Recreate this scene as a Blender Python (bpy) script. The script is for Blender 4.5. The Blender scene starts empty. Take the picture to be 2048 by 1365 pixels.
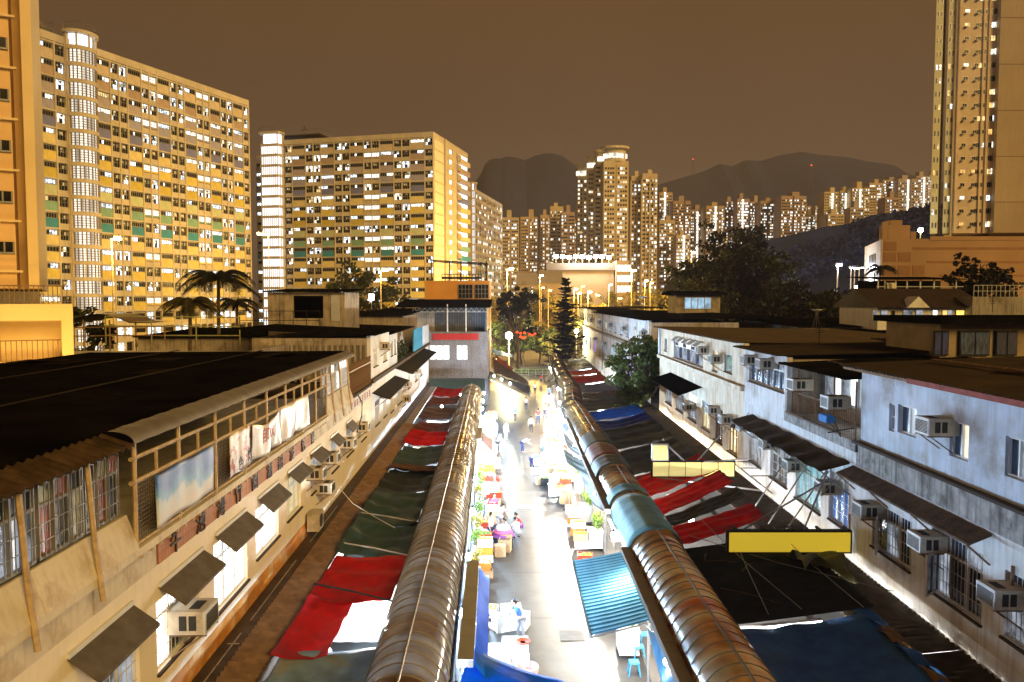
import bpy, bmesh, math, random
from mathutils import Matrix, Vector, noise as mnoise
R = random.Random(7)
C = bpy.context.scene.collection
SC = bpy.context.scene
rad = math.radians
# ------------------------------------------------------------------ camera
CAMZ, F, PITCH = 12.5, 1500.0, math.atan(79.5/1500)
cd = bpy.data.cameras.new('camera'); cam = bpy.data.objects.new('camera', cd); C.objects.link(cam)
cam.location = (0, 0, CAMZ); cam.rotation_euler = (math.pi/2-PITCH, 0, 0)
cd.sensor_width = 36; cd.lens = 36*F/2048; cd.clip_end = 20000; cd.clip_start = .2
SC.camera = cam
# ------------------------------------------------------------------ sky: night, brown city glow
w = bpy.data.worlds.new('World'); SC.world = w; w.use_nodes = True
nt = w.node_tree; nt.nodes.clear()
wo = nt.nodes.new('ShaderNodeOutputWorld'); bg = nt.nodes.new('ShaderNodeBackground')
tc = nt.nodes.new('ShaderNodeTexCoord'); sx = nt.nodes.new('ShaderNodeSeparateXYZ'); cr = nt.nodes.new('ShaderNodeValToRGB')
nt.links.new(tc.outputs['Generated'], sx.inputs[0]); nt.links.new(sx.outputs['Z'], cr.inputs[0])
cn = nt.nodes.new('ShaderNodeTexNoise'); cn.inputs['Scale'].default_value = 1.6; cn.inputs['Detail'].default_value = 4; nt.links.new(tc.outputs['Generated'], cn.inputs['Vector'])
cm = nt.nodes.new('ShaderNodeMapRange'); cm.inputs[1].default_value = .3; cm.inputs[2].default_value = .7; cm.inputs[3].default_value = .86; cm.inputs[4].default_value = 1.14; nt.links.new(cn.outputs['Fac'], cm.inputs[0])
nt.links.new(cm.outputs[0], bg.inputs[1])       # low cloud lit unevenly by the city
nt.links.new(cr.outputs[0], bg.inputs[0]); nt.links.new(bg.outputs[0], wo.inputs[0])
e = cr.color_ramp.elements
e[0].position = 0.0; e[0].color = (.125, .085, .070, 1)
e[1].position = 1.0; e[1].color = (.09, .045, .013, 1)
for pos, col in ((.10, (.108, .070, .053, 1)), (.22, (.104, .058, .031, 1)), (.42, (.112, .053, .015, 1))):
    x = e.new(pos); x.color = col
bg.inputs[1].default_value = 1.0
# sun: the weak amber glow of the city behind the camera
sd = bpy.data.lights.new('sun', 'SUN'); sun = bpy.data.objects.new('sun', sd); C.objects.link(sun)
sd.energy = 3.0; sd.angle = rad(25); sd.color = (1.0, .62, .19)
SUN_EL, SUN_AZ = 24, 40          # elevation; degrees to the right of straight behind the camera
a = rad(SUN_AZ)
sv = Vector((math.sin(a)*math.cos(rad(SUN_EL)), -math.cos(a)*math.cos(rad(SUN_EL)), math.sin(rad(SUN_EL))))
sun.rotation_euler = sv.to_track_quat('Z', 'Y').to_euler(); sun.location = (0, -30, 60)
SC.view_settings.view_transform = 'Standard'; SC.view_settings.look = 'None'
SC.view_settings.exposure = 0; SC.view_settings.gamma = 1
SC.cycles.max_bounces = 5; SC.cycles.diffuse_bounces = 3; SC.cycles.glossy_bounces = 2; SC.cycles.transparent_max_bounces = 6
SC.cycles.sample_clamp_indirect = 4; SC.cycles.use_denoising = True; SC.cycles.caustics_reflective = False; SC.cycles.caustics_refractive = False
try: SC.cycles.use_light_tree = True
except Exception: pass

# ------------------------------------------------------------------ pixels (2048 x 1365 photograph) to directions
def pdir(px, py):
    u, v = (px-1024)/F, (682.5-py)/F
    return Vector((u, math.cos(PITCH)+v*math.sin(PITCH), -math.sin(PITCH)+v*math.cos(PITCH)))
def pz(px, py, z):
    d = pdir(px, py); t = (z-CAMZ)/d.z; return Vector((d.x*t, d.y*t, z))
def pd(px, py, y):
    d = pdir(px, py); t = y/d.y; return Vector((d.x*t, y, CAMZ+d.z*t))

# ------------------------------------------------------------------ materials
MATS = {}
def L(nt, a, b): nt.links.new(a, b)
def mat(name, col, rough=.75, var=.18, scale=2.5, bump=0., metal=0., spec=.3, emit=None, estr=0., streak=0., dirt=None, dirt_amt=.5, dirt_scale=.8, stripe=None, trans=0., transl=0., rnd=0., alpha=1., sampling=False):
    if name in MATS: return MATS[name]
    m = bpy.data.materials.new(name); m.use_nodes = True; MATS[name] = m
    nt = m.node_tree; N = nt.nodes; b = N['Principled BSDF']; out = N['Material Output']
    b.inputs['Roughness'].default_value = rough; b.inputs['Metallic'].default_value = metal
    b.inputs['Specular IOR Level'].default_value = spec
    tc = N.new('ShaderNodeTexCoord')
    nz = N.new('ShaderNodeTexNoise'); nz.inputs['Scale'].default_value = scale; nz.inputs['Detail'].default_value = 5
    L(nt, tc.outputs['Object'], nz.inputs['Vector'])
    rmp = N.new('ShaderNodeValToRGB')
    lo = [max(0, c*(1-var)) for c in col]; hi = [min(1, c*(1+var)) for c in col]
    rmp.color_ramp.elements[0].position = .3; rmp.color_ramp.elements[1].position = .7
    rmp.color_ramp.elements[0].color = (*lo, 1); rmp.color_ramp.elements[1].color = (*hi, 1)
    L(nt, nz.outputs['Fac'], rmp.inputs[0]); c = rmp.outputs[0]
    def mix(f, a, bcol, mode='MIX'):
        mx = N.new('ShaderNodeMix'); mx.data_type = 'RGBA'; mx.blend_type = mode
        if isinstance(f, float): mx.inputs[0].default_value = f
        else: L(nt, f, mx.inputs[0])
        L(nt, a, mx.inputs[6])
        if isinstance(bcol, tuple): mx.inputs[7].default_value = (*bcol, 1)
        else: L(nt, bcol, mx.inputs[7])
        return mx.outputs[2]
    if streak:
        mp = N.new('ShaderNodeMapping'); mp.inputs['Scale'].default_value = (5.5, 5.5, .3)
        n2 = N.new('ShaderNodeTexNoise'); n2.inputs['Scale'].default_value = 1.3; n2.inputs['Detail'].default_value = 6
        L(nt, tc.outputs['Object'], mp.inputs[0]); L(nt, mp.outputs[0], n2.inputs['Vector'])
        r2 = N.new('ShaderNodeValToRGB'); r2.color_ramp.elements[0].position = .48; r2.color_ramp.elements[1].position = .72
        r2.color_ramp.elements[0].color = (0, 0, 0, 1); r2.color_ramp.elements[1].color = (streak,)*3+(1,)
        L(nt, n2.outputs['Fac'], r2.inputs[0])
        c = mix(r2.outputs[0], c, dirt or tuple(x*.35 for x in col))
    if dirt:
        n3 = N.new('ShaderNodeTexNoise'); n3.inputs['Scale'].default_value = dirt_scale; n3.inputs['Detail'].default_value = 9; n3.inputs['Roughness'].default_value = .65
        L(nt, tc.outputs['Object'], n3.inputs['Vector'])
        r3 = N.new('ShaderNodeValToRGB'); r3.color_ramp.elements[0].position = .5; r3.color_ramp.elements[1].position = .68
        r3.color_ramp.elements[0].color = (0, 0, 0, 1); r3.color_ramp.elements[1].color = (dirt_amt,)*3+(1,)
        L(nt, n3.outputs['Fac'], r3.inputs[0]); c = mix(r3.outputs[0], c, dirt)
    if stripe:
        axis, per, col2, duty = stripe
        sp = N.new('ShaderNodeSeparateXYZ'); L(nt, tc.outputs['Object'], sp.inputs[0])
        m1 = N.new('ShaderNodeMath'); m1.operation = 'DIVIDE'; m1.inputs[1].default_value = per; L(nt, sp.outputs[axis], m1.inputs[0])
        m2 = N.new('ShaderNodeMath'); m2.operation = 'FRACT'; L(nt, m1.outputs[0], m2.inputs[0])
        m3 = N.new('ShaderNodeMath'); m3.operation = 'GREATER_THAN'; m3.inputs[1].default_value = duty; L(nt, m2.outputs[0], m3.inputs[0])
        c = mix(m3.outputs[0], c, col2)
    if rnd:
        oi = N.new('ShaderNodeObjectInfo'); hs = N.new('ShaderNodeHueSaturation')
        mr = N.new('ShaderNodeMapRange'); mr.inputs[3].default_value = 1-rnd; mr.inputs[4].default_value = 1+rnd
        L(nt, oi.outputs['Random'], mr.inputs[0]); L(nt, mr.outputs[0], hs.inputs['Value']); L(nt, c, hs.inputs['Color']); c = hs.outputs[0]
    L(nt, c, b.inputs['Base Color'])
    if bump:
        bp = N.new('ShaderNodeBump'); bp.inputs['Strength'].default_value = bump; bp.inputs['Distance'].default_value = .03
        n4 = N.new('ShaderNodeTexNoise'); n4.inputs['Scale'].default_value = scale*4; n4.inputs['Detail'].default_value = 4
        L(nt, tc.outputs['Object'], n4.inputs['Vector']); L(nt, n4.outputs['Fac'], bp.inputs['Height']); L(nt, bp.outputs[0], b.inputs['Normal'])
    if trans: b.inputs['Transmission Weight'].default_value = trans
    if transl:
        t = N.new('ShaderNodeBsdfTranslucent'); L(nt, c, t.inputs[0]); ms = N.new('ShaderNodeMixShader'); ms.inputs[0].default_value = transl
        L(nt, b.outputs[0], ms.inputs[1]); L(nt, t.outputs[0], ms.inputs[2]); L(nt, ms.outputs[0], out.inputs[0])
    if emit:
        b.inputs['Emission Color'].default_value = (*emit, 1); b.inputs['Emission Strength'].default_value = estr
        m.cycles.emission_sampling = 'AUTO' if sampling else 'NONE'
    return m
def lit(name, col, strength, var=.6, scale=1.2, sampling=False, sc3=(1, 1, 1)):
    """a lit window: what is seen through it (curtains, furniture, lamps) varies the brightness"""
    if name in MATS: return MATS[name]
    m = bpy.data.materials.new(name); m.use_nodes = True; MATS[name] = m
    nt = m.node_tree; N = nt.nodes; b = N['Principled BSDF']
    b.inputs['Base Color'].default_value = (.04, .04, .045, 1); b.inputs['Roughness'].default_value = .25
    tc = N.new('ShaderNodeTexCoord'); mp = N.new('ShaderNodeMapping'); mp.inputs['Scale'].default_value = sc3
    oi = N.new('ShaderNodeObjectInfo'); ad = N.new('ShaderNodeVectorMath'); ad.operation = 'ADD'
    ml = N.new('ShaderNodeMath'); ml.operation = 'MULTIPLY'; ml.inputs[1].default_value = 57.0
    L(nt, oi.outputs['Random'], ml.inputs[0]); L(nt, tc.outputs['Object'], mp.inputs[0])
    L(nt, mp.outputs[0], ad.inputs[0]); L(nt, ml.outputs[0], ad.inputs[1])
    nz = N.new('ShaderNodeTexNoise'); nz.inputs['Scale'].default_value = scale; nz.inputs['Detail'].default_value = 3
    L(nt, ad.outputs[0], nz.inputs['Vector'])
    mr = N.new('ShaderNodeMapRange'); mr.inputs[1].default_value = .34; mr.inputs[2].default_value = .62
    mr.inputs[3].default_value = strength*(1-var); mr.inputs[4].default_value = strength
    L(nt, nz.outputs['Fac'], mr.inputs[0]); L(nt, mr.outputs[0], b.inputs['Emission Strength'])
    b.inputs['Emission Color'].default_value = (*col, 1)
    m.cycles.emission_sampling = 'AUTO' if sampling else 'NONE'
    return m

# ------------------------------------------------------------------ meshes and objects
WM = {}
class MB:
    def __init__(s, f=None): s.v = []; s.f = []; s.mi = []; s.m = 0; s.f_ = f; s.ms = []
    def use(s, m):
        if m not in s.ms: s.ms.append(m)
        s.m = s.ms.index(m); return s
    def pts(s, ps):
        n = len(s.v); s.v += [tuple(s.f_(*p)) if s.f_ else tuple(p) for p in ps]; return n
    def face(s, idx): s.f.append(tuple(idx)); s.mi.append(s.m)
    def quad(s, *ps): n = s.pts(ps); s.face(range(n, n+len(ps)))
    def box(s, x0, x1, y0, y1, z0, z1):
        n = s.pts([(x0, y0, z0), (x1, y0, z0), (x1, y1, z0), (x0, y1, z0), (x0, y0, z1), (x1, y0, z1), (x1, y1, z1), (x0, y1, z1)])
        for q in ((3, 2, 1, 0), (4, 5, 6, 7), (0, 1, 5, 4), (1, 2, 6, 5), (2, 3, 7, 6), (3, 0, 4, 7)): s.face([n+i for i in q])
        return s
    def prism(s, pts, z0, z1):
        k = len(pts); n = s.pts([(x, y, z0) for x, y in pts]+[(x, y, z1) for x, y in pts])
        s.face([n+i for i in range(k)][::-1]); s.face([n+k+i for i in range(k)])
        for i in range(k): j = (i+1) % k; s.face((n+i, n+j, n+k+j, n+k+i))
        return s
    def extr(s, prof, x0, x1):
        """profile of (y, z) swept along x"""
        k = len(prof); n = s.pts([(x0, y, z) for y, z in prof]+[(x1, y, z) for y, z in prof])
        s.face([n+i for i in range(k)]); s.face([n+k+i for i in range(k)][::-1])
        for i in range(k): j = (i+1) % k; s.face((n+j, n+i, n+k+i, n+k+j))
        return s
    def tube(s, pts, r, k=5, r1=None):
        pts = [Vector(p) for p in pts]; rings = []
        for i, p in enumerate(pts):
            d = (pts[min(i+1, len(pts)-1)]-pts[max(i-1, 0)]).normalized()
            u = d.cross(Vector((0, 0, 1)) if abs(d.z) < .95 else Vector((1, 0, 0))).normalized(); v = d.cross(u)
            rr = r if r1 is None else r+(r1-r)*i/max(1, len(pts)-1)
            n = s.pts([p+u*rr*math.cos(2*math.pi*q/k)+v*rr*math.sin(2*math.pi*q/k) for q in range(k)]); rings.append(n)
        for a, b in zip(rings, rings[1:]):
            for q in range(k): t = (q+1) % k; s.face((a+q, a+t, b+t, b+q))
        s.face([rings[0]+q for q in range(k)][::-1]); s.face([rings[-1]+q for q in range(k)])
        return s
    def lathe(s, c, prof, k=8):
        c = Vector(c); rings = [s.pts([c+Vector((r*math.cos(2*math.pi*q/k), r*math.sin(2*math.pi*q/k), z)) for q in range(k)]) for r, z in prof]
        for a, b in zip(rings, rings[1:]):
            for q in range(k): t = (q+1) % k; s.face((a+q, a+t, b+t, b+q))
        s.face([rings[0]+q for q in range(k)][::-1]); s.face([rings[-1]+q for q in range(k)])
        return s
    def grid(s, fn, nu, nv):
        n = s.pts([fn(i/nu, j/nv) for j in range(nv+1) for i in range(nu+1)])
        for j in range(nv):
            for i in range(nu): a = n+j*(nu+1)+i; s.face((a, a+1, a+nu+2, a+nu+1))
        return s
    def mesh(s, name, m=None, smooth=False, recenter=True):
        v = s.v; loc = Vector((0, 0, 0))
        if recenter and v:
            xs, ys, zs = zip(*v); loc = Vector(((min(xs)+max(xs))/2, (min(ys)+max(ys))/2, min(zs)))
            v = [(a-loc.x, b-loc.y, c-loc.z) for a, b, c in v]
        me = bpy.data.meshes.new(name); me.from_pydata(v, [], s.f)
        for q in (s.ms or [m]): me.materials.append(q)
        if s.ms: me.polygons.foreach_set('material_index', s.mi)
        if smooth: me.polygons.foreach_set('use_smooth', [True]*len(s.f))
        return me, loc
    def build(s, name, m=None, parent=None, smooth=False, **tags):
        me, loc = s.mesh(name, m, smooth); return inst(name, me, Matrix.Translation(loc), parent, **tags)
def inst(name, me, M, parent=None, **tags):
    o = bpy.data.objects.new(name, me); C.objects.link(o)
    M = M if isinstance(M, Matrix) else Matrix.Translation(M)
    o.matrix_basis = M; WM[o] = M
    if parent is not None: o.parent = parent; o.matrix_parent_inverse = WM[parent].inverted()
    for k, v in tags.items(): o['category' if k == 'cat' else k] = v
    return o
def thing(name, label, cat, loc=(0, 0, 0), group=None, M=None):
    o = bpy.data.objects.new(name, None); C.objects.link(o); o.empty_display_size = .3
    M = M or Matrix.Translation(Vector(loc)); o.matrix_basis = M; WM[o] = M
    o['label'] = label; o['category'] = cat
    if group: o['group'] = group
    return o
def frame(o, xdir):
    """a frame at o: X along xdir (horizontal), Z up, Y into the wall; -Y looks out"""
    x = Vector((xdir[0], xdir[1], 0)).normalized(); z = Vector((0, 0, 1)); y = z.cross(x)
    return Matrix(((x.x, y.x, 0, o[0]), (x.y, y.y, 0, o[1]), (0, 0, 1, o[2] if len(o) > 2 else 0), (0, 0, 0, 1)))
def mf(M): return lambda x, y, z: M @ Vector((x, y, z))
def T(x, y, z): return Matrix.Translation((x, y, z))

# common materials
M_dark = mat('dark_glass', (.018, .022, .03), rough=.08, var=.5, scale=.6, spec=.6)
M_frame = mat('aluminium_frame', (.55, .56, .58), rough=.4, var=.1, metal=.3)
M_lw = lit('window_light_cool', (.80, .92, 1.0), 3.0, var=.93, scale=1.8)
M_lw2 = lit('window_light_white', (1.0, .93, .78), 3.0, var=.9, scale=1.8)
M_ly = lit('window_light_warm', (1.0, .70, .30), 1.6, var=.8)
M_lbright = lit('window_light_bright', (1.0, .98, .90), 2.6, var=.4, scale=.8)
M_steel = mat('grey_steel', (.22, .22, .22), rough=.5, metal=.4, var=.2)
M_rust = mat('rusty_steel', (.20, .12, .07), rough=.8, var=.4, scale=6)
M_black = mat('black_paint', (.012, .012, .013), rough=.7, var=.3)
# ================================================================== ground and far terrain
M_ground = mat('ground_asphalt', (.05, .045, .04), rough=.95, var=.3, scale=.2)
MB().grid(lambda u, v: (-4000+8000*u, -60+6060*v, -.02), 8, 8).build('ground', M_ground, kind='structure')
M_mtn = mat('mountain_air_blue', (.030, .042, .13), rough=1, var=.25, scale=.012)  # the blue of the hazy air is put into the mountain colour
M_hill = mat('hill_scrub_cold_lit', (.016, .034, .17), rough=1, var=.4, scale=.05)  # cold white light on the hill is put into this blue
def ridge(name, outline, D, depth, m, amp=12., seed=0, n=90, back=1.0):
    outline = sorted(outline)
    def hz(px):
        for (a, ya), (b, yb) in zip(outline, outline[1:]):
            if a <= px <= b: return ya+(yb-ya)*(px-a)/(b-a)
        return outline[-1][1]
    x0, x1 = outline[0][0], outline[-1][0]
    def fn(u, v):
        px = x0+(x1-x0)*u; top = pd(px, hz(px), D)
        t = v*2-1                                    # -1 foot towards the camera, 0 ridge, 1 foot behind
        y = D+t*depth
        k = (1-abs(t))**.8 if t < 0 else (1-abs(t))
        nn = mnoise.fractal(Vector((top.x*.004, y*.004, seed)), 1, 2, 5)*amp*.8*(1-k*.85)*k
        return (top.x*(1+t*.15), y, max(-5, top.z*k+nn*3-(0 if k > 0 else 5)))
    return MB().grid(fn, n, 26).build(name, m, kind='structure', smooth=False)
ridge('mountain', [(860, 430), (905, 412), (930, 388), (945, 370), (960, 352), (970, 330), (978, 321), (990, 318), (1003, 319), (1012, 315), (1030, 316), (1050, 321), (1070, 312), (1090, 307), (1105, 307), (1125, 313), (1140, 324), (1155, 337), (1168, 335), (1185, 342), (1215, 372), (1270, 402), (1330, 420), (1380, 450)], 2600, 900, M_mtn, 16, 1)
ridge('mountain', [(1180, 420), (1240, 398), (1290, 381), (1320, 370), (1360, 358), (1400, 346), (1440, 327), (1465, 333), (1490, 320), (1520, 323), (1560, 311), (1605, 303), (1640, 310), (1690, 315), (1740, 325), (1790, 331), (1815, 346), (1870, 362), (1950, 376), (2060, 400), (2200, 440)], 3000, 1000, mat('mountain_air_blue_far', (.028, .046, .17), rough=1, var=.2, scale=.012), 16, 5)  # farther ridge: more of the air's blue in its colour
ridge('hill', [(1340, 560), (1400, 535), (1450, 520), (1490, 500), (1530, 478), (1590, 466), (1650, 452), (1700, 446), (1740, 430), (1790, 424), (1830, 418), (1870, 408), (1960, 400), (2080, 420)], 430, 150, M_hill, 6, 9, 70)

# tree cover of the hill: a far wood, nobody could count it
def leaf_cloud(mb, centers, n, size, rnd):
    for _ in range(n):
        c, rx, rz = rnd.choice(centers)
        while True:
            p = Vector((rnd.uniform(-1, 1), rnd.uniform(-1, 1), rnd.uniform(-1, 1)))
            if .2 < p.length < 1: break
        q = Vector((c[0]+p.x*rx, c[1]+p.y*rx, c[2]+p.z*rz))
        a = Vector((rnd.gauss(0, 1), rnd.gauss(0, 1), rnd.gauss(0, 1))).normalized(); b = a.orthogonal().normalized()
        s_ = size*rnd.uniform(.6, 1.3); b2 = a.cross(b)
        mb.quad(q-b*s_*.5, q+b2*s_*.35, q+b*s_*.5, q-b2*s_*.35)
hm = MB(); rr = random.Random(3)
hcs = []
for i in range(620):
    px = rr.uniform(1380, 1880)
    top = 520-(px-1450)*.24 if px < 1700 else 448-(px-1700)*.22
    t = rr.random()**1.4; py = top+4+t*70; D = 430-t*150
    p = pd(px, py, D); hcs.append(((p.x, p.y, p.z), rr.uniform(2.5, 5), rr.uniform(2, 4)))
leaf_cloud(hm, hcs, 15000, 2.2, rr)
hm.build('hillside_wood', mat('hill_wood_cold_lit', (.016, .036, .18), rough=1, var=.5, scale=.1), kind='stuff', label='dark wood covering the hill below the lit towers', cat='wood')  # leaf blue carries the same cold light as the hill

# ================================================================== apartment slabs
M_slabwall = mat('slab_concrete', (.50, .44, .34), var=.16, scale=.4, streak=.45, dirt=(.26, .21, .15), dirt_amt=.5)
M_parapet = mat('slab_parapet', (.58, .50, .40), var=.1, scale=1)
FLOORCOL = [(.52, .43, .32), (.36, .27, .22), (.36, .31, .34), (.30, .29, .40), (.16, .17, .36), (.58, .49, .24), (.56, .45, .12), (.46, .37, .08), (.42, .46, .30), (.18, .33, .27), (.04, .22, .34), (.60, .50, .24), (.58, .48, .18), (.55, .44, .12), (.60, .52, .22), (.55, .44, .12), (.56, .46, .18), (.5, .4, .2), (.4, .4, .3), (.2, .3, .3), (.1, .2, .3)]
M_floor = [mat('panel_paint_%d' % i, c, var=.10, scale=.8, streak=.18, rnd=.06) for i, c in enumerate(FLOORCOL)]
def win_mesh(name, w, h, cols, rows, pane, frame_m=M_frame, fw=.06, clutter=0, seed=0):
    """window mesh: panes recessed in a frame; local X width, -Y outward, origin at bottom centre"""
    mb = MB(); rr = random.Random(seed)
    for i in range(cols):
        for j in range(rows):
            p = pane[(i+j*cols) % len(pane)]; mb.use(p)
            x0 = -w/2+w*i/cols; x1 = -w/2+w*(i+1)/cols; z0 = h*j/rows; z1 = h*(j+1)/rows
            mb.quad((x0, .06, z0), (x1, .06, z0), (x1, .06, z1), (x0, .06, z1))
    mb.use(frame_m)
    for i in range(cols+1):
        x = -w/2+w*i/cols; mb.box(x-fw/2, x+fw/2, -.01, .055, 0, h)
    for j in range(rows+1):
        z = h*j/rows; mb.box(-w/2, w/2, -.02, .05, z-fw/2, z+fw/2)
    for q in range(clutter):                          # laundry and rails in the open balconies
        mb.use(rr.choice([M_cl1, M_cl1, M_cl3, M_steel, M_steel, M_cl2 if seed == 2 else M_cl3])); x = rr.uniform(-w*.42, w*.3); ww = rr.uniform(.15, .45); hh = rr.uniform(.2, .6)
        z = h-rr.uniform(.1, .4)-hh; mb.box(x, x+ww, -.12, -.06, max(.05, z), max(.1, z)+hh)
    return mb.mesh(name, recenter=False)[0]
M_cl1 = mat('laundry_white', (.6, .6, .58)); M_cl2 = mat('laundry_red', (.35, .05, .05)); M_cl3 = mat('laundry_blue', (.06, .1, .25))
M_slabdark = mat('slab_dark_glass', (.016, .014, .012), rough=.2, var=.6, scale=.8, spec=.15)
def slab(name, label, A, B, nfl, fh, depth, bays, first, seed, group, plit=.45, zb=0, corr=None, simple=False, dull=False):
    """A -> B: ends of the facade; bays: list of (kind, width) P panel bay, B balcony bay, S stair tower gap"""
    rr = random.Random(seed); A = Vector((*A, 0)); B = Vector((*B, 0))
    M = frame(A, B-A); Lw = (B-A).length; tot = sum(w_ for _, w_ in bays); k = Lw/tot; H = nfl*fh+1.1
    t = thing(name, label, 'building', group=group, M=T(*(M @ Vector((Lw/2, 0, zb)))))
    M = T(0, 0, zb) @ M
    wall = MB(mf(M)); wall.box(0, Lw, .35, depth, 0, H)
    for f in range(nfl+1): wall.box(-.1, Lw+.1, -.12, .349, f*fh-.13 if f else 0, f*fh+.12)
    wall.box(-.1, Lw+.1, -.14, .35, nfl*fh+.24, H+.35)
    wall.box(-.1, .2, .36, depth, H+.001, H+.35); wall.box(Lw-.2, Lw+.1, .36, depth, H+.001, H+.35)
    xs = []; x = 0
    for kd, wd in bays: xs.append((kd, x, x+wd*k)); x += wd*k
    for kd, a, b in xs: wall.box(b-.12, b+.12, -.16, .348, .3, nfl*fh+.3)
    for f in range(nfl):
        for kd, a, b in xs:
            if kd == 'B': wall.box(a+.13, b-.13, -.06, .347, f*fh+.121, f*fh+.88)
    wall.build('wall', M_slabwall, t)
    var = {}
    def wm(kind, wd, pan, ck, cl, sd):
        key = (kind, ck, cl, sd)
        if key not in var:
            if kind == 'P': var[key] = win_mesh('window', wd, .72, 6, 1, pan, M_steel, .07)
            elif kind == 'C': var[key] = win_mesh('window', wd, .95, 6, 2, pan, M_frame, .1)
            else: var[key] = win_mesh('window', wd, 1.58, 3, 2, pan, M_steel, .07, cl, sd)
        return var[key]
    stuff = MB(mf(M))
    for f in range(nfl):
        z = f*fh; top = nfl-1-f; mcol = M_floor[min(top, len(M_floor)-1)]
        i = 0
        while i < len(xs):
            kd, a, b = xs[i]; i += 1; c = (a+b)/2
            if kd == 'S': continue
            on = rr.random() < plit
            lm = rr.choice([M_lw, M_lw, M_lw, M_lw2, M_ly if rr.random() < .35 else M_lw2])
            if simple or f < first:
                h0, h1 = (1.45, 2.2) if kd == 'P' else (1.0, 2.4)
                stuff.use(lm if on else M_slabdark); stuff.box(a+.3, b-.3, .1, .34, z+h0, z+h1)
                if kd == 'P': stuff.use(mcol); stuff.box(a+.13, b-.13, -.05, .33, z+.125, z+h0-.03)
                continue
            if corr and kd == 'B' and i < len(xs) and xs[i][0] == 'B' and corr(f, i-1):
                kd2, a2, b2 = xs[i]; i += 1
                inst('window', wm('C', (b2-a)-.3, [M_lbright], 'c', 0, 0), M @ T((a+b2)/2, .05, z+1.35), t)
                MB(mf(M)).box(a+.14, b2-.14, -.05, .346, z+1.01, z+1.33).build('panel', mcol, t)
                continue
            if kd == 'P':
                ck = rr.choice(['l', 'l', 'h', 'h2']) if on else rr.choice(['d', 'd', 'd2'])
                pan = {'l': [lm], 'h': [lm, lm, lm, M_slabdark, M_slabdark, M_slabdark], 'h2': [M_slabdark, M_slabdark, M_slabdark, lm, lm, lm], 'd': [M_slabdark], 'd2': [M_slabdark, M_slabdark, M_lw2, M_slabdark]}[ck]
                MB(mf(M)).box(a+.13, b-.13, -.05, .34, z+.125, z+1.6).build('panel', mcol, t)
                inst('window', wm('P', b-a-.3, pan, ck+lm.name, 0, 0), M @ T(c, .04, z+1.68), t)
            else:
                ck = rr.choice(['l', 'h', 'h2']) if rr.random() < plit*1.15 else 'd'
                pan = {'l': [lm, M_slabdark, lm, lm, lm, lm], 'h': [lm, M_slabdark, M_slabdark, M_slabdark, lm, M_slabdark], 'h2': [M_slabdark, lm, lm, M_slabdark, M_slabdark, lm], 'd': [M_slabdark]}[ck]
                inst('window', wm('B', b-a-.3, pan, ck+lm.name, 3, rr.randint(0, 4)), M @ T(c, .12, z+.9), t)
    if stuff.f: stuff.build('far_windows', None, t, kind='stuff')
    return t, M, Lw, H
M_stair = lit('stairwell_light', (1.0, .95, .80), 1.5, var=.8, scale=.9, sc3=(1.2, 1.2, .05))
M_stair2 = lit('stairwell_light_white', (.97, .98, 1.0), 2.2, var=.3, scale=.8, sc3=(1.2, 1.2, .1))
M_grl = mat('stair_lattice', (.20, .15, .09), var=.1)
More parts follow.
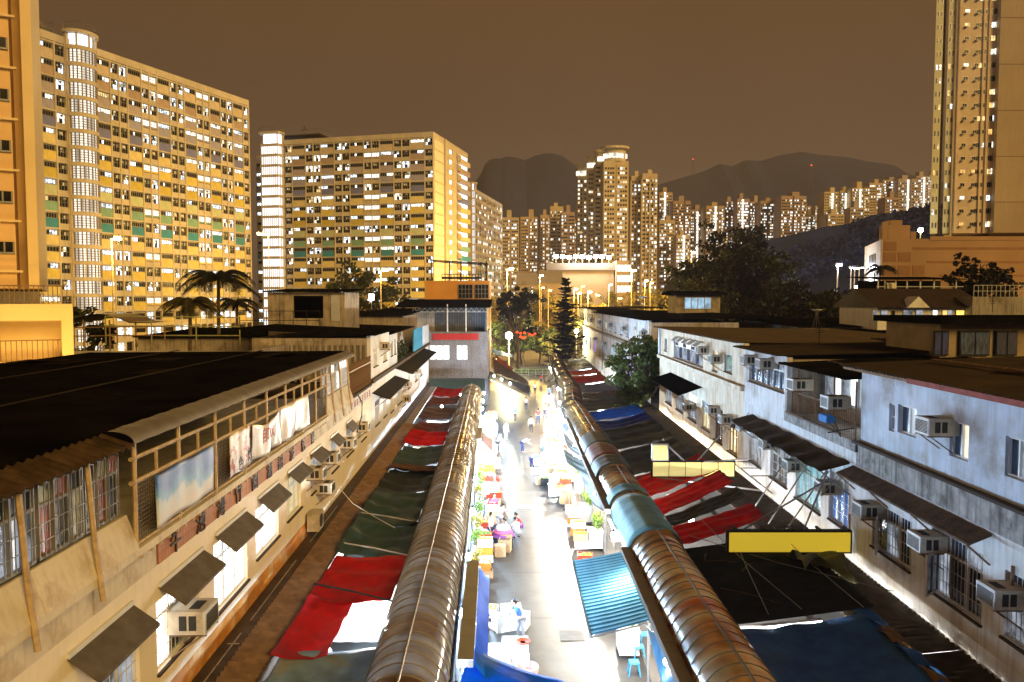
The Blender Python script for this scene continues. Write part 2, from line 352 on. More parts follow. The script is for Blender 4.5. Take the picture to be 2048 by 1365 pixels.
def stair(t, M, x0, x1, nfl, fh, rnd, m, fins, top=3.2):
    """stair tower standing proud of the facade, glazed on every floor"""
    xc = (x0+x1)/2; hw = (x1-x0)/2; out = hw*.95 if rnd else 2.2
    N = 12
    def prof(d):                                         # plan of the front, offset inwards by d
        if rnd: return [(xc-(hw-d)*math.cos(math.pi*i/N), -(out-d)*math.sin(math.pi*i/N)) for i in range(N+1)]
        return [(x0+d, 0), (x0+d, -out+d+.5), (x0+d+.5, -out+d), (x1-d-.5, -out+d), (x1-d, -out+d+.5), (x1-d, 0)]
    o, p = prof(0), prof(.3)
    mb = MB(mf(M))
    for f in range(nfl+1):
        mb.prism([(x, y) for x, y in o]+[(x1, .3), (x0, .3)], f*fh-.35 if f else 0, f*fh+.30)
    mb.prism([(x*1.0, y) for x, y in prof(-.25)]+[(x1+.25, .3), (x0-.25, .3)], nfl*fh+top, nfl*fh+top+.5)
    mb.box(x0, x0+.4, -.4, .3, 0, nfl*fh+top); mb.box(x1-.4, x1, -.4, .3, 0, nfl*fh+top)
    st = mb.build('stair_tower', M_slabwall, t)
    pts = prof(.25); ln = []; acc = 0
    gm = None
    for f in range(nfl):
        z0, z1 = f*fh+.31, (f+1)*fh-.36
        q = MB(mf(M))
        for (ax, ay), (bx, by) in zip(p, p[1:]): q.quad((ax, ay, z0), (bx, by, z0), (bx, by, z1), (ax, ay, z1))
        q.build('window', m, st)
        if gm is None:
            g = MB()
            seg = list(zip(pts, pts[1:])); 
            for (ax, ay), (bx, by) in seg:
                d = math.hypot(bx-ax, by-ay); nn = max(1, round(d/(.55 if rnd else .62)))
                for i in range(nn):
                    u = i/nn; x, y = ax+(bx-ax)*u, ay+(by-ay)*u; s = .075 if rnd else .09
                    g.box(x-s, x+s, y-s, y+s, 0, fh-.67)
                if rnd:
                    for j in range(1, 5):
                        zz = (fh-.67)*j/5; g.quad((ax, ay, zz-.05), (bx, by, zz-.05), (bx, by, zz+.05), (ax, ay, zz+.05))
            gm = g.mesh('grille', M_grl if rnd else M_parapet, recenter=False)[0]
        inst('grille', gm, M @ T(0, 0, z0), st)
    # the open room on top
    z = nfl*fh+.31
    q = MB(mf(M)); pp = prof(.8); q.prism(pp+[(x1-.5, 0), (x0+.5, 0)], z, z+top-.32); q.build('window', M_stair2, st)
    for x, y in prof(.2)[::3]: MB(mf(M)).box(x-.12, x+.12, y-.12, y+.12, z, z+top-.33).build('roof_post', M_slabwall, st)
    rail(t, M, [(x, y) for x, y in prof(-.1)], nfl*fh+top+.5)
def rail(t, M, pts, z, h=1.1, m=M_steel):
    mb = MB(mf(M))
    for (ax, ay), (bx, by) in zip(pts, pts[1:]):
        mb.tube([(ax, ay, z+h), (bx, by, z+h)], .04, 4); mb.tube([(ax, ay, z+h*.5), (bx, by, z+h*.5)], .03, 4)
        n = max(1, int(math.hypot(bx-ax, by-ay)/1.6))
        for i in range(n+1): u = i/n; x, y = ax+(bx-ax)*u, ay+(by-ay)*u; mb.tube([(x, y, z), (x, y, z+h)], .035, 4)
    return mb.build('railing', m, t)

gp = 'apartment slabs of the estate'
bl = [('P', 3.9), ('B', 2.2), ('S', 6.2)]+[('P', 3.4), ('B', 2.0), ('B', 2.0)]*5+[('P', 3.4), ('B', 2.0)]
pA, pB = pd(66, 80, 119.8), pd(496, 210, 163)
slA = slab('apartment_building', 'long apartment slab with coloured panels and round lattice-glazed stair tower', (pA.x, pA.y), (pB.x, pB.y), 20, 2.7, 12, bl, 4, 11, gp, .42, corr=lambda f, i: f % 3 == 1 and i in (7, 13))
t, M, Lw, H = slA; k = Lw/sum(b for _, b in bl)
stair(t, M, 6.1*k, 12.3*k, 20, 2.7, True, M_stair, True, 2.3)
mb = MB(mf(M)); mb.box(.2, 6*k, 3, 9, H, H+1.9); mb.box(0, 6.4*k, 2.8, 9.2, H+1.9, H+2.1); mb.build('roof_block', mat('roof_block_grey', (.16, .14, .12)), t)
rail(t, M, [(0, .2), (6.4*k, .2)], H+.3); rail(t, M, [(0, 2.9), (6.4*k, 2.9), (6.4*k, 9)], H+2.1)

pA, pB = pd(569, 285, 200), pd(866, 268, 190)
bl = [('B', 2.0)]+[('P', 3.6), ('B', 2.05), ('B', 2.05)]*4+[('P', 3.7), ('B', 2.1), ('E', .9)]
slB = slab('apartment_building', 'apartment slab with white finned stair tower and blank textured end wall', (pA.x, pA.y), (pB.x, pB.y), 20, 2.67, 29, [b for b in bl if b[0] != 'E'], 4, 12, gp, .46, corr=lambda f, i: f % 2 == 0 and i in (8,) or (f % 5 == 3 and i == 8))
t, M, Lw, H = slB
stair(t, M, -6.4, -.25, 20, 2.67, False, M_stair2, True, 2.9)
# set-back wing beyond the stair tower
W2 = MB(mf(M)); W2.box(-12.5, -6.3, 6, 20, 0, H-2); 
wing = W2.build('wing', M_slabwall, t)
ww = MB(mf(M)); rr = random.Random(4)
for f in range(2, 19):
    z = f*2.67
    ww.use(M_floor[max(0, 19-f)]); ww.box(-12.3, -6.5, 5.9, 5.99, z+.3, z+1.4)
    for x in (-12.1, -10.6, -9.1, -7.9): ww.use(M_lw if rr.random() < .5 else M_slabdark); ww.box(x, x+1.1, 5.88, 5.99, z+1.5, z+2.2)
ww.build('far_windows', None, wing, kind='stuff')
mb = MB(mf(M)); mb.box(-4, 6, 6, 14, H, H+2.6); mb.box(-4.6, 7.5, 5, 15, H+2.6, H+2.9); mb.box(.6, .8, 9, 9.2, H+2.9, H+6); mb.box(-.4, 1.8, 9.05, 9.15, H+4.9, H+5.0)
mb.build('roof_block', mat('roof_block_dark', (.07, .06, .055)), t); rail(t, M, [(-5, 4.8), (8, 4.8), (8, 14)], H+2.9)
# its end wall: textured blank panels, a column of small lit windows, open stair with coloured parapets
E = M @ frame((Lw, 0, 0), (0, 1))
M_tex = mat('textured_panel', (.66, .60, .47), var=.2, scale=5, bump=.5)
fh = 2.67
for f in range(3, 20):
    z = f*fh
    MB(mf(E)).box(.9, 7.6, -.12, -.001, z+.3, z+2.5).build('end_panel', M_tex, t)
    wnd = MB(mf(E)); wnd.use(M_frame); wnd.box(12.2, 14.2, -.10, .05, z+.9, z+2.3); wnd.use(M_lbright); wnd.box(12.45, 13.95, -.14, .04, z+1.1, z+2.1); wnd.build('window', None, t)
    o = MB(mf(E)); o.use(M_lbright); o.quad((19.5, -.02, z+1.25), (28.3, -.02, z+1.25), (28.3, -.02, z+2.6), (19.5, -.02, z+2.3)); o.build('window', None, t)
    mcol = M_floor[min(19-f, 20)]
    MB(mf(E)).prism([(19.2, -.9), (28.6, -.9), (28.6, -.03), (19.2, -.03)], z-.1, z+1.15).build('parapet', mcol, t)
    MB(mf(E)).extr([(-1.3, z+.3), (-.2, z+.3), (-.2, z+2.2), (-1.3, z+1.5)], 18.8, 19.15).build('fin', M_slabwall, t)
MB(mf(E)).box(8.2, 8.8, -.5, -.01, 0, H+.3).build('pier', M_slabwall, t)

pA, pB = pd(942, 395, 268), pd(1004, 414, 318)
bl = [('S', 3.2)]+[('P', 3.4), ('B', 2.0), ('B', 2.0)]*6
slC = slab('apartment_building', 'pale far apartment slab with small round lit stair tower', (pA.x, pA.y), (pB.x, pB.y), 19, 2.72, 12, bl, 0, 13, gp, .33, simple=True)
t, M, Lw, H = slC; k = Lw/sum(b for _, b in bl)
stair(t, M, 0, 3.2*k, 19, 2.72, True, M_stair2, True, 2.5)

# ================================================================== building at the left edge, glowing orange
M_amber = mat('amber_lit_render', (.72, .48, .22), var=.06, scale=.6)  # both wall colours already hold the orange of the sodium light
M_amber2 = mat('amber_lit_render_pale', (.75, .58, .30), var=.06, scale=.6)
t = thing('apartment_building', 'tall orange-lit building with balconied terrace beside the slab', 'building', (-32, 46, 0))
_x = Vector((1, .58, 0)).normalized(); _o = Vector((-27.3, 41.5, 0))-_x*12.25
g = frame(_o, _x); FX = mf(g)
mb = MB(FX); xr = -27.75+40; mb.box(0, xr, 0, 14, 13.2, 60); mb.build('wall', M_amber, t)
mb = MB(FX); mb.box(xr+.001, xr+.55, 2.6, 14, 13.2, 60); mb.build('recess_wall', M_amber, t)
mb = MB(FX); mb.box(xr+.552, xr+1.05, -.3, 14, 13.2, 60); mb.build('fin_wall', M_amber2, t)
for f in range(7):
    z = 14.2+f*2.75
    for x0, x1, lm in ((8.6, 10.2, 0), (10.9, xr-.1, 1)):
        q = MB(FX); q.use(M_lw2 if (f in (2,) and lm == 0) or (f == 5 and lm == 1) else M_slabdark); q.box(x0, x1, -.05, .02, z+1.0, z+1.55)
        q.use(M_steel); q.box(x0-.08, x1+.05, -.12, .03, z+.9, z+.99)
        for u in (0, .33, .66, 1): q.box(x0+(x1-x0)*u-.04, x0+(x1-x0)*u+.04, -.09, .02, z+1.0, z+1.56)
        q.build('window', None, t)
    MB(FX).box(7, xr+.3, -.25, -.001, z-.12, z).build('ledge', M_amber2, t)
# lower terrace block
mb = MB(FX); zt = 12.35
for a in ((0, xr+2.6, -1.6, 5, zt-.9, zt), (0, xr+2.6, -1.6, 5, zt-3.6, zt-3.1), (0, 9.2, -1.5, 5, zt-3.1, zt-.9), (xr+2.05, xr+2.6, -1.55, 5, zt-3.1, zt-.9), (9.2, xr+2.05, .6, 5, zt-3.1, zt-.9), (10.9, 11.35, -1.52, .6, zt-3.1, zt-.9), (0, xr+2.6, -1.58, 5, 0, zt-3.6)): mb.box(*a)
mb.build('terrace', M_amber2, t)
mb = MB(FX)
for i in range(17): x = xr-2+i*.24; mb.box(x, x+.04, -1.4, -1.36, zt-3.1, zt-2.0)
mb.box(xr-2, xr+2, -1.42, -1.34, zt-2.0, zt-1.94)
for i in range(40): x = 6+i*.22; mb.box(x, x+.04, -1.45, -1.4, zt, zt+.95)
mb.box(6, xr+2.5, -1.47, -1.38, zt+.95, zt+1.02); mb.build('railing', M_rust, t)
q = MB(FX); q.use(M_slabdark); q.box(8.2, 11.3, -1.56, -1.5, zt-2.6, zt-1.3); q.use(M_frame)
for i in range(7): x = 8.2+i*.5; q.box(x, x+.06, -1.62, -1.5, zt-2.6, zt-1.3)
for j in range(4): q.box(8.2, 11.3, -1.64, -1.5, zt-2.6+j*.43, zt-2.55+j*.43)
q.build('window', None, t)

# ================================================================== tower and podium on the right
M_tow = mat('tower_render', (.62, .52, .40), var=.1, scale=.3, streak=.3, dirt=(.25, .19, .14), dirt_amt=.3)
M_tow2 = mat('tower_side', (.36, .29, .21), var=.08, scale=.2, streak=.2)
M_green = mat('tower_pale_green', (.55, .55, .42), var=.08)
t = thing('residential_tower', 'very tall beige residential tower above the brick-panelled podium', 'tower', (96, 165, 26))
D0 = 152
pL = pd(1866, 470, D0); pM = pd(1908, 470, D0-3); pR = pd(1992, 470, D0-2)
zt0, zt1 = 26.2, 110
FT = mf(frame((pL.x, D0, 0), (1, 0))); wid = pR.x-pL.x
mb = MB(FT); mb.prism([(3.6, 0), (wid, 0), (wid+10, 18), (14.6, 18)], zt0, zt1); 
mb.box(3.9, 4.5, -.35, -.001, zt0, zt1); mb.box(8.7, 9.0, -.3, -.001, zt0, zt1); mb.box(9.8, 10.0, -.3, -.001, zt0, zt1)
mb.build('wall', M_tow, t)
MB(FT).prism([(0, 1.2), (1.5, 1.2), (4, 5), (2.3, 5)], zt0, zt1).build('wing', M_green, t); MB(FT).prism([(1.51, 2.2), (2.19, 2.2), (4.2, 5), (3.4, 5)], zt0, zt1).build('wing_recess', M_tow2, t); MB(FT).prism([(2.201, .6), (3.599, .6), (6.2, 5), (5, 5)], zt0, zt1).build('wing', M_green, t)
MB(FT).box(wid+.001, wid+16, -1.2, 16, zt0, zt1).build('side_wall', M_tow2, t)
mb = MB(FT)
for f in range(8): MB(FT).box(wid, wid+16.05, -1.23, -1.201, zt0+6+f*9, zt0+6.12+f*9).build('joint_line', M_rust, t)
rr = random.Random(21)
M_lorange = lit('window_light_orange', (1, .55, .15), 1.6)
def twin(x0, x1, z0, z1, y=-.04, p=.3, hood=True):
    q = MB(FT); q.use(M_frame); q.box(x0-.05, x1+.05, y, y+.1, z0-.05, z1+.05)
    u = rr.random(); q.use(rr.choice([M_lw2, M_lw, M_ly, M_lorange]) if u < p else M_slabdark); n = 2
    for i in range(n): a = x0+(x1-x0)*i/n; q.box(a+.03, a+(x1-x0)/n-.03, y-.03, y+.05, z0, z1)
    if hood: q.use(M_steel); q.box(x0-.1, x0+.35, y-.5, y+.02, z0-.35, z0-.06)
    q.build('window', None, t)
for f in range(26):
    z = zt0+1.2+f*2.62
    twin(.25, .6, z, z+1, 1.15, .15, False); twin(.95, 1.3, z, z+1, 1.15, .2, False)
    twin(2.4, 2.75, z, z+1, .55, .2, False); twin(3.0, 3.4, z, z+1, .55, .2, False)
    twin(5.1, 6.0, z+.3, z+.9, -.04, .22); twin(7.3, 8.0, z+.3, z+.9, -.04, .3); twin(8.05, 8.65, z+.1, z+1.0, -.04, .2, False); twin(9.15, 9.6, z+.2, z+1, -.04, .2, False)
    twin(10.4, 11.2, z+.1, z+1.1, -.04, .55, False); twin(11.6, wid-.15, z+.1, z+1.2, -.04, .5, False)
# podium
M_pod = mat('podium_render', (.30, .19, .11), var=.12, scale=.15); M_pod2 = mat('podium_brown', (.23, .12, .06), var=.15, scale=.3); M_podw = mat('podium_white', (.62, .60, .58), var=.08)
t = thing('podium_building', 'broad brown podium block with square panels and rooftop plant rooms', 'building', (105, 150, 0))
pa = pd(1763, 478, 140); FP = mf(frame((pa.x, 140, 0), (1, 0)))
hz = pa.z
MB(FP).prism([(0, 0), (60, 0), (60, 30), (14, 30), (5.8, 18)], 0, hz).build('wall', M_pod, t)
pb = pd(1730, 478, 158); FS = mf(frame((pb.x, 158, 0), (pa.x-pb.x, 140-158))); ls = math.hypot(pa.x-pb.x, 18)
MB(FS).box(-.01, ls-.02, .02, .2, 0, hz-.2).build('side_wall', M_podw, t)
q = MB(FS)
for i in range(5): q.box(6+i*1.6, 6.9+i*1.6, -.04, .019, hz-4.2, hz-2.4)
q.box(6, 14.4, -.05, .018, hz-5.2, hz-4.8); q.box(12, 13, -.05, .02, hz-8, hz-6); q.box(15, 16, -.05, .02, hz-9, hz-8)
q.build('side_window', M_slabdark, t)
k = 140/1500
for r_, (y0, y1) in enumerate(((484, 492.5+9), (505, 524), (531, 551), (556, 573))):
    for c_, (x0, x1) in enumerate(((1768, 1793), (1797, 1822), (1826, 1850), )):
        if c_ > r_+0 : continue
        MB(FP).box((x0-1763)*k, (x1-1763)*k, -.06, -.001, hz-(y1-478)*k, hz-(y0-478)*k).build('square_panel', M_pod2, t)
for r_, (y0, y1, xs0) in enumerate(((495, 499, 1826), (522, 526, 1855), (549, 553, 1880))):
    MB(FP).box((xs0-1763)*k, 60, -.07, -.001, hz-(y1-478)*k, hz-(y0-478)*k).build('stripe', M_pod2, t)
MB(FP).box(9, 60, -.11, .05, hz-.3, hz+.45).build('parapet', M_pod, t)
mb = MB(FP); mb.box(1.7, 5.8, 1, 4.5, hz, hz+2.6); mb.box(.6, 1.65, 1, 1.6, hz, hz+3.2); mb.box(2.4, 4.6, 1.6, 4.4, hz+2.601, hz+3.6); mb.box(7, 8, 3, 6, hz, hz+1.6)
mb.build('plant_room', M_pod, t)

# ================================================================== far towers
M_ft = [mat('far_tower_%d' % i, c, var=.1, scale=.08) for i, c in enumerate([(.55, .43, .30), (.60, .50, .36), (.46, .35, .30), (.66, .55, .34), (.52, .44, .42)])]
M_fdark = mat('far_dark_glass', (.04, .04, .045), rough=.3)
M_fl = [lit('far_light_%d' % i, c, s_, var=.7, scale=.3) for i, (c, s_) in enumerate([((1, .72, .36), 1.3), ((1, .93, .75), 1.9), ((.85, .95, 1), 2.2)])]
M_strip = lit('far_stair_light', (1, .95, .8), 2.6, var=.3, scale=.2)
def ftower(x0, x1, ytop, D, label, seed, plit=.3, mi=0, style='slab', zb=0., strip=0, cap=None, fh=2.9, mixw=(3, 4, 2)):
    """far residential tower between photo columns x0..x1 at distance D"""
    rr = random.Random(seed)
    p0, p1 = pd(x0, ytop, D), pd(x1, ytop, D); wd = p1.x-p0.x; top = p0.z
    t = thing('residential_tower', label, 'tower', ((p0.x+p1.x)/2, D, zb), 'distant residential towers')
    FM = mf(frame((p0.x, D, 0), (1, 0))); dp = min(wd, 24)
    wall = MB(FM); win = MB(FM); nb = max(2, round(wd/7)); bw = wd/nb
    wall.box(0, wd, 1.2, dp, zb, top)
    cols = []
    for i in range(nb):
        a = i*bw; y = 0 if i % 2 == 0 else .6
        wall.box(a+bw*.06, a+bw*.94, y, 1.199, zb, top-(2 if i % 2 else 0))
        for u in ((.22, .42, .62, .80) if bw > 5 else (.3, .68)): cols.append((a+bw*u, y))
        if style == 'fin': wall.box(a-.5, a+.5, -.9, 1.198, zb, top-4); wall.box(a+bw*.45, a+bw*.55, -.6, -.001+y, zb, top-5)
    if style == 'crown':
        wall.prism([(wd/2+math.cos(q*math.pi/8)*wd*.42, 5+math.sin(q*math.pi/8)*wd*.3) for q in range(16)], top, top+8)
        wall.prism([(wd/2+math.cos(q*math.pi/8)*wd*.56, 5+math.sin(q*math.pi/8)*wd*.45) for q in range(16)], top+8, top+9.5)
    else:
        a = cap if cap else rr.uniform(.25, .5); wall.box(wd*a, wd*(a+.28), 3, dp*.7, top, top+rr.uniform(3, 7))
    n = int((top-zb)/fh)
    cp = [plit*rr.choice([.3, .5, .9, 1.3, 1.8]) for _ in cols]
    for (cx, cy), pl in zip(cols, cp):
        for f in range(n):
            z = zb+f*fh+1.2
            if z > top-3: continue
            on = rr.random() < pl
            win.use(rr.choices(M_fl, mixw)[0] if on else M_fdark)
            hw = .62 if on else .55
            win.box(cx-hw, cx+hw, cy-.08, cy-.001, z, z+(1.5 if on else 1.35))
    if strip:
        for i in range(strip):
            a = wd*(i+.5)/strip+rr.uniform(-1, 1)
            win.use(M_strip)
            for f in range(n): z = zb+f*fh+.6; win.box(a-.8, a+.8, -1.0, -.2, z, z+fh*.72)
    if style == 'crown':
        for q in range(8, 16):
            if rr.random() < .6: win.use(M_fl[1]); x = wd/2+math.cos((q+.5)*math.pi/8)*wd*.4; win.box(x-1.2, x+1.2, 5+math.sin((q+.5)*math.pi/8)*wd*.3-.6, 5+math.sin((q+.5)*math.pi/8)*wd*.3, top+2, top+5)
    wall.build('wall', M_ft[mi], t); win.build('window', None, t, kind='stuff')
    return t
ft = [
 (1004, 1038, 435, 640, 'rounded pale tower beside the far pale slab', 1, .35, 1),
 (1040, 1076, 434, 660, 'pale tower with small roof block behind the park trees', 2, .4, 0),
 (1080, 1102, 430, 680, 'narrow beige tower behind the floodlit sports hall', 3, .35, 0),
 (1100, 1127, 413, 650, 'gold tower with tall flat-topped lift block', 4, .3, 3),
 (1122, 1150, 424, 630, 'brown tower next to the gold flat-topped tower', 5, .35, 2),
 (1150, 1160, 440, 700, 'thin dim tower behind the crowned cluster', 6, .4, 0),
]
for a in ft: ftower(*a)
for i, (x0, x1, yt, D) in enumerate(((1154, 1180, 356, 520), (1176, 1200, 340, 510), (1190, 1222, 328, 500), (1206, 1258, 322, 486))):
    ftower(x0, x1, yt, D, ['lowest of the crowned golden towers', 'crowned golden tower, second lowest of its cluster', 'crowned golden tower, second tallest of its cluster', 'tallest crowned golden tower above the sports hall'][i], 30+i, .34, 3, 'crown')
ftower(1262, 1288, 352, 540, 'beige tower with striped glazing next to the tallest crowned tower', 41, .3, 1, 'fin'); ftower(1284, 1316, 347, 535, 'beige finned tower with brighter central windows', 42, .4, 1, 'fin')
right = [(1318, 1346, 385, 760, 0, 1), (1346, 1382, 402, 740, 2, 0), (1318, 1350, 440, 640, 1, 0), (1352, 1380, 470, 620, 1, 1), (1380, 1412, 420, 800, 2, 1), (1412, 1450, 412, 780, 0, 1), (1450, 1474, 402, 790, 2, 0), (1474, 1500, 398, 770, 2, 1), (1500, 1524, 404, 780, 4, 0), (1520, 1552, 402, 760, 2, 0), (1562, 1614, 392, 740, 2, 0), (1552, 1566, 430, 860, 4, 0), (1612, 1632, 430, 840, 1, 0), (1630, 1652, 412, 850, 1, 0), (1648, 1680, 384, 800, 3, 1), (1680, 1704, 382, 800, 3, 1), (1704, 1740, 376, 790, 3, 1), (1738, 1768, 366, 820, 1, 0), (1766, 1800, 360, 830, 4, 0), (1796, 1836, 358, 820, 4, 1), (1832, 1862, 352, 840, 4, 1), (1858, 1874, 350, 900, 4, 0), (1655, 1690, 428, 700, 1, 0), (1700, 1730, 415, 700, 4, 0), (1770, 1800, 395, 720, 2, 0)]
for i, (x0, x1, yt, D) in enumerate(((1322, 1340, 408, 900), (1366, 1386, 424, 920), (1398, 1420, 428, 900), (1436, 1456, 420, 930), (1464, 1484, 416, 940), (1506, 1530, 416, 900), (1544, 1560, 418, 930), (1604, 1624, 412, 950), (1640, 1662, 398, 960), (1690, 1712, 392, 960), (1728, 1750, 382, 960), (1756, 1776, 374, 960), (1786, 1806, 368, 960), (1820, 1842, 362, 960))): ftower(x0, x1, yt, D, 'dim tower rear of the hillside row, glimpsed between brighter ones', 160+i, .5, i % 5, 'slab', 20, i % 3 == 0, mixw=(3, 3, 3))
tint = ['brown', 'pale', 'reddish', 'golden', 'grey']
for i, (x0, x1, yt, D, mi, st) in enumerate(right):
    extra = 'with a bright stair strip' if st else 'dotted with small lit windows'
    ftower(x0, x1, yt, D, '%s hillside tower %s in the distant row' % (tint[mi], extra), 60+i, .42, mi, 'slab', 0 if x0 < 1560 else 25, st, mixw=(2, 4, 4))
# radio masts on the ridges
for px, py, D, h, nm in ((1386, 352, 2950, 62, 'lattice mast with red beacon standing on the lower ridge'), (1622, 375, 2500, 70, 'lattice mast with red beacon standing before the summit')):
    p = pd(px, py, D); t = thing('radio_mast', nm, 'mast', p)
    mb = MB(); 
    for sx_ in (-1, 1): mb.tube([(p.x+sx_*9, p.y, p.z-12), (p.x+sx_*1.0, p.y, p.z+h)], 1.0, 4)
    for i in range(6): z = p.z+h*i/6; w_ = 8*(1-i/6)+1; mb.tube([(p.x-w_, p.y, z), (p.x+w_*.85, p.y, z+h/6)], .6, 4); mb.tube([(p.x-w_-3, p.y, z+4), (p.x+w_+3, p.y, z+4)], .5, 4) if i > 2 else 0
    mb.build('lattice', M_steel, t)
    MB().lathe((p.x, p.y, p.z+h), [(.3, 0), (2, 1), (2, 3), (.3, 4)], 6).build('beacon', mat('red_beacon', (.5, .02, .01), emit=(1, .06, .03), estr=6), t)
# ================================================================== lamps
M_sod = mat('sodium_lamp', (1, .8, .4), emit=(1, .62, .16), estr=40)
M_whl = mat('white_lamp', (1, 1, .9), emit=(1, .97, .85), estr=60)
M_pole = mat('lamp_pole', (.45, .36, .22), rough=.5)
def plight(loc, watts, col, r=.3, name='lamp_light', parent=None):
    ld = bpy.data.lights.new(name, 'POINT'); ld.energy = watts; ld.color = col; ld.shadow_soft_size = r
    o = bpy.data.objects.new(name, ld); C.objects.link(o); M_ = Matrix.Translation(Vector(loc)); o.matrix_basis = M_; WM[o] = M_
    if parent is not None: o.parent = parent; o.matrix_parent_inverse = WM[parent].inverted()
    return o
SOD = (1, .60, .16)
def street_lamp(px, py, D, label, watts=0, arm=-1.6, zb=0, s=1., kind='arm', m=None, col=SOD, double=False):
    p = pd(px, py, D); m = m or M_sod
    t = thing('street_lamp', label, 'street lamp', (p.x, p.y, zb), 'street lamps')
    if kind == 'arm':
        bx = p.x-arm
        MB().tube([(bx, D, zb), (bx, D, p.z*.6+zb*.4), (bx, D, p.z+.1)], .14*s, 6, .09*s).build('pole', M_pole, t)
        MB().tube([(bx, D, p.z+.05), (p.x+arm*.1, D, p.z+.25)], .06*s, 5).build('arm', M_pole, t)
        for sg in ((1, -1) if double else (1,)):
            xx = bx+(p.x-bx)*sg
            MB().box(xx-.55*s, xx+.55*s, D-.25*s, D+.25*s, p.z+.16, p.z+.36*s+.1).build('lamp_housing', M_steel, t)
            MB().box(xx-.42*s, xx+.42*s, D-.2*s, D+.2*s, p.z-.02, p.z+.155).build('lamp_glass', m, t)
        if watts: plight((p.x, D-.4, p.z-.4), watts, col, .35, parent=t)
    else:
        MB().tube([(p.x, D, zb), (p.x, D, p.z-.25*s)], .07*s, 6).build('pole', M_pole, t)
        MB().lathe((p.x, D, p.z-.3*s), [(.05*s, 0), (.24*s, .12*s), (.3*s, .3*s), (.24*s, .5*s), (.06*s, .6*s)], 10).build('lamp_globe', m, t, smooth=True)
        if watts: plight((p.x, D-.6*s, p.z+.1), watts, col, .3, parent=t)
    return t
street_lamp(236, 480, 104, 'tall sodium lamp before the lattice stair tower', 17000, .9)
street_lamp(520, 470, 140, 'tall sodium lamp before the white finned stair tower', 8000, -1.6)
street_lamp(770, 543, 118, 'sodium lamp beside the tree before the blank end wall', 3000, .7)
street_lamp(1023, 540, 170, 'tall sodium lamp at the park corner', 50000, 1.0)
street_lamp(1268, 543, 190, 'tall sodium lamp behind the satellite dish roofs', 50000, .6)
street_lamp(1388, 506, 230, 'tall sodium lamp beside the big dark trees', 20000, .8)
for i, (px, py, D) in enumerate(((1083, 553, 200), (1086, 577, 200), (1152, 580, 190), (1166, 574, 200), (1180, 586, 180), (1196, 592, 170), (1221, 571, 210), (1240, 598, 160), (1293, 563, 220), (1304, 567, 220), (1160, 588, 205), (1100, 582, 215))):
    street_lamp(px, py, D, 'small amber path lamp among the park trees', 18000 if i % 2 == 0 else 0, .5, s=.9)
street_lamp(1018, 672, 136, 'white twin-globe lamp under the park trees', 15000, kind='globe', m=M_whl, col=(1, .88, .5), s=2.2)
street_lamp(1153, 663, 135, 'white globe lamp behind the tall pine', 5000, kind='globe', m=M_whl, col=(1, .88, .5), s=1.2)
# courtyard lamp hidden from here by the dark roof; it lights the orange building
tl = thing('street_lamp', 'sodium courtyard lamp below the orange building', 'street lamp', (-23.5, 38.3, 0))
MB().tube([(-23.5, 38.3, 0), (-23.5, 38.3, 8.2)], .1, 6).build('pole', M_pole, tl); MB().box(-23.9, -23.1, 38, 38.5, 8.2, 8.5).build('lamp_glass', M_sod, tl)
plight((-23.2, 36.6, 8.3), 1300, SOD, .4, parent=tl)
tl = thing('street_lamp', 'added sodium lamp lighting the panelled podium, out of view', 'street lamp', (98, 120, 0))
MB().tube([(98, 120, 0), (98, 120, 11)], .12, 6).build('pole', M_pole, tl); MB().box(97.4, 98.6, 119.7, 120.3, 11, 11.3).build('lamp_glass', M_sod, tl)
plight((98, 121, 11), 5000, (1, .5, .12), .5, parent=tl)  # lamp added out of view to light the podium front
tl = thing('floodlight', 'white floodlight on a mast behind the white podium side', 'floodlight', (70, 152, 0))
MB().tube([(70, 152, 0), (70, 152, 15)], .12, 6).build('pole', M_pole, tl); MB().box(69.4, 70.6, 151.6, 152.2, 15, 15.6).build('lamp_glass', M_whl, tl)
plight((70, 151, 15), 9000, (.75, .85, 1), .4, parent=tl)
for i, (px, py, D) in enumerate(((1678, 532, 170), (1705, 537, 175), (1712, 538, 178), (1721, 537, 180))):
    street_lamp(px, py, D, 'cold white floodlight in the yard before the hill', 5000 if i == 0 else 0, .3, m=mat('cold_lamp', (1, 1, 1), emit=(.7, .82, 1), estr=50), col=(.6, .75, 1), s=1.3)
street_lamp(1841, 461, 150, 'greenish white lamp on the podium roof', 300, kind='globe', m=mat('green_lamp', (1, 1, .9), emit=(.85, 1, .7), estr=40), zb=25, s=1.6, col=(.8, 1, .7))

# ================================================================== sports hall with floodlights
M_hall = mat('hall_wall', (.55, .42, .28), var=.1, scale=.1); M_hallroof = mat('hall_roof', (.28, .24, .22), var=.1, scale=.1)
pa, pb = pd(1095, 527, 330), pd(1228, 527, 330)
t = thing('sports_hall', 'long low hall with a row of white floodlights on its roof', 'building', ((pa.x+pb.x)/2, 335, 0))
MB().box(pa.x, pb.x, 330, 350, 0, pa.z-3).build('wall', M_hall, t)
MB().box(pa.x-.5, pb.x+.5, 329, 351, pa.z-2.99, pa.z).build('roof', M_hallroof, t)
pc = pd(1258, 522, 326)
mb = MB(); mb.box(pb.x+.51, pc.x, 326, 350, 0, pc.z); mb.build('lit_wing', M_hall, t)
for i in range(3):
    for j in range(4):
        q = MB(); z = pc.z-3-i*4.5; x = pb.x+1+j*1.5; q.use(M_lbright); q.box(x, x+1.2, 325.9, 325.99, z-1.6, z+1.2); q.build('window', None, t)
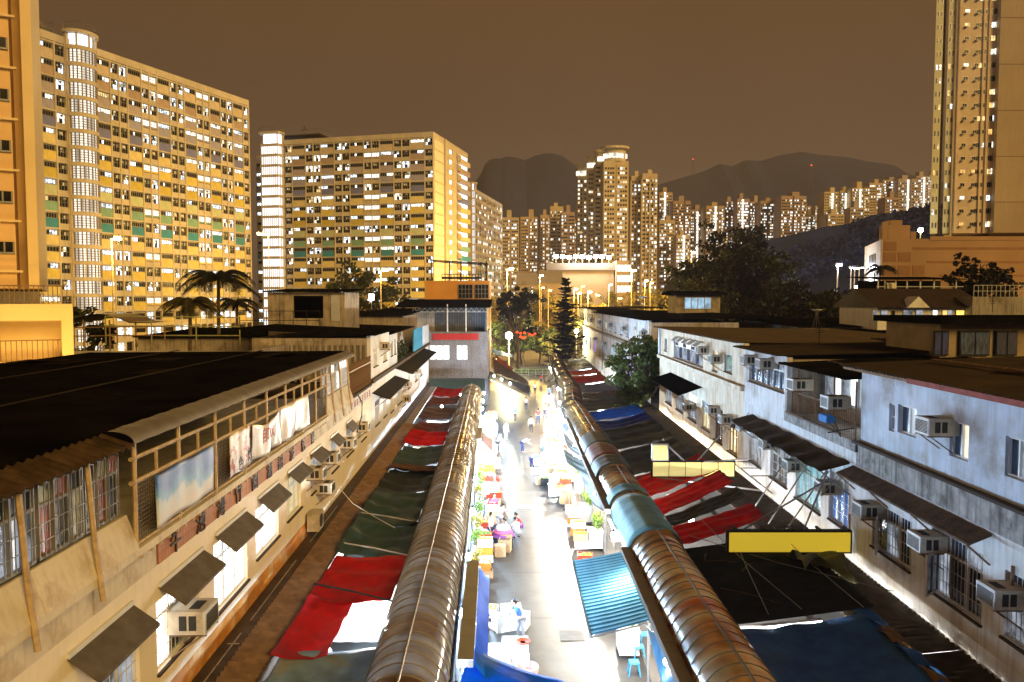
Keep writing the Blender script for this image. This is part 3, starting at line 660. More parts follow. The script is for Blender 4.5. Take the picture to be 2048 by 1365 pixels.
for i in range(9):
    px = 1112+i*13.2; p = pd(px, 516+(i % 3), 331); q = thing('floodlight', 'white floodlight on the sports hall roof edge', 'floodlight', (p.x, 331, pa.z), 'floodlights on the hall roof')
    MB().tube([(p.x, 331, pa.z), (p.x, 331, p.z)], .15, 5).build('post', M_pole, q)
    MB().box(p.x-.9, p.x+.9, 330.6, 331.2, p.z, p.z+1.3).build('lamp_glass', M_whl, q)
plight((pd(1150, 516, 329).x, 326, pa.z+4), 16000, (1, .95, .8), 2, 'hall_light'); 
plight((pd(1200, 516, 329).x, 326, pa.z+4), 16000, (1, .95, .8), 2, 'hall_light')
pe = pd(1036, 548, 300)
t = thing('pavilion', 'low pavilion with pitched tent roofs beside the sports hall', 'building', (pe.x, 300, 0))
for i in range(2):
    x = pe.x+i*9; MB().box(x, x+8.4, 300, 310, 0, 19+i).build('wall', M_hall, t)
    mb = MB(); mb.extr([(299, 19+i), (311, 19+i), (305, 24+i)], x-.6, x+8.9); mb.build('roof', M_hallroof, t)
q = MB(); q.use(M_lbright); q.box(pe.x+3, pe.x+6, 299.9, 299.99, 14, 18); q.build('window', None, t)

# ================================================================== trees
M_bark = mat('bark', (.10, .07, .045), rough=.9, var=.3, scale=6)
def leafmat(n, c): return mat('leaf_'+n, c, rough=.6, var=.35, scale=1.5, transl=.25)
def tree(name, label, base, h, clumps, n, leaf, m, seed, group=None, trunk_r=.25):
    """clumps: (dx, dy, dz, rx, rz) relative to base; limbs run to each clump"""
    rr = random.Random(seed); b = Vector(base)
    t = thing(name, label, 'tree', b, group)
    tr = MB(); fork = b+Vector((0, 0, h*.38)); tr.tube([b, b+Vector((rr.uniform(-.2, .2), 0, h*.2)), fork], trunk_r, 7, trunk_r*.7)
    cs = []
    for c in clumps:
        q = b+Vector(c[:3]); mid = (fork+q)/2+Vector((rr.uniform(-.3, .3), rr.uniform(-.3, .3), -.3)); tr.tube([fork, mid, q], trunk_r*.55, 5, trunk_r*.12)
        for _ in range(4):
            e_ = q+Vector((rr.uniform(-1, 1)*c[3]*.8, rr.uniform(-1, 1)*c[3]*.8, rr.uniform(-.5, .9)*c[4])); tr.tube([mid, e_], trunk_r*.16, 4, .02)
        for _ in range(9):                                                     # many small sub-clumps leave gaps between them
            a = Vector((rr.gauss(0, .5)*c[3], rr.gauss(0, .5)*c[3], rr.gauss(0, .45)*c[4])); s_ = rr.uniform(.28, .5)
            cs.append((q+a, c[3]*s_, c[4]*s_*.8))
    tr.build('trunk', M_bark, t)
    mb = MB(); leaf_cloud(mb, cs, n, leaf, rr); mb.build('crown', m, t)
    return t
def clumps(rx, z0, z1, n, seed, r=.5):
    rr = random.Random(seed); out = []
    for i in range(n):
        a = rr.uniform(0, 6.28); z = rr.uniform(z0, z1); k = math.sin(math.pi*min(.95, max(.12, (z-z0)/(z1-z0)*.8+.15)))
        out.append((math.cos(a)*rx*k*rr.uniform(.2, .8), math.sin(a)*rx*k*rr.uniform(.2, .8), z, rx*r*rr.uniform(.7, 1.2), rx*r*.8))
    return out
G1, G2, G3, G4 = leafmat('dark', (.030, .038, .014)), leafmat('mid', (.09, .115, .025)), leafmat('olive', (.26, .22, .05)), leafmat('black', (.012, .013, .010))  # olive leaves lightened to carry the golden lamp glow of the park
# tree growing out of the stalls before the white buildings
p = pz(1278, 812, 3.0)
tree('street_tree', 'bushy green tree growing between the stall roofs and the white wall', (11.0, 64.5, 0), 8.6, clumps(3.4, 4.1, 9.0, 15, 1, .42), 7500, .30, G2, 1)
# tall pine
def pine(label, base, h, seed):
    rr = random.Random(seed); b = Vector(base); t = thing('pine_tree', label, 'tree', b)
    MB().tube([b, b+Vector((0, 0, h*.5)), b+Vector((0, 0, h))], .28, 7, .05).build('trunk', M_bark, t)
    mb = MB(); br = MB(); z = h*.12
    while z < h-.3:
        k = (1-z/h)**.75*h*.27*rr.uniform(.6, 1.15)+.15
        n = 7; off = rr.uniform(0, 6)
        for i in range(n):
            a = off+i*2*math.pi/n+rr.uniform(-.3, .3); d = Vector((math.cos(a), math.sin(a), 0)); p0 = b+Vector((0, 0, z+rr.uniform(-.2, .2))); ln = k*rr.uniform(.5, 1.2)
            tip = p0+d*ln+Vector((0, 0, ln*rr.uniform(-.12, .3))); br.tube([p0, tip], .035, 4, .015)
            side = Vector((-d.y, d.x, 0)); m_ = max(3, int(ln/.22))
            for j in range(1, m_+1):
                u = j/m_; c = p0+(tip-p0)*u
                for sg in (-1, 1):
                    e_ = c+side*sg*.5*(1.2-u*.6)+d*.22+Vector((0, 0, rr.uniform(-.05, .25))); w_ = d*.14+Vector((0, 0, .11))
                    mb.quad(c-w_, c+w_, e_+w_*.6, e_-w_*.6)
        z += rr.uniform(.3, .75)
    br.build('branch', M_bark, t); mb.build('crown', G4, t)
pine('tall dark tiered pine at the end of the market street', pz(1122, 703, 0)+Vector((0, -2, 0)) if False else (8.7, 122, 0), 16.4, 4)
p = pd(1035, 700, 132)
tree('park_tree', 'dark rounded tree silhouetted at the end of the street', (p.x, 132, 0), 14.5, clumps(4.3, 7.5, 15.0, 13, 12, .4), 5500, .5, G4, 6, 'park trees', .35)
rr = random.Random(31)
for i in range(15):
    px = rr.uniform(985, 1160); D = rr.uniform(138, 165); p = pd(px, 660, D)
    h = rr.uniform(6, 10)
    tree('park_tree', 'olive lamp-lit tree in the park behind the market', (p.x, D, 0), h, clumps(3.2, h*.35, h, 9, 40+i, .45), 2000, .5, G3 if i % 2 else G2, 50+i, 'park trees', .18)
for i in range(16):
    px = 990+i*29; D = rr.uniform(205, 300); p = pd(px, 570, D); h = rr.uniform(10, 17)
    tree('park_tree', 'brown hazy tree in front of the sports hall', (p.x, D, 0), h, clumps(h*.42, h*.3, h, 9, 80+i, .45), 1100, 1.0, G3, 90+i, 'park trees', .3)
# big dark trees on the right
for i, (px, py, D, h, rx) in enumerate(((1400, 545, 150, 21, 6.5), (1450, 520, 155, 25, 7.5), (1500, 505, 160, 26, 7), (1545, 540, 150, 20, 6), (1590, 565, 140, 14, 5.0), (1640, 570, 135, 13, 5), (1690, 575, 130, 13, 5), (1735, 580, 125, 13.5, 4.5), (1560, 580, 120, 11, 4.5), (1420, 590, 120, 11, 5), (1480, 590, 118, 11, 5), (1655, 590, 112, 10, 4))):
    p = pd(px, py, D)
    tree('broadleaf_tree', 'big dark tree standing beyond the market rooftops' if h > 15 else 'low dark tree behind the market rooftops', (p.x, D, 0), h, clumps(rx*1.15, h*.3, h, 18, 120+i, .48), 5200, .85, G4 if i % 3 else G1, 140+i, 'dark trees beyond the rooftops', .4)
p = pd(700, 600, 150)
tree('broadleaf_tree', 'dark tree with a broad crown before the middle slab', (p.x, 150, 0), 18, [(-9, 0, 11, 4, 3), (-5, 0, 13, 4, 3.5), (0, 0, 15, 4, 3.5), (3, 0, 16, 3.5, 3), (6, 0, 13, 4, 4), (9, 0, 11, 3.5, 4), (-12, 0, 10, 3, 2.5), (1, 0, 11, 4, 4)], 6000, .75, G1, 171, None, .4)
for i, (px, D, h) in enumerate(((800, 145, 12), (630, 140, 10), (150, 70, 12.6))):
    p = pd(px, 620, D); tree('broadleaf_tree', ['shadowy tree under the sodium lamp near the end wall', 'low tree behind the rooftop shed', 'bare-looking small tree beside the orange terrace'][i], (p.x, D, 0), h, clumps(3.5, h*.4, h, 8, 180+i, .42), 1600, .55, G1, 185+i)
def palm(label, base, h, fl, n, seed, m=None):
    rr = random.Random(seed); b = Vector(base); t = thing('palm_tree', label, 'tree', b, 'palm trees'); top = b+Vector((.2, 0, h))
    MB().tube([b, b+Vector((.1, 0, h*.5)), top], .2, 7, .13).build('trunk', M_bark, t)
    mb = MB()
    for i in range(n):
        a = i*2.39996+rr.uniform(-.2, .2); up = rr.uniform(.15, 1.1); d = Vector((math.cos(a), math.sin(a), 0)); ln = fl*rr.uniform(.85, 1.1)
        pts = []; 
        for j in range(13):
            u = j/12; pts.append(top+d*ln*(u*.92)+Vector((0, 0, ln*(up*u-1.05*(up*.6+.45)*u*u))))
        side = Vector((-d.y, d.x, 0))
        mb.tube(pts, .035, 4, .01)
        for j in range(1, 12):
            for q in range(3):
                u = (j+q/3)/12; c = pts[j]+(pts[j+1]-pts[j])*(q/3); l2 = ln*.26*(1-abs(u-.45)*1.2)+.15
                for sg in (-1, 1):
                    e_ = c+side*sg*l2*.8+(pts[j+1]-pts[j])*1.2+Vector((0, 0, -l2*.45)); w_ = (pts[j+1]-pts[j]).normalized()*.05
                    mb.quad(c-w_, c+w_, e_)
    mb.build('fronds', m or G4, t)
p = pd(432, 560, 62); palm('tall palm with drooping dark fronds beside the rooftop railings', (p.x, 62, 0), p.z, 3.4, 22, 3)
p = pd(375, 600, 60); palm('shorter bushy palm next to the tall palm', (p.x, 60, 0), p.z-.3, 2.6, 22, 4, leafmat('palm', (.05, .045, .015)))
p = pd(470, 600, 75); palm('small palm behind the tall palm', (p.x, 75, 0), p.z-.4, 2.4, 16, 5)
p = pd(1758, 538, 110); palm('slim palm silhouetted against the white podium side', (p.x, 110, 0), p.z, 2.6, 15, 6)

# ================================================================== low roofs and huts behind the rows
M_roofk = mat('black_roof_sheet', (.006, .0055, .005), rough=.95, var=.4, scale=.8, spec=0.)
M_roofb = mat('brown_roof_sheet', (.035, .026, .018), rough=.9, spec=.05, var=.3, scale=.7, dirt=(.03, .024, .018), dirt_amt=.6)
M_conc = mat('stained_concrete', (.34, .31, .27), var=.25, scale=1.2, streak=.7, dirt=(.06, .05, .04), dirt_amt=.7, dirt_scale=.6)
M_hut = mat('hut_board', (.34, .29, .23), var=.2, scale=1, streak=.6, dirt=(.05, .04, .03), dirt_amt=.7)
def corr(mb, x0, x1, y0, y1, z0, z1, per=.22, amp=.035, along='x', th=.03):
    """corrugated sheet over x0..x1, y0..y1; height runs z0 at y0 to z1 at y1; ridges run along y"""
    n = max(4, int((x1-x0)/per*4)); top = []; 
    for s_ in (0, -th):
        top.append([(x0+(x1-x0)*i/n, y, z+amp*math.sin(2*math.pi*(x1-x0)/per*i/n)+s_) for i in range(n+1) for y, z in ((y0, z0), (y1, z1))])
    a = mb.pts(top[0]); b = mb.pts(top[1])
    for i in range(n):
        mb.face((a+2*i, a+2*i+2, a+2*i+3, a+2*i+1)); mb.face((b+2*i, b+2*i+1, b+2*i+3, b+2*i+2))
        mb.face((a+2*i, b+2*i, b+2*i+2, a+2*i+2)); mb.face((a+2*i+1, a+2*i+3, b+2*i+3, b+2*i+1))
# rooftop shed
p0, p1 = pd(537, 665, 53), pd(690, 665, 53)
t = thing('rooftop_shed', 'stained rooftop shed with one wide dark opening', 'shed', ((p0.x+p1.x)/2, 54, p0.z))
zt = pd(600, 585, 53).z; w_ = p1.x-p0.x
mb = MB(); mb.box(p0.x, p0.x+w_*.33, 53, 53.15, 9.9, zt); mb.box(p0.x+w_*.72, p1.x, 53, 53.15, 9.9, zt); mb.box(p0.x+w_*.33, p0.x+w_*.72, 53, 53.15, 9.9, 11.3); mb.box(p0.x+w_*.33, p0.x+w_*.72, 53, 53.15, zt-.25, zt)
mb.box(p0.x, p0.x+.15, 53.16, 58, 9.9, zt); mb.box(p1.x-.15, p1.x, 53.16, 58, 9.9, zt); mb.build('wall', M_hut, t)
MB().box(p0.x+.2, p1.x-.2, 57.5, 57.6, 9.9, zt).build('back_wall', M_black, t)
mb = MB(); corr(mb, p0.x-.3, p1.x+.4, 52.6, 58.4, zt+.06, zt+.3); mb.build('roof', M_roofk, t)
MB().box(p1.x-.95, p1.x-.35, 52.95, 53.01, 11.1, zt-.2).build('door', M_frame, t)
# fence rail in front of the shed and courtyard railings
def fence(name, label, pts, h, step, m, nrail=2, r=.03):
    t = thing(name, label, 'fence', pts[0]); mb = MB()
    for a_, b_ in zip(pts, pts[1:]):
        a_, b_ = Vector(a_), Vector(b_); n = max(1, int((b_-a_).length/step))
        for i in range(n+1): q = a_+(b_-a_)*i/n; MB().tube([q, q+Vector((0, 0, h))], r, 5).build('post', m, t)
        for j in range(nrail): dz = Vector((0, 0, h*(j+1)/nrail)); mb.tube([a_+dz, b_+dz], r*.9, 5)
    mb.build('rail', m, t); return t
M_grn = mat('green_railing', (.25, .26, .12), rough=.5)
za = 9.6
fence('courtyard_fence', 'green pipe fence of the courtyard behind the dark roof', [pd(140, 690, 48), pd(330, 688, 48)], 1.1, 2.6, M_rust, 2, .04)
fence('courtyard_fence', 'tall green pipe fence with three rails below the palms', [pd(212, 690, 50), pd(480, 690, 52)], 1.9, 2.7, M_grn, 3, .045)
fence('rooftop_fence', 'thin black railing before the rooftop shed', [pd(480, 660, 50), pd(640, 660, 50)], 1.25, .8, M_black, 2, .025)
p = pd(150, 715, 50)
t = thing('retaining_wall', 'stained amber wall below the courtyard fence', 'wall', (p.x, 50, 0)); MB().box(-32, -13, 47, 47.4, 0, p.z+.6).build('coping', M_conc, t)
p0, p1 = pd(140, 640, 66), pd(290, 640, 66); t = thing('courtyard_shelter', 'dark humped shelter roof before the slab', 'shelter', (p0.x, 66, 0))
mb = MB(); mb.grid(lambda u, v: (p0.x+(p1.x-p0.x)*u, 66+5*v, pd(200, 645, 66).z+.75*math.sin(math.pi*min(1, u*1.2+.05))), 14, 3); mb.grid(lambda u, v: (p0.x+(p1.x-p0.x)*u, 66+5*v, pd(200, 645, 66).z-.08+.75*math.sin(math.pi*min(1, u*1.2+.05))), 14, 3); mb.build('roof', mat('shelter_roof', (.12, .07, .03)), t)
for u in (.15, .5, .85): x = p0.x+(p1.x-p0.x)*u; MB().tube([(x, 66.3, 0), (x, 66.3, pd(200, 645, 66).z+.2)], .07, 5).build('post', M_rust, t)

# orange hut with plant frame, tent-roofed grey building with the red sign at the end of the market
p0, p1, p2 = pd(850, 562, 108), pd(925, 562, 108), pd(980, 566, 110)
t = thing('rooftop_house', 'orange rooftop house with dark gridded windows and pipe frame on top', 'building', (p1.x, 112, 0))
zt = p0.z; mo = mat('orange_render', (.62, .30, .06), var=.1, scale=.5)
MB().box(p0.x, p2.x, 108, 116, 0, zt).build('wall', mo, t)
for a_, b_ in ((917, 945), (950, 977)):
    x0, x1 = pd(a_, 580, 108).x, pd(b_, 580, 108).x; q = MB(); q.use(M_slabdark); q.box(x0, x1, 107.9, 107.99, pd(0, 597, 108).z, pd(0, 570, 108).z); q.use(M_steel)
    for i in range(5): x = x0+(x1-x0)*i/4; q.box(x-.04, x+.04, 107.85, 107.98, pd(0, 597, 108).z, pd(0, 570, 108).z)
    for j in range(4): z = pd(0, 597, 108).z+.65*j; q.box(x0, x1, 107.84, 107.97, z-.03, z+.03)
    q.build('window', None, t)
mb = MB(); zb = zt
for x in (861, 898, 921, 972): q = pd(x, 522, 108); mb.tube([(q.x, 109, zb), (q.x, 109, q.z)], .1, 5)
q0, q1 = pd(858, 520, 108), pd(975, 527, 108); mb.tube([(q0.x, 109, q0.z), (q1.x, 109, q1.z)], .09, 5); mb.tube([(q0.x, 113, q0.z), (q1.x, 113, q1.z)], .09, 5); mb.tube([(q1.x-1, 109, q1.z), (q1.x-1, 114, q1.z)], .25, 5)
mb.build('pipe_frame', M_black, t)
mb = MB(); x0, x1 = pd(882, 555, 108).x, pd(962, 555, 108).x
for i in range(14): x = x0+(x1-x0)*i/13; mb.box(x-.05, x+.05, 109.5, 109.6, zb, zb+1.0)
mb.box(x0, x1, 109.4, 109.7, zb+.3, zb+.6); mb.box(x0, x1, 109.45, 109.65, zb+.95, zb+1.05); mb.build('roof_plant', M_black, t)

M_peb = mat('pebble_dash', (.17, .16, .17), var=.35, scale=6, bump=.6, streak=.8, dirt=(.10, .09, .09), dirt_amt=.6)
Dg = 90
p0, p1 = pd(858, 755, Dg), pd(975, 755, Dg)
t = thing('end_building', 'grey pebble-dashed building with blank red sign across the market end', 'building', ((p0.x+p1.x)/2, Dg+3, 0))
zt = pd(900, 664, Dg).z; zr = pd(900, 615, Dg).z
holes = []
wb = MB(); 
xs = [p0.x]+[pd(x, 700, Dg).x for x in (859, 899, 913.5, 935)]+[p1.x]; z0, z1 = pd(0, 720, Dg).z, pd(0, 691, Dg).z
for i in range(5):
    if i in (1, 3): wb.box(xs[i], xs[i+1], Dg, Dg+.2, 0, z0); wb.box(xs[i], xs[i+1], Dg, Dg+.2, z1, zt)
    else: wb.box(xs[i], xs[i+1], Dg, Dg+.2, 0, zt)
wb.box(p1.x-.2, p1.x, Dg+.201, Dg+10, 0, zt); wb.box(p0.x, p1.x-.201, Dg+.25, Dg+10, zt-.25, zt-.02)
wb.build('wall', M_peb, t)
for i, n in ((1, 3), (3, 2)):
    for j in range(n):
        a_, b_ = xs[i]+(xs[i+1]-xs[i])*j/n, xs[i]+(xs[i+1]-xs[i])*(j+1)/n; q = MB(); q.use(M_frame)
        for e0, e1, f0, f1 in ((a_, a_+.06, z0, z1), (b_-.06, b_, z0, z1), (a_, b_, z0, z0+.07), (a_, b_, z1-.07, z1), (a_, b_, z1-.5, z1-.44)): q.box(e0, e1, Dg+.06, Dg+.13, f0, f1)
        q.use(lit('hall_window', (.98, 1, .95), 3.0, var=.3)); q.quad((a_, Dg+.14, z0), (b_, Dg+.14, z0), (b_, Dg+.14, z1), (a_, Dg+.14, z1)); q.build('window', None, t)
# upper storey of corrugated metal with trussed roof
M_corr = mat('grey_groove_shading', (.10, .10, .11), rough=.6, var=.3, stripe=(0, .3, (.06, .06, .065), .5))  # the sheet is flat; dark stripes stand for shaded grooves
mb = MB(); mb.box(p0.x-1.5, p1.x-.3, Dg+2.5, Dg+2.6, zt-.01, zr+.3); mb.box(p1.x-.3, p1.x-.1, Dg+.3, Dg+9, zt-.01, zr); mb.build('upper_wall', M_corr, t)
mb = MB(); mb.extr([(Dg-.6, zr-.05), (Dg+8, zr+.9), (Dg+8, zr+.98), (Dg-.6, zr+.03)], p0.x-4, p1.x+.4); mb.build('roof', M_roofk, t)
mb = MB()
for i in range(14):
    x = p0.x-2+i*.62; mb.tube([(x, Dg-.1, zr-.55), (x+.31, Dg-.1, zr-.08), (x+.62, Dg-.1, zr-.55)], .03, 4)
mb.tube([(p0.x-2, Dg-.1, zr-.55), (p0.x+7, Dg-.1, zr-.55)], .035, 4); mb.build('truss', M_frame, t)
for x in (895, 932): q = pd(x, 664, Dg-.4); MB().tube([(q.x, Dg-.4, q.z), (q.x, Dg-.4, pd(x, 609, Dg-.4).z)], .07, 6).build('white_post', mat('white_paint', (.7, .7, .68)), t)
q0, q1 = pd(866, 680, Dg-.2), pd(957, 668, Dg-.2)
ts = thing('wall_sign', 'blank red rectangular sign on the grey pebble-dashed wall', 'sign', (q0.x, Dg-.2, q0.z)); MB().box(q0.x, q1.x, Dg-.2, Dg-.02, q0.z, q1.z).build('sign_face', mat('sign_red', (.34, .02, .02), var=.03, scale=1), ts); MB().box(q0.x-.06, q1.x+.06, Dg-.16, Dg-.01, q0.z-.06, q1.z+.06).build('sign_frame', M_rust, ts)
# roofs between the rows and the slabs
def flatroof(name, label, x0, x1, y0, y1, z, m, h=1.2, wall=M_hut):
    t = thing(name, label, 'building', ((x0+x1)/2, (y0+y1)/2, 0)); MB().box(x0, x1, y0, y1, 0, z-.001).build('wall', wall, t)
    mb = MB(); corr(mb, x0-.3, x1+.3, y0-.4, y1+.4, z+.07, z+.35); mb.build('roof', m, t); return t
flatroof('low_building', 'low building with flat black roof behind the dark roof', -30, -14.5, 60, 72, 9.6, M_roofk)
flatroof('low_building', 'low building with black roof before the orange rooftop house', -17, -9.5, 92, 104, 11.2, M_roofk)
flatroof('low_building', 'black-roofed shed lit from within below the middle slab', -21, -11, 76, 88, 11.0, M_roofk)
t = thing('floodlight', 'bright white floodlight on the rooftops below the blank end wall', 'floodlight', pd(743, 612, 90))
p = pd(743, 596, 90); MB().tube([p-Vector((0, 0, 1.4)), p], .05, 5).build('post', M_steel, t); MB().box(p.x-.25, p.x+.25, 89.8, 90.1, p.z-.3, p.z+.4).build('lamp_glass', M_whl, t); plight(p+Vector((0, 1, .2)), 120, (.9, .95, 1), .2, parent=t)
# ================================================================== the two rows along the market street
class Row:
    def __init__(s, x0, k, side):
        s.o = Vector((x0, 0, 0)); s.d = Vector((k, 1, 0)).normalized(); s.n = Vector((1, -k, 0)).normalized()*side; s.side = side
    def p(s, a, out, z): q = s.o+s.d*a+s.n*out; return Vector((q.x, q.y, z))
    def M(s, a, out, z): return frame(s.p(a, out, z), s.d if s.side > 0 else -s.d)
RL, RR = Row(-7.26, -.026, 1), Row(11.4, .0125, -1)
def rmb(row): return MB(lambda a, o, z: row.p(a, o, z))     # boxes in (along, out, z)
def wall_holes(row, s0, s1, z0, z1, holes, m, parent, name='wall', out=0., depth=.22):
    """a wall sheet with real openings and their reveals"""
    ss = sorted({s0, s1, *[h for q in holes for h in q[:2]]}); zs = sorted({z0, z1, *[h for q in holes for h in q[2:4]]})
    ss = [s for s in ss if s0 <= s <= s1]; zs = [z for z in zs if z0 <= z <= z1]
    mb = rmb(row)
    for a, b in zip(ss, ss[1:]):
        for c, d in zip(zs, zs[1:]):
            u, v = (a+b)/2, (c+d)/2
            if any(h[0] < u < h[1] and h[2] < v < h[3] for h in holes): continue
            mb.quad((a, out, c), (b, out, c), (b, out, d), (a, out, d))
    for h in holes:
        a, b, c, d = h[:4]; o2 = out-depth
        mb.quad((a, out, c), (b, out, c), (b, o2, c), (a, o2, c)); mb.quad((a, out, d), (b, out, d), (b, o2, d), (a, o2, d))
        mb.quad((a, out, c), (a, out, d), (a, o2, d), (a, o2, c)); mb.quad((b, out, c), (b, out, d), (b, o2, d), (b, o2, c))
    mb.quad((s0, out-depth-.01, z0), (s1, out-depth-.01, z0), (s1, out-depth-.01, z1), (s0, out-depth-.01, z1))
    mb.quad((s0, out, z1), (s1, out, z1), (s1, out-depth-.01, z1), (s0, out-depth-.01, z1)); mb.quad((s0, out, z0), (s0, out, z1), (s0, out-depth-.01, z1), (s0, out-depth-.01, z0)); mb.quad((s1, out, z0), (s1, out, z1), (s1, out-depth-.01, z1), (s1, out-depth-.01, z0))
    return mb.build(name, m, parent)
M_white = mat('window_white', (.62, .64, .66), rough=.45, var=.06)
M_glassb = mat('blue_dark_glass', (.03, .05, .10), rough=.12, var=.6, scale=1.5, spec=.6)
M_grille = mat('window_grille', (.30, .30, .32), rough=.5)
M_sill = mat('sill_dark', (.05, .035, .025), rough=.9)
RW = random.Random(77)
def window(row, b, s0, s1, z0, z1, cols=2, transom=.3, panes=(None,), fm=M_white, out=-.14, bars=0, sill=True, openl=None, fw=.055):
    w = rmb(row); f = w
    zt = z1-(z1-z0)*transom if transom else z1
    for i in range(cols+1):
        a = s0+(s1-s0)*i/cols; f.box(max(s0, a-fw/2), min(s1, a+fw/2), out-.02, out+.06, z0, z1)
    for z in ([z0+fw/2, z1-fw/2]+([zt] if transom else [])): f.box(s0, s1, out-.015, out+.055, z-fw/2, z+fw/2)
    if bars:
        n = int((s1-s0)/bars)
        for i in range(1, n): a = s0+(s1-s0)*i/n; f.box(a-.008, a+.008, out+.065, out+.08, z0, z1)
        for j in (1, 2): z = z0+(zt-z0)*j/3; f.box(s0, s1, out+.066, out+.081, z-.008, z+.008)
    wo_ = w.build('window', fm, b)
    k = 0
    for i in range(cols):
        for (a, c) in (((z0, zt), (zt, z1)) if transom else ((z0, z1),)):
            pm = panes[k % len(panes)] or M_glassb; k += 1
            q = rmb(row); x0, x1 = s0+(s1-s0)*i/cols+.01, s0+(s1-s0)*(i+1)/cols-.01
            q.quad((x0, out, a), (x1, out, a), (x1, out, c), (x0, out, c)); q.build('pane', pm, wo_)
    if sill: rmb(row).box(s0-.05, s1+.05, -.001, .07, z0-.07, z0-.012).build('sill', M_sill, wo_)
    if openl:                                                     # a casement standing open
        a, ang = openl; wd = (s1-s0)/cols; h = zt-z0-.02; MM = row.M(a, .05, z0) @ Matrix.Rotation(ang, 4, 'Z')
        q = MB(mf(MM))
        for bx in ((0, .05, 0, h), (wd-.05, wd, 0, h), (0, wd, 0, .05), (0, wd, h-.05, h)): q.box(bx[0], bx[1], -.03, .03, bx[2], bx[3])
        c = q.build('casement', fm, wo_); q = MB(mf(MM)); q.quad((.04, 0, .04), (wd-.04, 0, .04), (wd-.04, 0, h-.04), (.04, 0, h-.04)); q.build('casement_pane', M_glassb, wo_)
    return wo_
# window air conditioner, modelled once, copied
M_ac = mat('ac_casing', (.52, .46, .37), rough=.6, var=.2, scale=4, dirt=(.18, .12, .07), dirt_amt=.5, dirt_scale=3, rnd=.2); M_acg = mat('ac_grille', (.60, .62, .64), rough=.5, rnd=.15); M_acd = mat('ac_vent', (.03, .03, .03))
_m = MB(); _m.box(-.34, .34, -.62, .15, 0, .44); AC_C = _m.mesh('casing', M_ac, recenter=False)[0]
_m = MB(); _m.box(-.345, .345, -.66, -.621, -.005, .445)
AC_G = _m.mesh('front_panel', M_acg, recenter=False)[0]
_m = MB()
for i in range(9): z = .06+i*.036; _m.box(-.29, .29, -.675, -.661, z, z+.016)
for sx_ in (-1, 1):
    for a in (-.42, -.24): _m.box(sx_*.341-.004, sx_*.341+.004, a-.07, a+.07, .08, .36)
_m.box(-.2, .2, -.5, -.3, .441, .446); AC_V = _m.mesh('vent', M_acd, recenter=False)[0]
_m = MB()
for x in (-.3, .3):
    _m.tube([(x, .0, -.03), (x, -.66, -.03)], .018, 4); _m.tube([(x, .0, -.45), (x, -.58, -.03)], .016, 4)
_m.tube([(-.3, -.6, -.03), (.3, -.6, -.03)], .018, 4); AC_B = _m.mesh('bracket', M_rust, recenter=False)[0]
_m = MB()
for x in (-.36, .36): _m.tube([(x, .02, .85), (x, -.64, -.03)], .016, 4)
_m.tube([(-.36, -.62, -.02), (.36, -.62, -.02)], .016, 4); AC_B2 = _m.mesh('stay', M_steel, recenter=False)[0]
def ac(row, s, z, label, grp, out=0., sc=1., stay=False):
    MM = row.M(s, out, z) @ Matrix.Scale(sc, 4); t = thing('air_conditioner', label, 'air conditioner', group=grp, M=T(*row.p(s, out, z)))
    inst('casing', AC_C, MM, t); inst('front_panel', AC_G, MM, t); inst('vent', AC_V, MM, t); inst('bracket', AC_B2 if stay else AC_B, MM, t); return t
def awning(row, b, s0, s1, z, o, drop, m, flange=True, thick=.03, wallout=0.):
    """sheet hood over a window: slopes down and out from the wall"""
    mb = MB(lambda x, y, zz: row.p(x, y, zz))
    mb.extr([(wallout+.02, z), (wallout+o, z-drop), (wallout+o, z-drop-thick-.03), (wallout+.02, z-thick)], s0, s1); h = mb.build('window_hood', m, b)
    if flange:
        q = rmb(row); q.box(s0, s1, wallout+.001, wallout+.06, z-.02, z+.07); q.build('hood_flange', M_white, h)
    return h
M_hood = mat('hood_brown', (.10, .085, .07), rough=.75, var=.25, scale=3)
M_cream = mat('cream_render', (.80, .74, .62), var=.05, scale=.8, streak=.13, dirt=(.50, .38, .22), dirt_amt=.22, dirt_scale=.5)
M_creamp = mat('cream_panel', (.66, .61, .50), var=.08, scale=1, streak=.22, dirt=(.22, .12, .05), dirt_amt=.5, dirt_scale=1.2, rnd=.06)
M_tile = mat('brown_tile', (.42, .17, .055), var=.2, scale=3, rough=.6, streak=.4, dirt=(.14, .06, .02), dirt_amt=.5, rnd=.12)
M_rail = mat('tan_pipe', (.45, .34, .20), rough=.55, var=.25, scale=6, dirt=(.18, .08, .03), dirt_amt=.6, dirt_scale=4)
M_mesh = mat('wire_mesh', (.10, .075, .05), rough=.7)
M_inter = mat('dark_interior', (.01, .009, .008), rough=1)
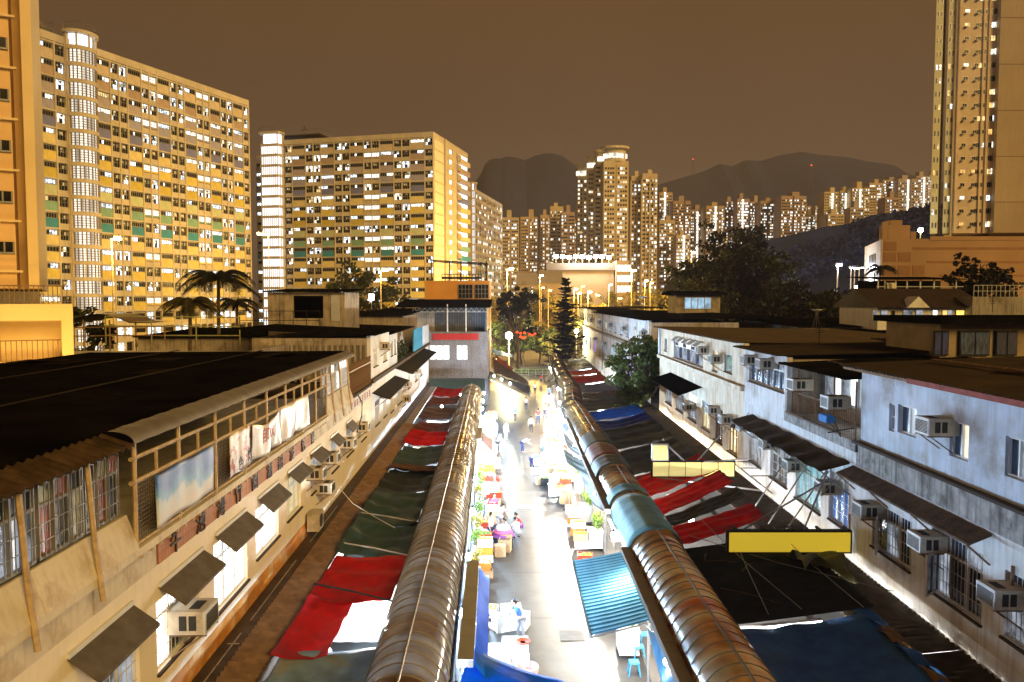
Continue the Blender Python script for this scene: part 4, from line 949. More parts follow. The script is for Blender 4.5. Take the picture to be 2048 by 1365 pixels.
# ---------------------------------------------------------------- left: cream building with the rooftop shelter
LB = thing('market_building', 'long cream building with black rooftop shelter and character sign band', 'building', RL.p(20, -6, 0))
lw = [(10.2, 12.2, 4.3, 6.0, 2), (13.55, 15.05, 4.35, 6.0, 2), (15.85, 18.2, 4.45, 6.0, 3), (19.2, 21.8, 4.3, 6.15, 3), (22.65, 25.05, 4.6, 6.1, 3), (26.1, 28.05, 4.75, 6.2, 3), (29.6, 31.65, 4.8, 6.1, 3), (33.4, 34.9, 4.8, 6.1, 2), (36.9, 38.6, 4.8, 6.1, 2), (41.0, 42.6, 4.8, 6.1, 2)]
wall_holes(RL, 4, 44.4, 2.2, 6.8, lw, M_cream, LB)
rmb(RL).box(4, 44.4, -8, -.24, 0, 7.3).build('core', M_inter, LB)
WL1 = lit('market_room_white', (1, .99, .93), 4.5, var=.35, scale=1.6, sc3=(1, 1, .5)); WL2 = lit('market_room_curtain', (1, .82, .42), 1.3, var=.7, scale=3, sc3=(4, 4, .3)); WD = lit('market_room_dim', (.75, .85, 1), .5, var=.9, scale=2)
pan = [(None,), (WD, None), (WL1, WL1, M_glassb, WL1, WD, WD), (WL1,), (WL1,), (WL2,), (None, WD, None), (WD,), (None, WD), (WL2, WD)]
for (a, b, c, d, n), pm in zip(lw, pan): window(RL, LB, a, b, c, d, n, .27, pm, M_white, bars=.14 if a > 18 else .2)
for a, b, z, o in ((12.45, 14.7, 6.45, .75), (15.95, 18.5, 6.33, .72), (19.3, 21.75, 6.38, .68), (22.85, 25.1, 6.38, .66), (26.2, 28.2, 6.42, .62), (29.5, 31.4, 6.42, .6), (33.2, 34.8, 6.45, .55), (36.8, 38.4, 6.45, .5)): awning(RL, LB, a, b+RW.uniform(-.1, .1), z+RW.uniform(-.04, .04), o*RW.uniform(.7, .92), RW.uniform(.3, .42), M_hood)
# rust run-off along the foot of the wall
rmb(RL).box(4, 30, .001, .006, 3.3, 3.95).build('foot_stain', mat('rust_foot', (.46, .19, .03), var=.3, scale=1.5, dirt=(.60, .45, .25), dirt_amt=.9, dirt_scale=1.4), LB)
# band with tiles and characters
for i in range(9): rmb(RL).box(4.3+i*1.29, 5.56+i*1.29, -.15, .02+.01*(i % 2), 6.81, 7.49).build('band_panel', M_creamp, LB)
for i in range(11): rmb(RL).box(30.05+i*1.29, 31.31+i*1.29, -.15, .02+.008*(i % 2), 6.81, 7.49).build('band_panel', M_creamp, LB)
_m = MB(); _m.box(-.155, .155, -.025, .1, -.108, .108); TILE = _m.mesh('tile', M_tile, recenter=False)[0]
rmb(RL).box(15.95, 30, -.15, .0, 6.81, 7.49).build('tile_backing', M_sill, LB)
i = 0; s = 16.11
while s < 29.9:
    for j in range(3): inst('tile', TILE, RL.M(s, .01, 6.925+j*.226), LB)
    s += .322
# raised characters
M_char = mat('sign_character', (.05, .035, .03), rough=.5)
def text(body, M_, size, m, name, parent=None, depth=.02, **tags):
    cu = bpy.data.curves.new(name, 'FONT'); cu.body = body; cu.size = size; cu.extrude = depth; cu.align_x = 'CENTER'; cu.align_y = 'BOTTOM_BASELINE'; cu.materials.append(m)
    tmp = bpy.data.objects.new(name, cu); C.objects.link(tmp); me = bpy.data.meshes.new_from_object(tmp.evaluated_get(bpy.context.evaluated_depsgraph_get())); bpy.data.objects.remove(tmp)
    o = bpy.data.objects.new(name, me); C.objects.link(o); MM = M_ @ Matrix.Rotation(math.pi/2, 4, 'X'); o.matrix_basis = MM; WM[o] = MM
    if parent is not None: o.parent = parent; o.matrix_parent_inverse = WM[parent].inverted()
    for k, v in tags.items(): o['category' if k == 'cat' else k] = v
    return o
for i, ch in enumerate('牛池灣竹園潮語浸信會'):
    px = [336, 388, 430, 466, 500, 530, 553, 576, 600, 619][i]
    u = (px-1024)/F; a = -7.26/(u+.026)
    text(ch, RL.M(a, .06, 6.86), .60, M_char, 'sign_character', LB)
# floor slab over the band, shelter above
rmb(RL).box(4, 37.2, -8, .34, 7.5, 7.66).build('floor_slab', M_creamp, LB)
for i in range(40): rmb(RL).box(14.6+i*.42, 14.66+i*.42, .02, .33, 7.42, 7.499).build('joist', M_rail, LB)
# near room: flared skirt panels and gridded windows
for i in range(6):
    a = 5.2+i*1.54; mb = rmb(RL); mb.extr([(.30, 7.67), (.36, 7.67), (.12, 8.34), (.06, 8.34)], a, a+1.52); mb.build('skirt_panel', M_creamp, LB)
for i in range(4):
    a = 31.4+i*1.42; mb = rmb(RL); mb.extr([(.30, 7.67), (.36, 7.67), (.12, 8.38), (.06, 8.38)], a, a+1.40); mb.build('skirt_panel', M_creamp, LB)
M_reda = lit('shop_red_goods', (.9, .12, .05), .22, var=.9, scale=4); M_yel = lit('room_yellow_goods', (.9, .7, .3), .25, var=.95, scale=5)
for a, b, pm in ((5.3, 8.2, (None, WD)), (8.3, 10.6, (M_reda, WD)), (10.7, 11.6, (WD, None)), (11.7, 13.0, (M_reda, M_yel, None)), (13.05, 14.25, (M_yel, None, M_reda))): window(RL, LB, a, b, 8.38, 9.62, 3, .3, pm, M_steel, out=.02, bars=.12, sill=False)
for a, b, pm in ((31.45, 33.2, (WD, None)), (33.3, 35.0, (None, WL1, WD)), (35.1, 36.9, (WD, WL1))): window(RL, LB, a, b, 8.42, 9.75, 3, .35, pm, M_white, out=.02, bars=.16, sill=False)
for s in (11.0, 12.9, 32.5, 34.3, 36.2): MB().tube([RL.p(s, .42, 7.25), RL.p(s, .30, 8.3), RL.p(s, .2, 9.75)], .05, 6).build('strut', M_rail, LB)
# railings, wire panels
for a in (14.45, 16.5, 18.7, 20.9, 23.0, 25.1, 27.3, 29.4, 31.3): MB().tube([RL.p(a, .28, 7.55), RL.p(a, .28, 9.75)], .045, 6).build('post', M_rail, LB)
for i, a in enumerate((15.4, 17.6, 19.8, 22.0, 24.1, 26.2, 28.4, 30.4)): MB().tube([RL.p(a, .28, 8.98), RL.p(a, .28, 9.45)], .035, 5).build('short_post', M_rail, LB)
for z, r in ((7.74, .035), (8.98, .05), (9.45, .045)): MB().tube([RL.p(14.3, .28, z), RL.p(31.4, .28, z)], r, 6).build('rail', M_rail, LB)
for i, (a, b) in enumerate(((14.5, 16.5), (16.5, 18.7), (18.7, 20.9), (20.9, 23.0), (23.0, 25.1), (25.1, 27.3), (27.3, 29.35), (29.45, 31.3))):
    mb = rmb(RL)
    for j in range(14): z = 7.8+j*.086; mb.box(a+.05, b-.05, .255, .265, z-.008, z+.008)
    n = int((b-a)/.1)
    for j in range(n): x = a+.05+j*.1; mb.box(x, x+.01, .244, .254, 7.78, 8.95)
    mb.build('wire_panel', M_mesh if i < 6 else M_hood, LB)
rmb(RL).box(14.3, 31.4, -5, -4.9, 7.67, 9.8).build('shelter_back', M_inter, LB)
# black roof with rolled eave
mb = MB(lambda x, y, z: RL.p(x, -y, z)); corr(mb, 3.8, 37.3, .15, 12.6, 10.02, 9.96, .25, .03); mb.build('roof', mat('shelter_roof_black', (.005, .004, .003), rough=.95, var=.6, scale=.6, spec=0.), LB)
mb = rmb(RL); mb.grid(lambda u, v: (14.2+23*u, -.1+.52*math.sin(v*1.5), 10.02-.24*v*v-.006*math.sin(u*180)), 160, 6); mb.build('eave', mat('eave_sheet', (.16, .145, .14), rough=.6, var=.2), LB, smooth=True)
mb = MB(lambda x, y, z: RL.p(x, -y, z)); corr(mb, 3.8, 14.2, -.42, .2, 9.76, 9.98, .25, .035); mb.build('eave', mat('eave_rust', (.05, .032, .018), rough=.9, spec=.05, var=.5, scale=3, dirt=(.05, .03, .02), dirt_amt=.8), LB)
for z in (9.9,): rmb(RL).box(3.8, 37.3, -12.7, -12.55, 9.4, 9.95).build('back_fascia', M_sill, LB)
# patched sheets and battens on the black roof
rp = random.Random(15)
for i in range(9): a, o_ = rp.uniform(7, 33), -rp.uniform(1.5, 10.5); rmb(RL).box(a, a+rp.uniform(1.2, 3.5), o_-rp.uniform(.8, 1.8), o_, 10.045, 10.06).build('roof_patch', mat('roof_patch', (.016, .012, .009), rough=.95, var=.5, scale=2, spec=0., rnd=.5), LB)
for o_ in (-4.2, -8.3): rmb(RL).box(3.8, 37.3, o_, o_+.07, 10.05, 10.085).build('roof_seam', mat('roof_seam', (.02, .014, .01), spec=.02), LB)
# banners on the rail
def cloth(name, label, cat, fn, nu, nv, m, th=.008, group=None, sub=None):
    """fn(u,v)->Vector; gives a sheet with thickness"""
    P_ = [[Vector(fn(i/nu, j/nv)) for i in range(nu+1)] for j in range(nv+1)]
    n0 = (P_[0][nu]-P_[0][0]).cross(P_[nv][0]-P_[0][0]).normalized()*th
    mb = MB(); a = mb.pts([q for r_ in P_ for q in r_]); b = mb.pts([q+n0 for r_ in P_ for q in r_])
    for j in range(nv):
        for i in range(nu):
            k = j*(nu+1)+i; mb.face((a+k, a+k+1, a+k+nu+2, a+k+nu+1)); mb.face((b+k, b+k+nu+1, b+k+nu+2, b+k+1))
    for i in range(nu): mb.face((a+i, b+i, b+i+1, a+i+1)); k = nv*(nu+1)+i; mb.face((a+k, a+k+1, b+k+1, b+k))
    for j in range(nv): k = j*(nu+1); mb.face((a+k, a+k+nu+1, b+k+nu+1, b+k)); k += nu; mb.face((a+k, b+k, b+k+nu+1, a+k+nu+1))
    tags = dict(label=label, cat=cat)
    if group: tags['group'] = group
    o = mb.build(name, m, None, True, **tags)
    return o
def skymat():
    m = bpy.data.materials.new('sky_print'); m.use_nodes = True; nt = m.node_tree; N = nt.nodes; b = N['Principled BSDF']; b.inputs['Roughness'].default_value = .45
    tc = N.new('ShaderNodeTexCoord'); nz = N.new('ShaderNodeTexNoise'); nz.inputs['Scale'].default_value = 1.1; nz.inputs['Detail'].default_value = 5
    sp = N.new('ShaderNodeSeparateXYZ'); L(nt, tc.outputs['Generated'], sp.inputs[0]); L(nt, tc.outputs['Object'], nz.inputs['Vector'])
    ad = N.new('ShaderNodeMath'); ad.operation = 'MULTIPLY_ADD'; ad.inputs[1].default_value = .9; L(nt, sp.outputs['Z'], ad.inputs[0]); L(nt, nz.outputs['Fac'], ad.inputs[2])
    r_ = N.new('ShaderNodeValToRGB'); e = r_.color_ramp.elements; e[0].position = .55; e[0].color = (.62, .62, .64, 1); e[1].position = 1.25; e[1].color = (.03, .12, .48, 1)
    x = e.new(.70); x.color = (.55, .62, .70, 1); x = e.new(.80); x.color = (.14, .34, .66, 1); 
    mr = N.new('ShaderNodeMath'); mr.operation = 'MULTIPLY'; mr.inputs[1].default_value = .82; L(nt, ad.outputs[0], mr.inputs[0]); L(nt, mr.outputs[0], r_.inputs[0]); L(nt, r_.outputs[0], b.inputs['Base Color'])
    return m
def ban(s0, s1, z0, z1, ph, amp=.018, sag=.0, out=.34):
    return lambda u, v: RL.p(s0+(s1-s0)*u, out+amp*math.sin(u*9+ph+v*2)*(.3+v)+.012*math.sin(u*23+ph), z1-(z1-z0)*v-sag*math.sin(math.pi*u)*(1-v)-.02*math.sin(u*13+ph))
cloth('banner', 'banner printed with blue sky and white clouds on the rooftop rail', 'banner', ban(15.2, 18.45, 7.82, 8.93, 0), 30, 12, skymat())
def floralmat(name, a_, b_, c_, sc):
    m = bpy.data.materials.new(name); m.use_nodes = True; nt = m.node_tree; N = nt.nodes; b = N['Principled BSDF']; b.inputs['Roughness'].default_value = .4
    tc = N.new('ShaderNodeTexCoord'); nz = N.new('ShaderNodeTexNoise'); nz.inputs['Scale'].default_value = sc; nz.inputs['Detail'].default_value = 2; nz.inputs['Distortion'].default_value = 1.5; L(nt, tc.outputs['Object'], nz.inputs['Vector'])
    r_ = N.new('ShaderNodeValToRGB'); r_.color_ramp.interpolation = 'CONSTANT'; e = r_.color_ramp.elements; e[0].position = 0; e[0].color = (*a_, 1); e[1].position = .55; e[1].color = (*b_, 1); x = e.new(.66); x.color = (*c_, 1)
    L(nt, nz.outputs['Fac'], r_.inputs[0]); L(nt, r_.outputs[0], b.inputs['Base Color']); return m
FL = floralmat('festive_print', (.60, .54, .48), (.38, .06, .03), (.62, .22, .14), 2.2); FW = mat('white_plastic_sheet', (.66, .66, .70), rough=.3, var=.12, scale=5)
bn1 = cloth('banner', 'creased banner with red swirls and dark characters on the rooftop rail', 'banner', ban(19.5, 21.3, 7.85, 8.98, 1), 18, 10, FL)
bn2 = cloth('banner', 'sagging white banner with red lettering on the rooftop rail', 'banner', ban(21.35, 24.3, 7.85, 8.98, 2, .06, .22), 26, 10, FW)
bn3 = cloth('plastic_sheet', 'crumpled white plastic sheet hung beside the red-lettered banner', 'sheet', ban(24.4, 27.9, 7.85, 9.0, 4, .06), 30, 10, FW)
tr_ = mat('print_red', (.42, .04, .02)); tb_ = mat('print_navy', (.02, .03, .10))
text('色', RL.M(20.2, .42, 7.95), .42, tb_, 'lettering', bn1, .004); text('灯', RL.M(20.95, .42, 8.05), .42, tb_, 'lettering', bn1, .004)
text('自DX', RL.M(22.6, .45, 8.32), .50, tr_, 'lettering', bn2, .004)
for s, z in ((13.0, 4.9), (16.9, 5.0)): ac(RL, s, z, 'window air conditioner below a brown hood on the cream wall', 'air conditioners on the cream wall', sc=1.2)
for s, z in ((29.2, 5.55), (31.9, 5.6), (35.7, 5.5), (39.8, 5.6), (30.7, 4.6)): ac(RL, s, z, 'window air conditioner hung between windows of the cream wall', 'air conditioners hung on the cream wall')
t = thing('air_conditioner', 'outdoor condenser unit standing at the foot of the cream wall', 'air conditioner', RL.p(28.9, .4, 3.6))
rmb(RL).box(28.5, 29.3, .1, .55, 3.62, 4.3).build('casing', M_ac, t); MB(lambda x, y, z: RL.p(28.9, .551+y, 3.96) + Vector((0, x, z))).prism([(.27*math.cos(q*.628), 0) for q in range(1)]+[(0, 0), (.1, 0)], 0, .1) if False else None
q = MB()
for i in range(12): a0, a1 = i*math.pi/6, (i+1)*math.pi/6; c_ = RL.p(28.9, .556, 3.96); q.quad(c_, c_+Vector((0, .27*math.cos(a0), .27*math.sin(a0))), c_+Vector((0, .27*math.cos(a1), .27*math.sin(a1))))
q.build('fan_grille', M_acd, t)
# black cable loop on the wall
def cable(label, pts, r, m): return MB().tube(pts, r, 5).build('cable', m, label=label, cat='cable')
cable('black cable looping down the cream wall from the shelter corner', [RL.p(37.3, .2, 7.6), RL.p(38.3, .35, 7.7), RL.p(39.2, .4, 7.2), RL.p(39.2, .38, 6.5), RL.p(38.2, .3, 5.8)], .035, M_black)
# ---------------------------------------------------------------- left: second and third buildings
M_wht = mat('white_render', (.72, .72, .72), var=.08, scale=.8, streak=.4, dirt=(.28, .24, .2), dirt_amt=.4)
M_blw = mat('bluish_render', (.50, .55, .62), var=.08, scale=.8, streak=.4, dirt=(.25, .25, .27), dirt_amt=.4)
LB2 = thing('market_building', 'white rooftop rooms with black hoods past the barred recess', 'building', RL.p(55, -4, 0))
hl = [(46, 47.8, 4.8, 6.3), (49.5, 51, 4.8, 6.3), (53, 54.5, 4.6, 6.2), (57, 59.5, 4.6, 6.5), (64, 66, 5, 6.5), (70, 72, 5, 6.5), (75, 77, 5, 6.5)]
wall_holes(RL, 44.41, 85, 2.2, 7.6, hl, M_wht, LB2)
for i, h in enumerate(hl): window(RL, LB2, *h, 3, .3, ((WD, None), (WD,), (None,), (WD, WL1), (WL2,), (WD, None), (None,))[i], M_white)
hu = [(45.6, 47.2, 8.5, 9.6), (49.6, 51.3, 8.5, 9.5)]
wall_holes(RL, 44.6, 52.5, 7.85, 10.45, hu, M_wht, LB2, 'upper_wall')
for h in hu: window(RL, LB2, *h, 3, .3, (None, WD, WL2), M_white)
rmb(RL).box(44.6, 52.5, -7, -.24, 7.85, 10.3).build('core', M_hut, LB2)
hu = [(53.4, 54.4, 8.6, 9.6), (55.3, 56.2, 8.6, 9.7)]
wall_holes(RL, 52.55, 57, 7.85, 10.1, hu, M_blw, LB2, 'upper_wall')
for h in hu: window(RL, LB2, *h, 2, .3, (None, WD), M_white)
mb = MB(lambda x, y, z: RL.p(x, -y, z)); corr(mb, 44.3, 52.9, -.3, 8, 10.5, 10.9, .3, .03); mb.build('roof', M_roofk, LB2)
mb = MB(lambda x, y, z: RL.p(x, -y, z)); corr(mb, 52.95, 69, -.1, 9, 10.2, 10.5, .3, .03); mb.build('roof', M_roofk, LB2)
rmb(RL).box(44.4, 85, -.3, .18, 7.61, 7.84).build('ledge', M_sill, LB2)
rmb(RL).box(44.41, 85, -8, -.25, 0, 7.6).build('core', M_inter, LB2)
awning(RL, LB2, 44.8, 55.5, 7.0, 1.1, .35, M_black, False); awning(RL, LB2, 55.8, 80, 7.5, 1.3, .4, M_black, False)
for i in range(9): rmb(RL).box(68.7+i*.95, 69.6+i*.95, -.05, .05+.02*(i % 2), 7.86, 9.9).build('blue_shutter', mat('blue_shutter', (.03, .22, .38), var=.25, scale=1.5, streak=.5), LB2)
for i in range(7): rmb(RL).box(77.4+i*1.1, 78.45+i*1.1, -.05, .03+.02*(i % 2), 7.86, 9.9).build('grey_board', M_blw, LB2)
for i in range(10): rmb(RL).box(57.2+i*1.12, 58.25+i*1.12, -.9, -.8, 7.86, 9.2+.3*(i % 3)).build('screen_board', M_conc, LB2)
# greenery on the terrace
q = MB(); leaf_cloud(q, [(RL.p(58+i*.7, -.2, 8.2+.25*(i % 4)), .45, .5) for i in range(9)], 900, .16, random.Random(8)); q.build('terrace_plant', G1, label='dark climbing plants on the terrace before the blue shutters', cat='plant')
# barred recess between the buildings
for i in range(26): MB().tube([RL.p(37.4+i*.27, .05, 7.7), RL.p(37.4+i*.27, .05, 9.3)], .025, 4).build('bar', M_rust, LB2)
rmb(RL).box(37.3, 44.5, -.02, .1, 8.9, 8.96).build('bar_rail', M_rail, LB2); rmb(RL).box(37.3, 44.5, -5, -4.8, 7.6, 10).build('recess_wall', M_hut, LB2); rmb(RL).box(37.3, 44.4, -8, .1, 7.5, 7.62).build('recess_floor', M_sill, LB2)
mb = MB(lambda x, y, z: RL.p(44.55-.001, -x-.3, z))
for i in range(20): mb.box(i*.34, i*.34+.17, -.05, .05, 7.7, 9.9)
mb.build('slat_fence', M_hut, LB2)
rs = random.Random(3)
for i in range(8):                                             # eight maroon characters, too small to read: strokes only
    q = rmb(RL); a = 38.0+i*.77
    for z in (6.98, 7.12, 7.26): q.box(a+rs.uniform(0, .08), a+rs.uniform(.36, .46), .056, .062, z, z+.035)
    for u in (.08, .22, .36): q.box(a+u, a+u+.035, .063, .069, 6.93+rs.uniform(0, .1), 7.38-rs.uniform(0, .12))
    q.build('sign_character', mat('sign_maroon', (.30, .03, .06)), LB2)
rmb(RL).box(37.6, 44.2, .03, .055, 6.86, 7.47).build('sign_board', M_wht, LB2)
for s, z in ((48.3, 6.3), (52.0, 6.2), (55.0, 6.1), (60.5, 5.6), (60.5, 4.4), (68, 6)): ac(RL, s, z, 'window air conditioner on the white wall below black hoods', 'air conditioners on the second wall')
ac(RL, 48.6, 9.4, 'window air conditioner on the white rooftop room', 'air conditioner on the rooftop room')

# ---------------------------------------------------------------- right row
M_blue = mat('blue_white_render', (.52, .62, .78), var=.14, scale=1.4, streak=.3, dirt=(.24, .21, .19), dirt_amt=.8, dirt_scale=.55, bump=.25)
M_wht2 = mat('stained_white_render', (.70, .74, .80), var=.12, scale=1.2, streak=.4, dirt=(.22, .18, .13), dirt_amt=.75, dirt_scale=.6, bump=.2)
M_rustw = mat('rust_stained_render', (.68, .62, .50), var=.15, scale=1, streak=.8, dirt=(.38, .18, .05), dirt_amt=.6, dirt_scale=.6)
M_mould = mat('mouldy_ledge', (.30, .30, .31), var=.4, scale=2.5, streak=.9, dirt=(.05, .05, .045), dirt_amt=.8, dirt_scale=1.5, bump=.4)
RB = thing('market_building', 'blue-white plastered building with long rusty hood over its lower windows', 'building', RR.p(18, -4, 0))
h1 = [(21.6, 24.0, 4.6, 6.05), (18.2, 20.5, 4.5, 6.25), (15.3, 17.35, 4.6, 6.2), (12.2, 14.2, 4.6, 6.2)]
wall_holes(RR, 8, 25.2, 2.2, 6.95, h1, M_wht2, RB)
pm = [(M_glassb, None, WD, None), (None, WD, None), (WD, None), (None,)]
for i, h in enumerate(h1): window(RR, RB, *h, 3, .3, pm[i], M_white, bars=.16)
window(RR, RB, 20.55, 20.6, 4.5, 4.6, 1, 0, (None,), M_white, sill=False, openl=(20.45, -1.0)) if False else None
for a, ang in ((20.1, -.9), (23.6, -.5)):
    MM = RR.M(a, .02, 4.62) @ Matrix.Rotation(ang, 4, 'Z'); q = MB(mf(MM)); wd, hh = .75, 1.12
    for bx in ((0, .05, 0, hh), (wd-.05, wd, 0, hh), (.35, .4, 0, hh), (0, wd, 0, .05), (0, wd, hh-.05, hh)): q.box(bx[0], bx[1], -.03, .03, bx[2], bx[3])
    q.build('casement', M_white, RB); q = MB(mf(MM)); q.quad((.04, 0, .04), (wd-.04, 0, .04), (wd-.04, 0, hh-.04), (.04, 0, hh-.04)); q.build('casement_pane', M_glassb, RB)
rmb(RR).box(8, 25.2, -8, -.24, 0, 7.5).build('core', M_inter, RB)
rmb(RR).box(8, 25.2, -.2, .04, 6.951, 7.72).build('ledge_band', M_mould, RB); rmb(RR).box(8, 25.2, -.2, .22, 7.721, 7.80).build('ledge', M_sill, RB)
h2 = [(21.5, 22.55, 8.55, 9.4), (22.75, 23.1, 8.5, 9.35), (18.95, 19.8, 8.4, 9.35), (16.75, 17.5, 8.4, 9.35), (14.5, 15.5, 8.4, 9.35)]
wall_holes(RR, 8, 25.0, 7.8, 10.32, h2, M_blue, RB, 'upper_wall')
rmb(RR).box(8, 25.0, -8, -.25, 7.8, 10.2).build('core', M_hut, RB)
for i, h in enumerate(h2): window(RR, RB, *h, 2 if h[1]-h[0] > .5 else 1, .5 if i == 1 else 0, ((lit('blind_pale', (.8, .9, 1), .7, var=.3), None), (M_glassb,), (lit('lamp_in_window', (1, .85, .6), 2.5), None), (WD, None), (None,))[i], M_white, sill=False)
mb = rmb(RR); corrf = MB(lambda x, y, z: RR.p(x, -y, z)); corr(corrf, 7.8, 25.5, -.55, 9, 10.36, 10.75, .2, .03); corrf.build('roof', M_roofb, RB)
rmb(RR).box(7.8, 21, .5, .57, 10.2, 10.34).build('fascia', mat('red_fascia', (.25, .05, .04), var=.3, scale=3), RB)
rmb(RR).box(21.0, 25.3, .45, .5, 10.22, 10.34).build('fascia', M_rust, RB)
aw = MB(lambda x, y, z: RR.p(x, y, z)); aw.extr([(.05, 6.90), (.62, 6.66), (.62, 6.6), (.05, 6.85)], 17.8, 25.4); aw.build('rusty_hood', mat('rust_hood', (.09, .06, .04), var=.5, scale=3, rough=.95, bump=.8), RB)
for s in (17.9, 20.5, 23, 25.3): MB().tube([RR.p(s, .02, 6.1), RR.p(s, .6, 6.6)], .025, 4).build('hood_bracket', M_rust, RB)
MB().tube([RR.p(17.0, .06, 6.4), RR.p(17.0, .06, 5.6)], .04, 5).build('iron_bar', M_rust, RB)
for s, z in ((23.7, 5.62), (20.2, 5.72), (17.0, 5.5), (14.0, 5.6)): ac(RR, s, z, 'window air conditioner above an opened casement of the blue-white building', 'air conditioners on the blue-white building', sc=1.02)
ac(RR, 19.95, 8.95, 'rust-streaked air conditioner under the red fascia roof', 'air conditioner under the red fascia', sc=1.02)
rq = random.Random(61)
for i in range(8): a, o_ = rq.uniform(10, 24), -rq.uniform(.8, 7); MB().box(-.06, .06, -rq.uniform(.8, 1.8), .6, 0, .05) and inst('roof_board', MB().box(-.09, .09, -1.1, .9, 0, .05).mesh('roof_board', mat('roof_board', (.05, .035, .02), var=.4, rnd=.4, spec=.05), recenter=False)[0], RR.M(a, o_, 10.42+.04*-o_) @ Matrix.Rotation(rq.uniform(-1.5, 1.5), 4, 'Z'), RB)
MB().tube([RR.p(12, -2, 10.55), RR.p(20, -2.3, 10.6), RR.p(24.6, -2.1, 10.58)], .05, 6).build('roof_pipe', M_rust, RB)
# second: open balcony and glazed room
RB2 = thing('market_building', 'white building with railed balcony and broad mossy hood', 'building', RR.p(31, -4, 0))
h1 = [(35.3, 37.0, 4.6, 6.2), (31.8, 34.0, 4.5, 6.1), (28.2, 30.8, 4.4, 6.1), (25.8, 27.4, 4.5, 6.3)]
wall_holes(RR, 25.21, 38.2, 2.2, 7.4, h1, M_wht2, RB2)
aq = lit('aqua_curtain', (.35, .85, 1), .9, var=.6, scale=3, sc3=(5, 5, .2)); bl_ = lit('blue_shutter_lit', (.05, .25, .8), .7, var=.5, scale=3)
for i, h in enumerate(h1): window(RR, RB2, *h, (3, 3, 4, 3)[i], .3, ((WD, M_glassb), (None, WD), (aq,), (bl_, WD))[i], M_white, bars=.2)
rmb(RR).box(25.21, 38.2, -8, -.24, 0, 7.3).build('core', M_inter, RB2)
rmb(RR).box(25.1, 32.0, -1.6, .12, 7.4, 7.75).build('balcony_floor', M_mould, RB2)
mb = rmb(RR); mb.quad((25.1, -1.6, 7.75), (32, -1.6, 7.75), (32, -1.6, 10), (25.1, -1.6, 10)); mb.build('balcony_wall', M_wht2, RB2)
bw = lit('balcony_room', (.95, 1, .95), 2.6, var=.75, scale=2.5, sc3=(3, 3, .4))
window(RR, RB2, 25.6, 28.2, 7.8, 9.6, 3, 0, (bw, WL1, bw), M_white, out=-1.55, sill=False); window(RR, RB2, 28.6, 31.6, 8.4, 9.7, 4, 0, (bw, WD, bw, WD), M_white, out=-1.55, sill=False)
for i in range(47): MB().tube([RR.p(25.2+i*.147, .08, 7.75), RR.p(25.2+i*.147, .08, 8.75 if i % 12 else 9.8)], .012 if i % 12 else .035, 4).build('baluster', M_rust, RB2)
for z in (7.8, 8.75): rmb(RR).box(25.2, 32, .06, .1, z-.02, z+.02).build('rail', M_rust, RB2)
mb = rmb(RR); mb.tube([(25.4, .5, 8.0), (28.8, .5, 8.0)], .03, 4); mb.tube([(25.4, .5, 7.9), (27, .1, 8.3)], .03, 4); mb.tube([(25.5, .6, 8.1), (28.5, .3, 8.5)], .02, 4); mb.tube([(25.3, .1, 8.2), (25.5, .9, 8.0)], .02, 4); mb.build('drying_rack', M_black, RB2)
rmb(RR).box(26.6, 27.3, .2, .5, 8.15, 8.4).build('plastic_basin', mat('blue_basin', (.03, .2, .6)), label='bright blue plastic basin on the balcony drying rack', cat='basin')
mb = MB(lambda x, y, z: RR.p(x, -y, z)); corr(mb, 25.4, 32.2, -.35, 7, 9.86, 10.2, .25, .03); mb.build('roof', M_roofk, RB2)
ac(RR, 29.6, 9.0, 'air conditioner on long stays at the railed balcony', 'air conditioners of the balcony', .1); ac(RR, 26.2, 8.75, 'air conditioner on long stays at the railed balcony', 'air conditioners of the balcony', .1)
wall_holes(RR, 32.05, 38.2, 7.4, 10.1, [(32.4, 37.4, 8.55, 9.75)], M_wht2, RB2, 'upper_wall'); rmb(RR).box(32.05, 38.2, -7, -.25, 7.4, 10).build('core', M_hut, RB2)
window(RR, RB2, 32.4, 37.4, 8.55, 9.75, 6, .28, (M_glassb, WD, M_glassb, M_glassb), M_white, sill=True)
for s in (36.4, 34.0): ac(RR, s, 9.45, 'air conditioner above the six-light glazed rooftop room', 'air conditioners above the glazed room')
mb = MB(lambda x, y, z: RR.p(x, -y, z)); corr(mb, 31.9, 38.6, -.5, 11, 10.2, 10.5, .25, .03); mb.build('roof', M_roofb, RB2)
aw = MB(lambda x, y, z: RR.p(x, y, z)); aw.grid(lambda u, v: (25.6+11*u, .05+1.05*v, 6.95-.28*v+.03*math.sin(u*40)), 40, 3); aw.grid(lambda u, v: (25.6+11*u, .05+1.05*v, 6.9-.28*v+.03*math.sin(u*40)), 40, 3); aw.build('mossy_hood', mat('mossy_hood', (.035, .026, .018), var=.5, scale=2, rough=1, dirt=(.09, .055, .025), dirt_amt=.6, bump=1), RB2)
for s in (25.7, 29.2, 33, 36.5): MB().tube([RR.p(s, .02, 5.8), RR.p(s, 1.0, 6.6)], .03, 4).build('hood_bracket', M_steel, RB2)
for s, z in ((37.0, 6.1), (33.4, 5.9), (30.3, 5.6), (26.9, 5.55)): ac(RR, s, z, 'air conditioner under the broad mossy hood', 'air conditioners under the mossy hood', stay=True)
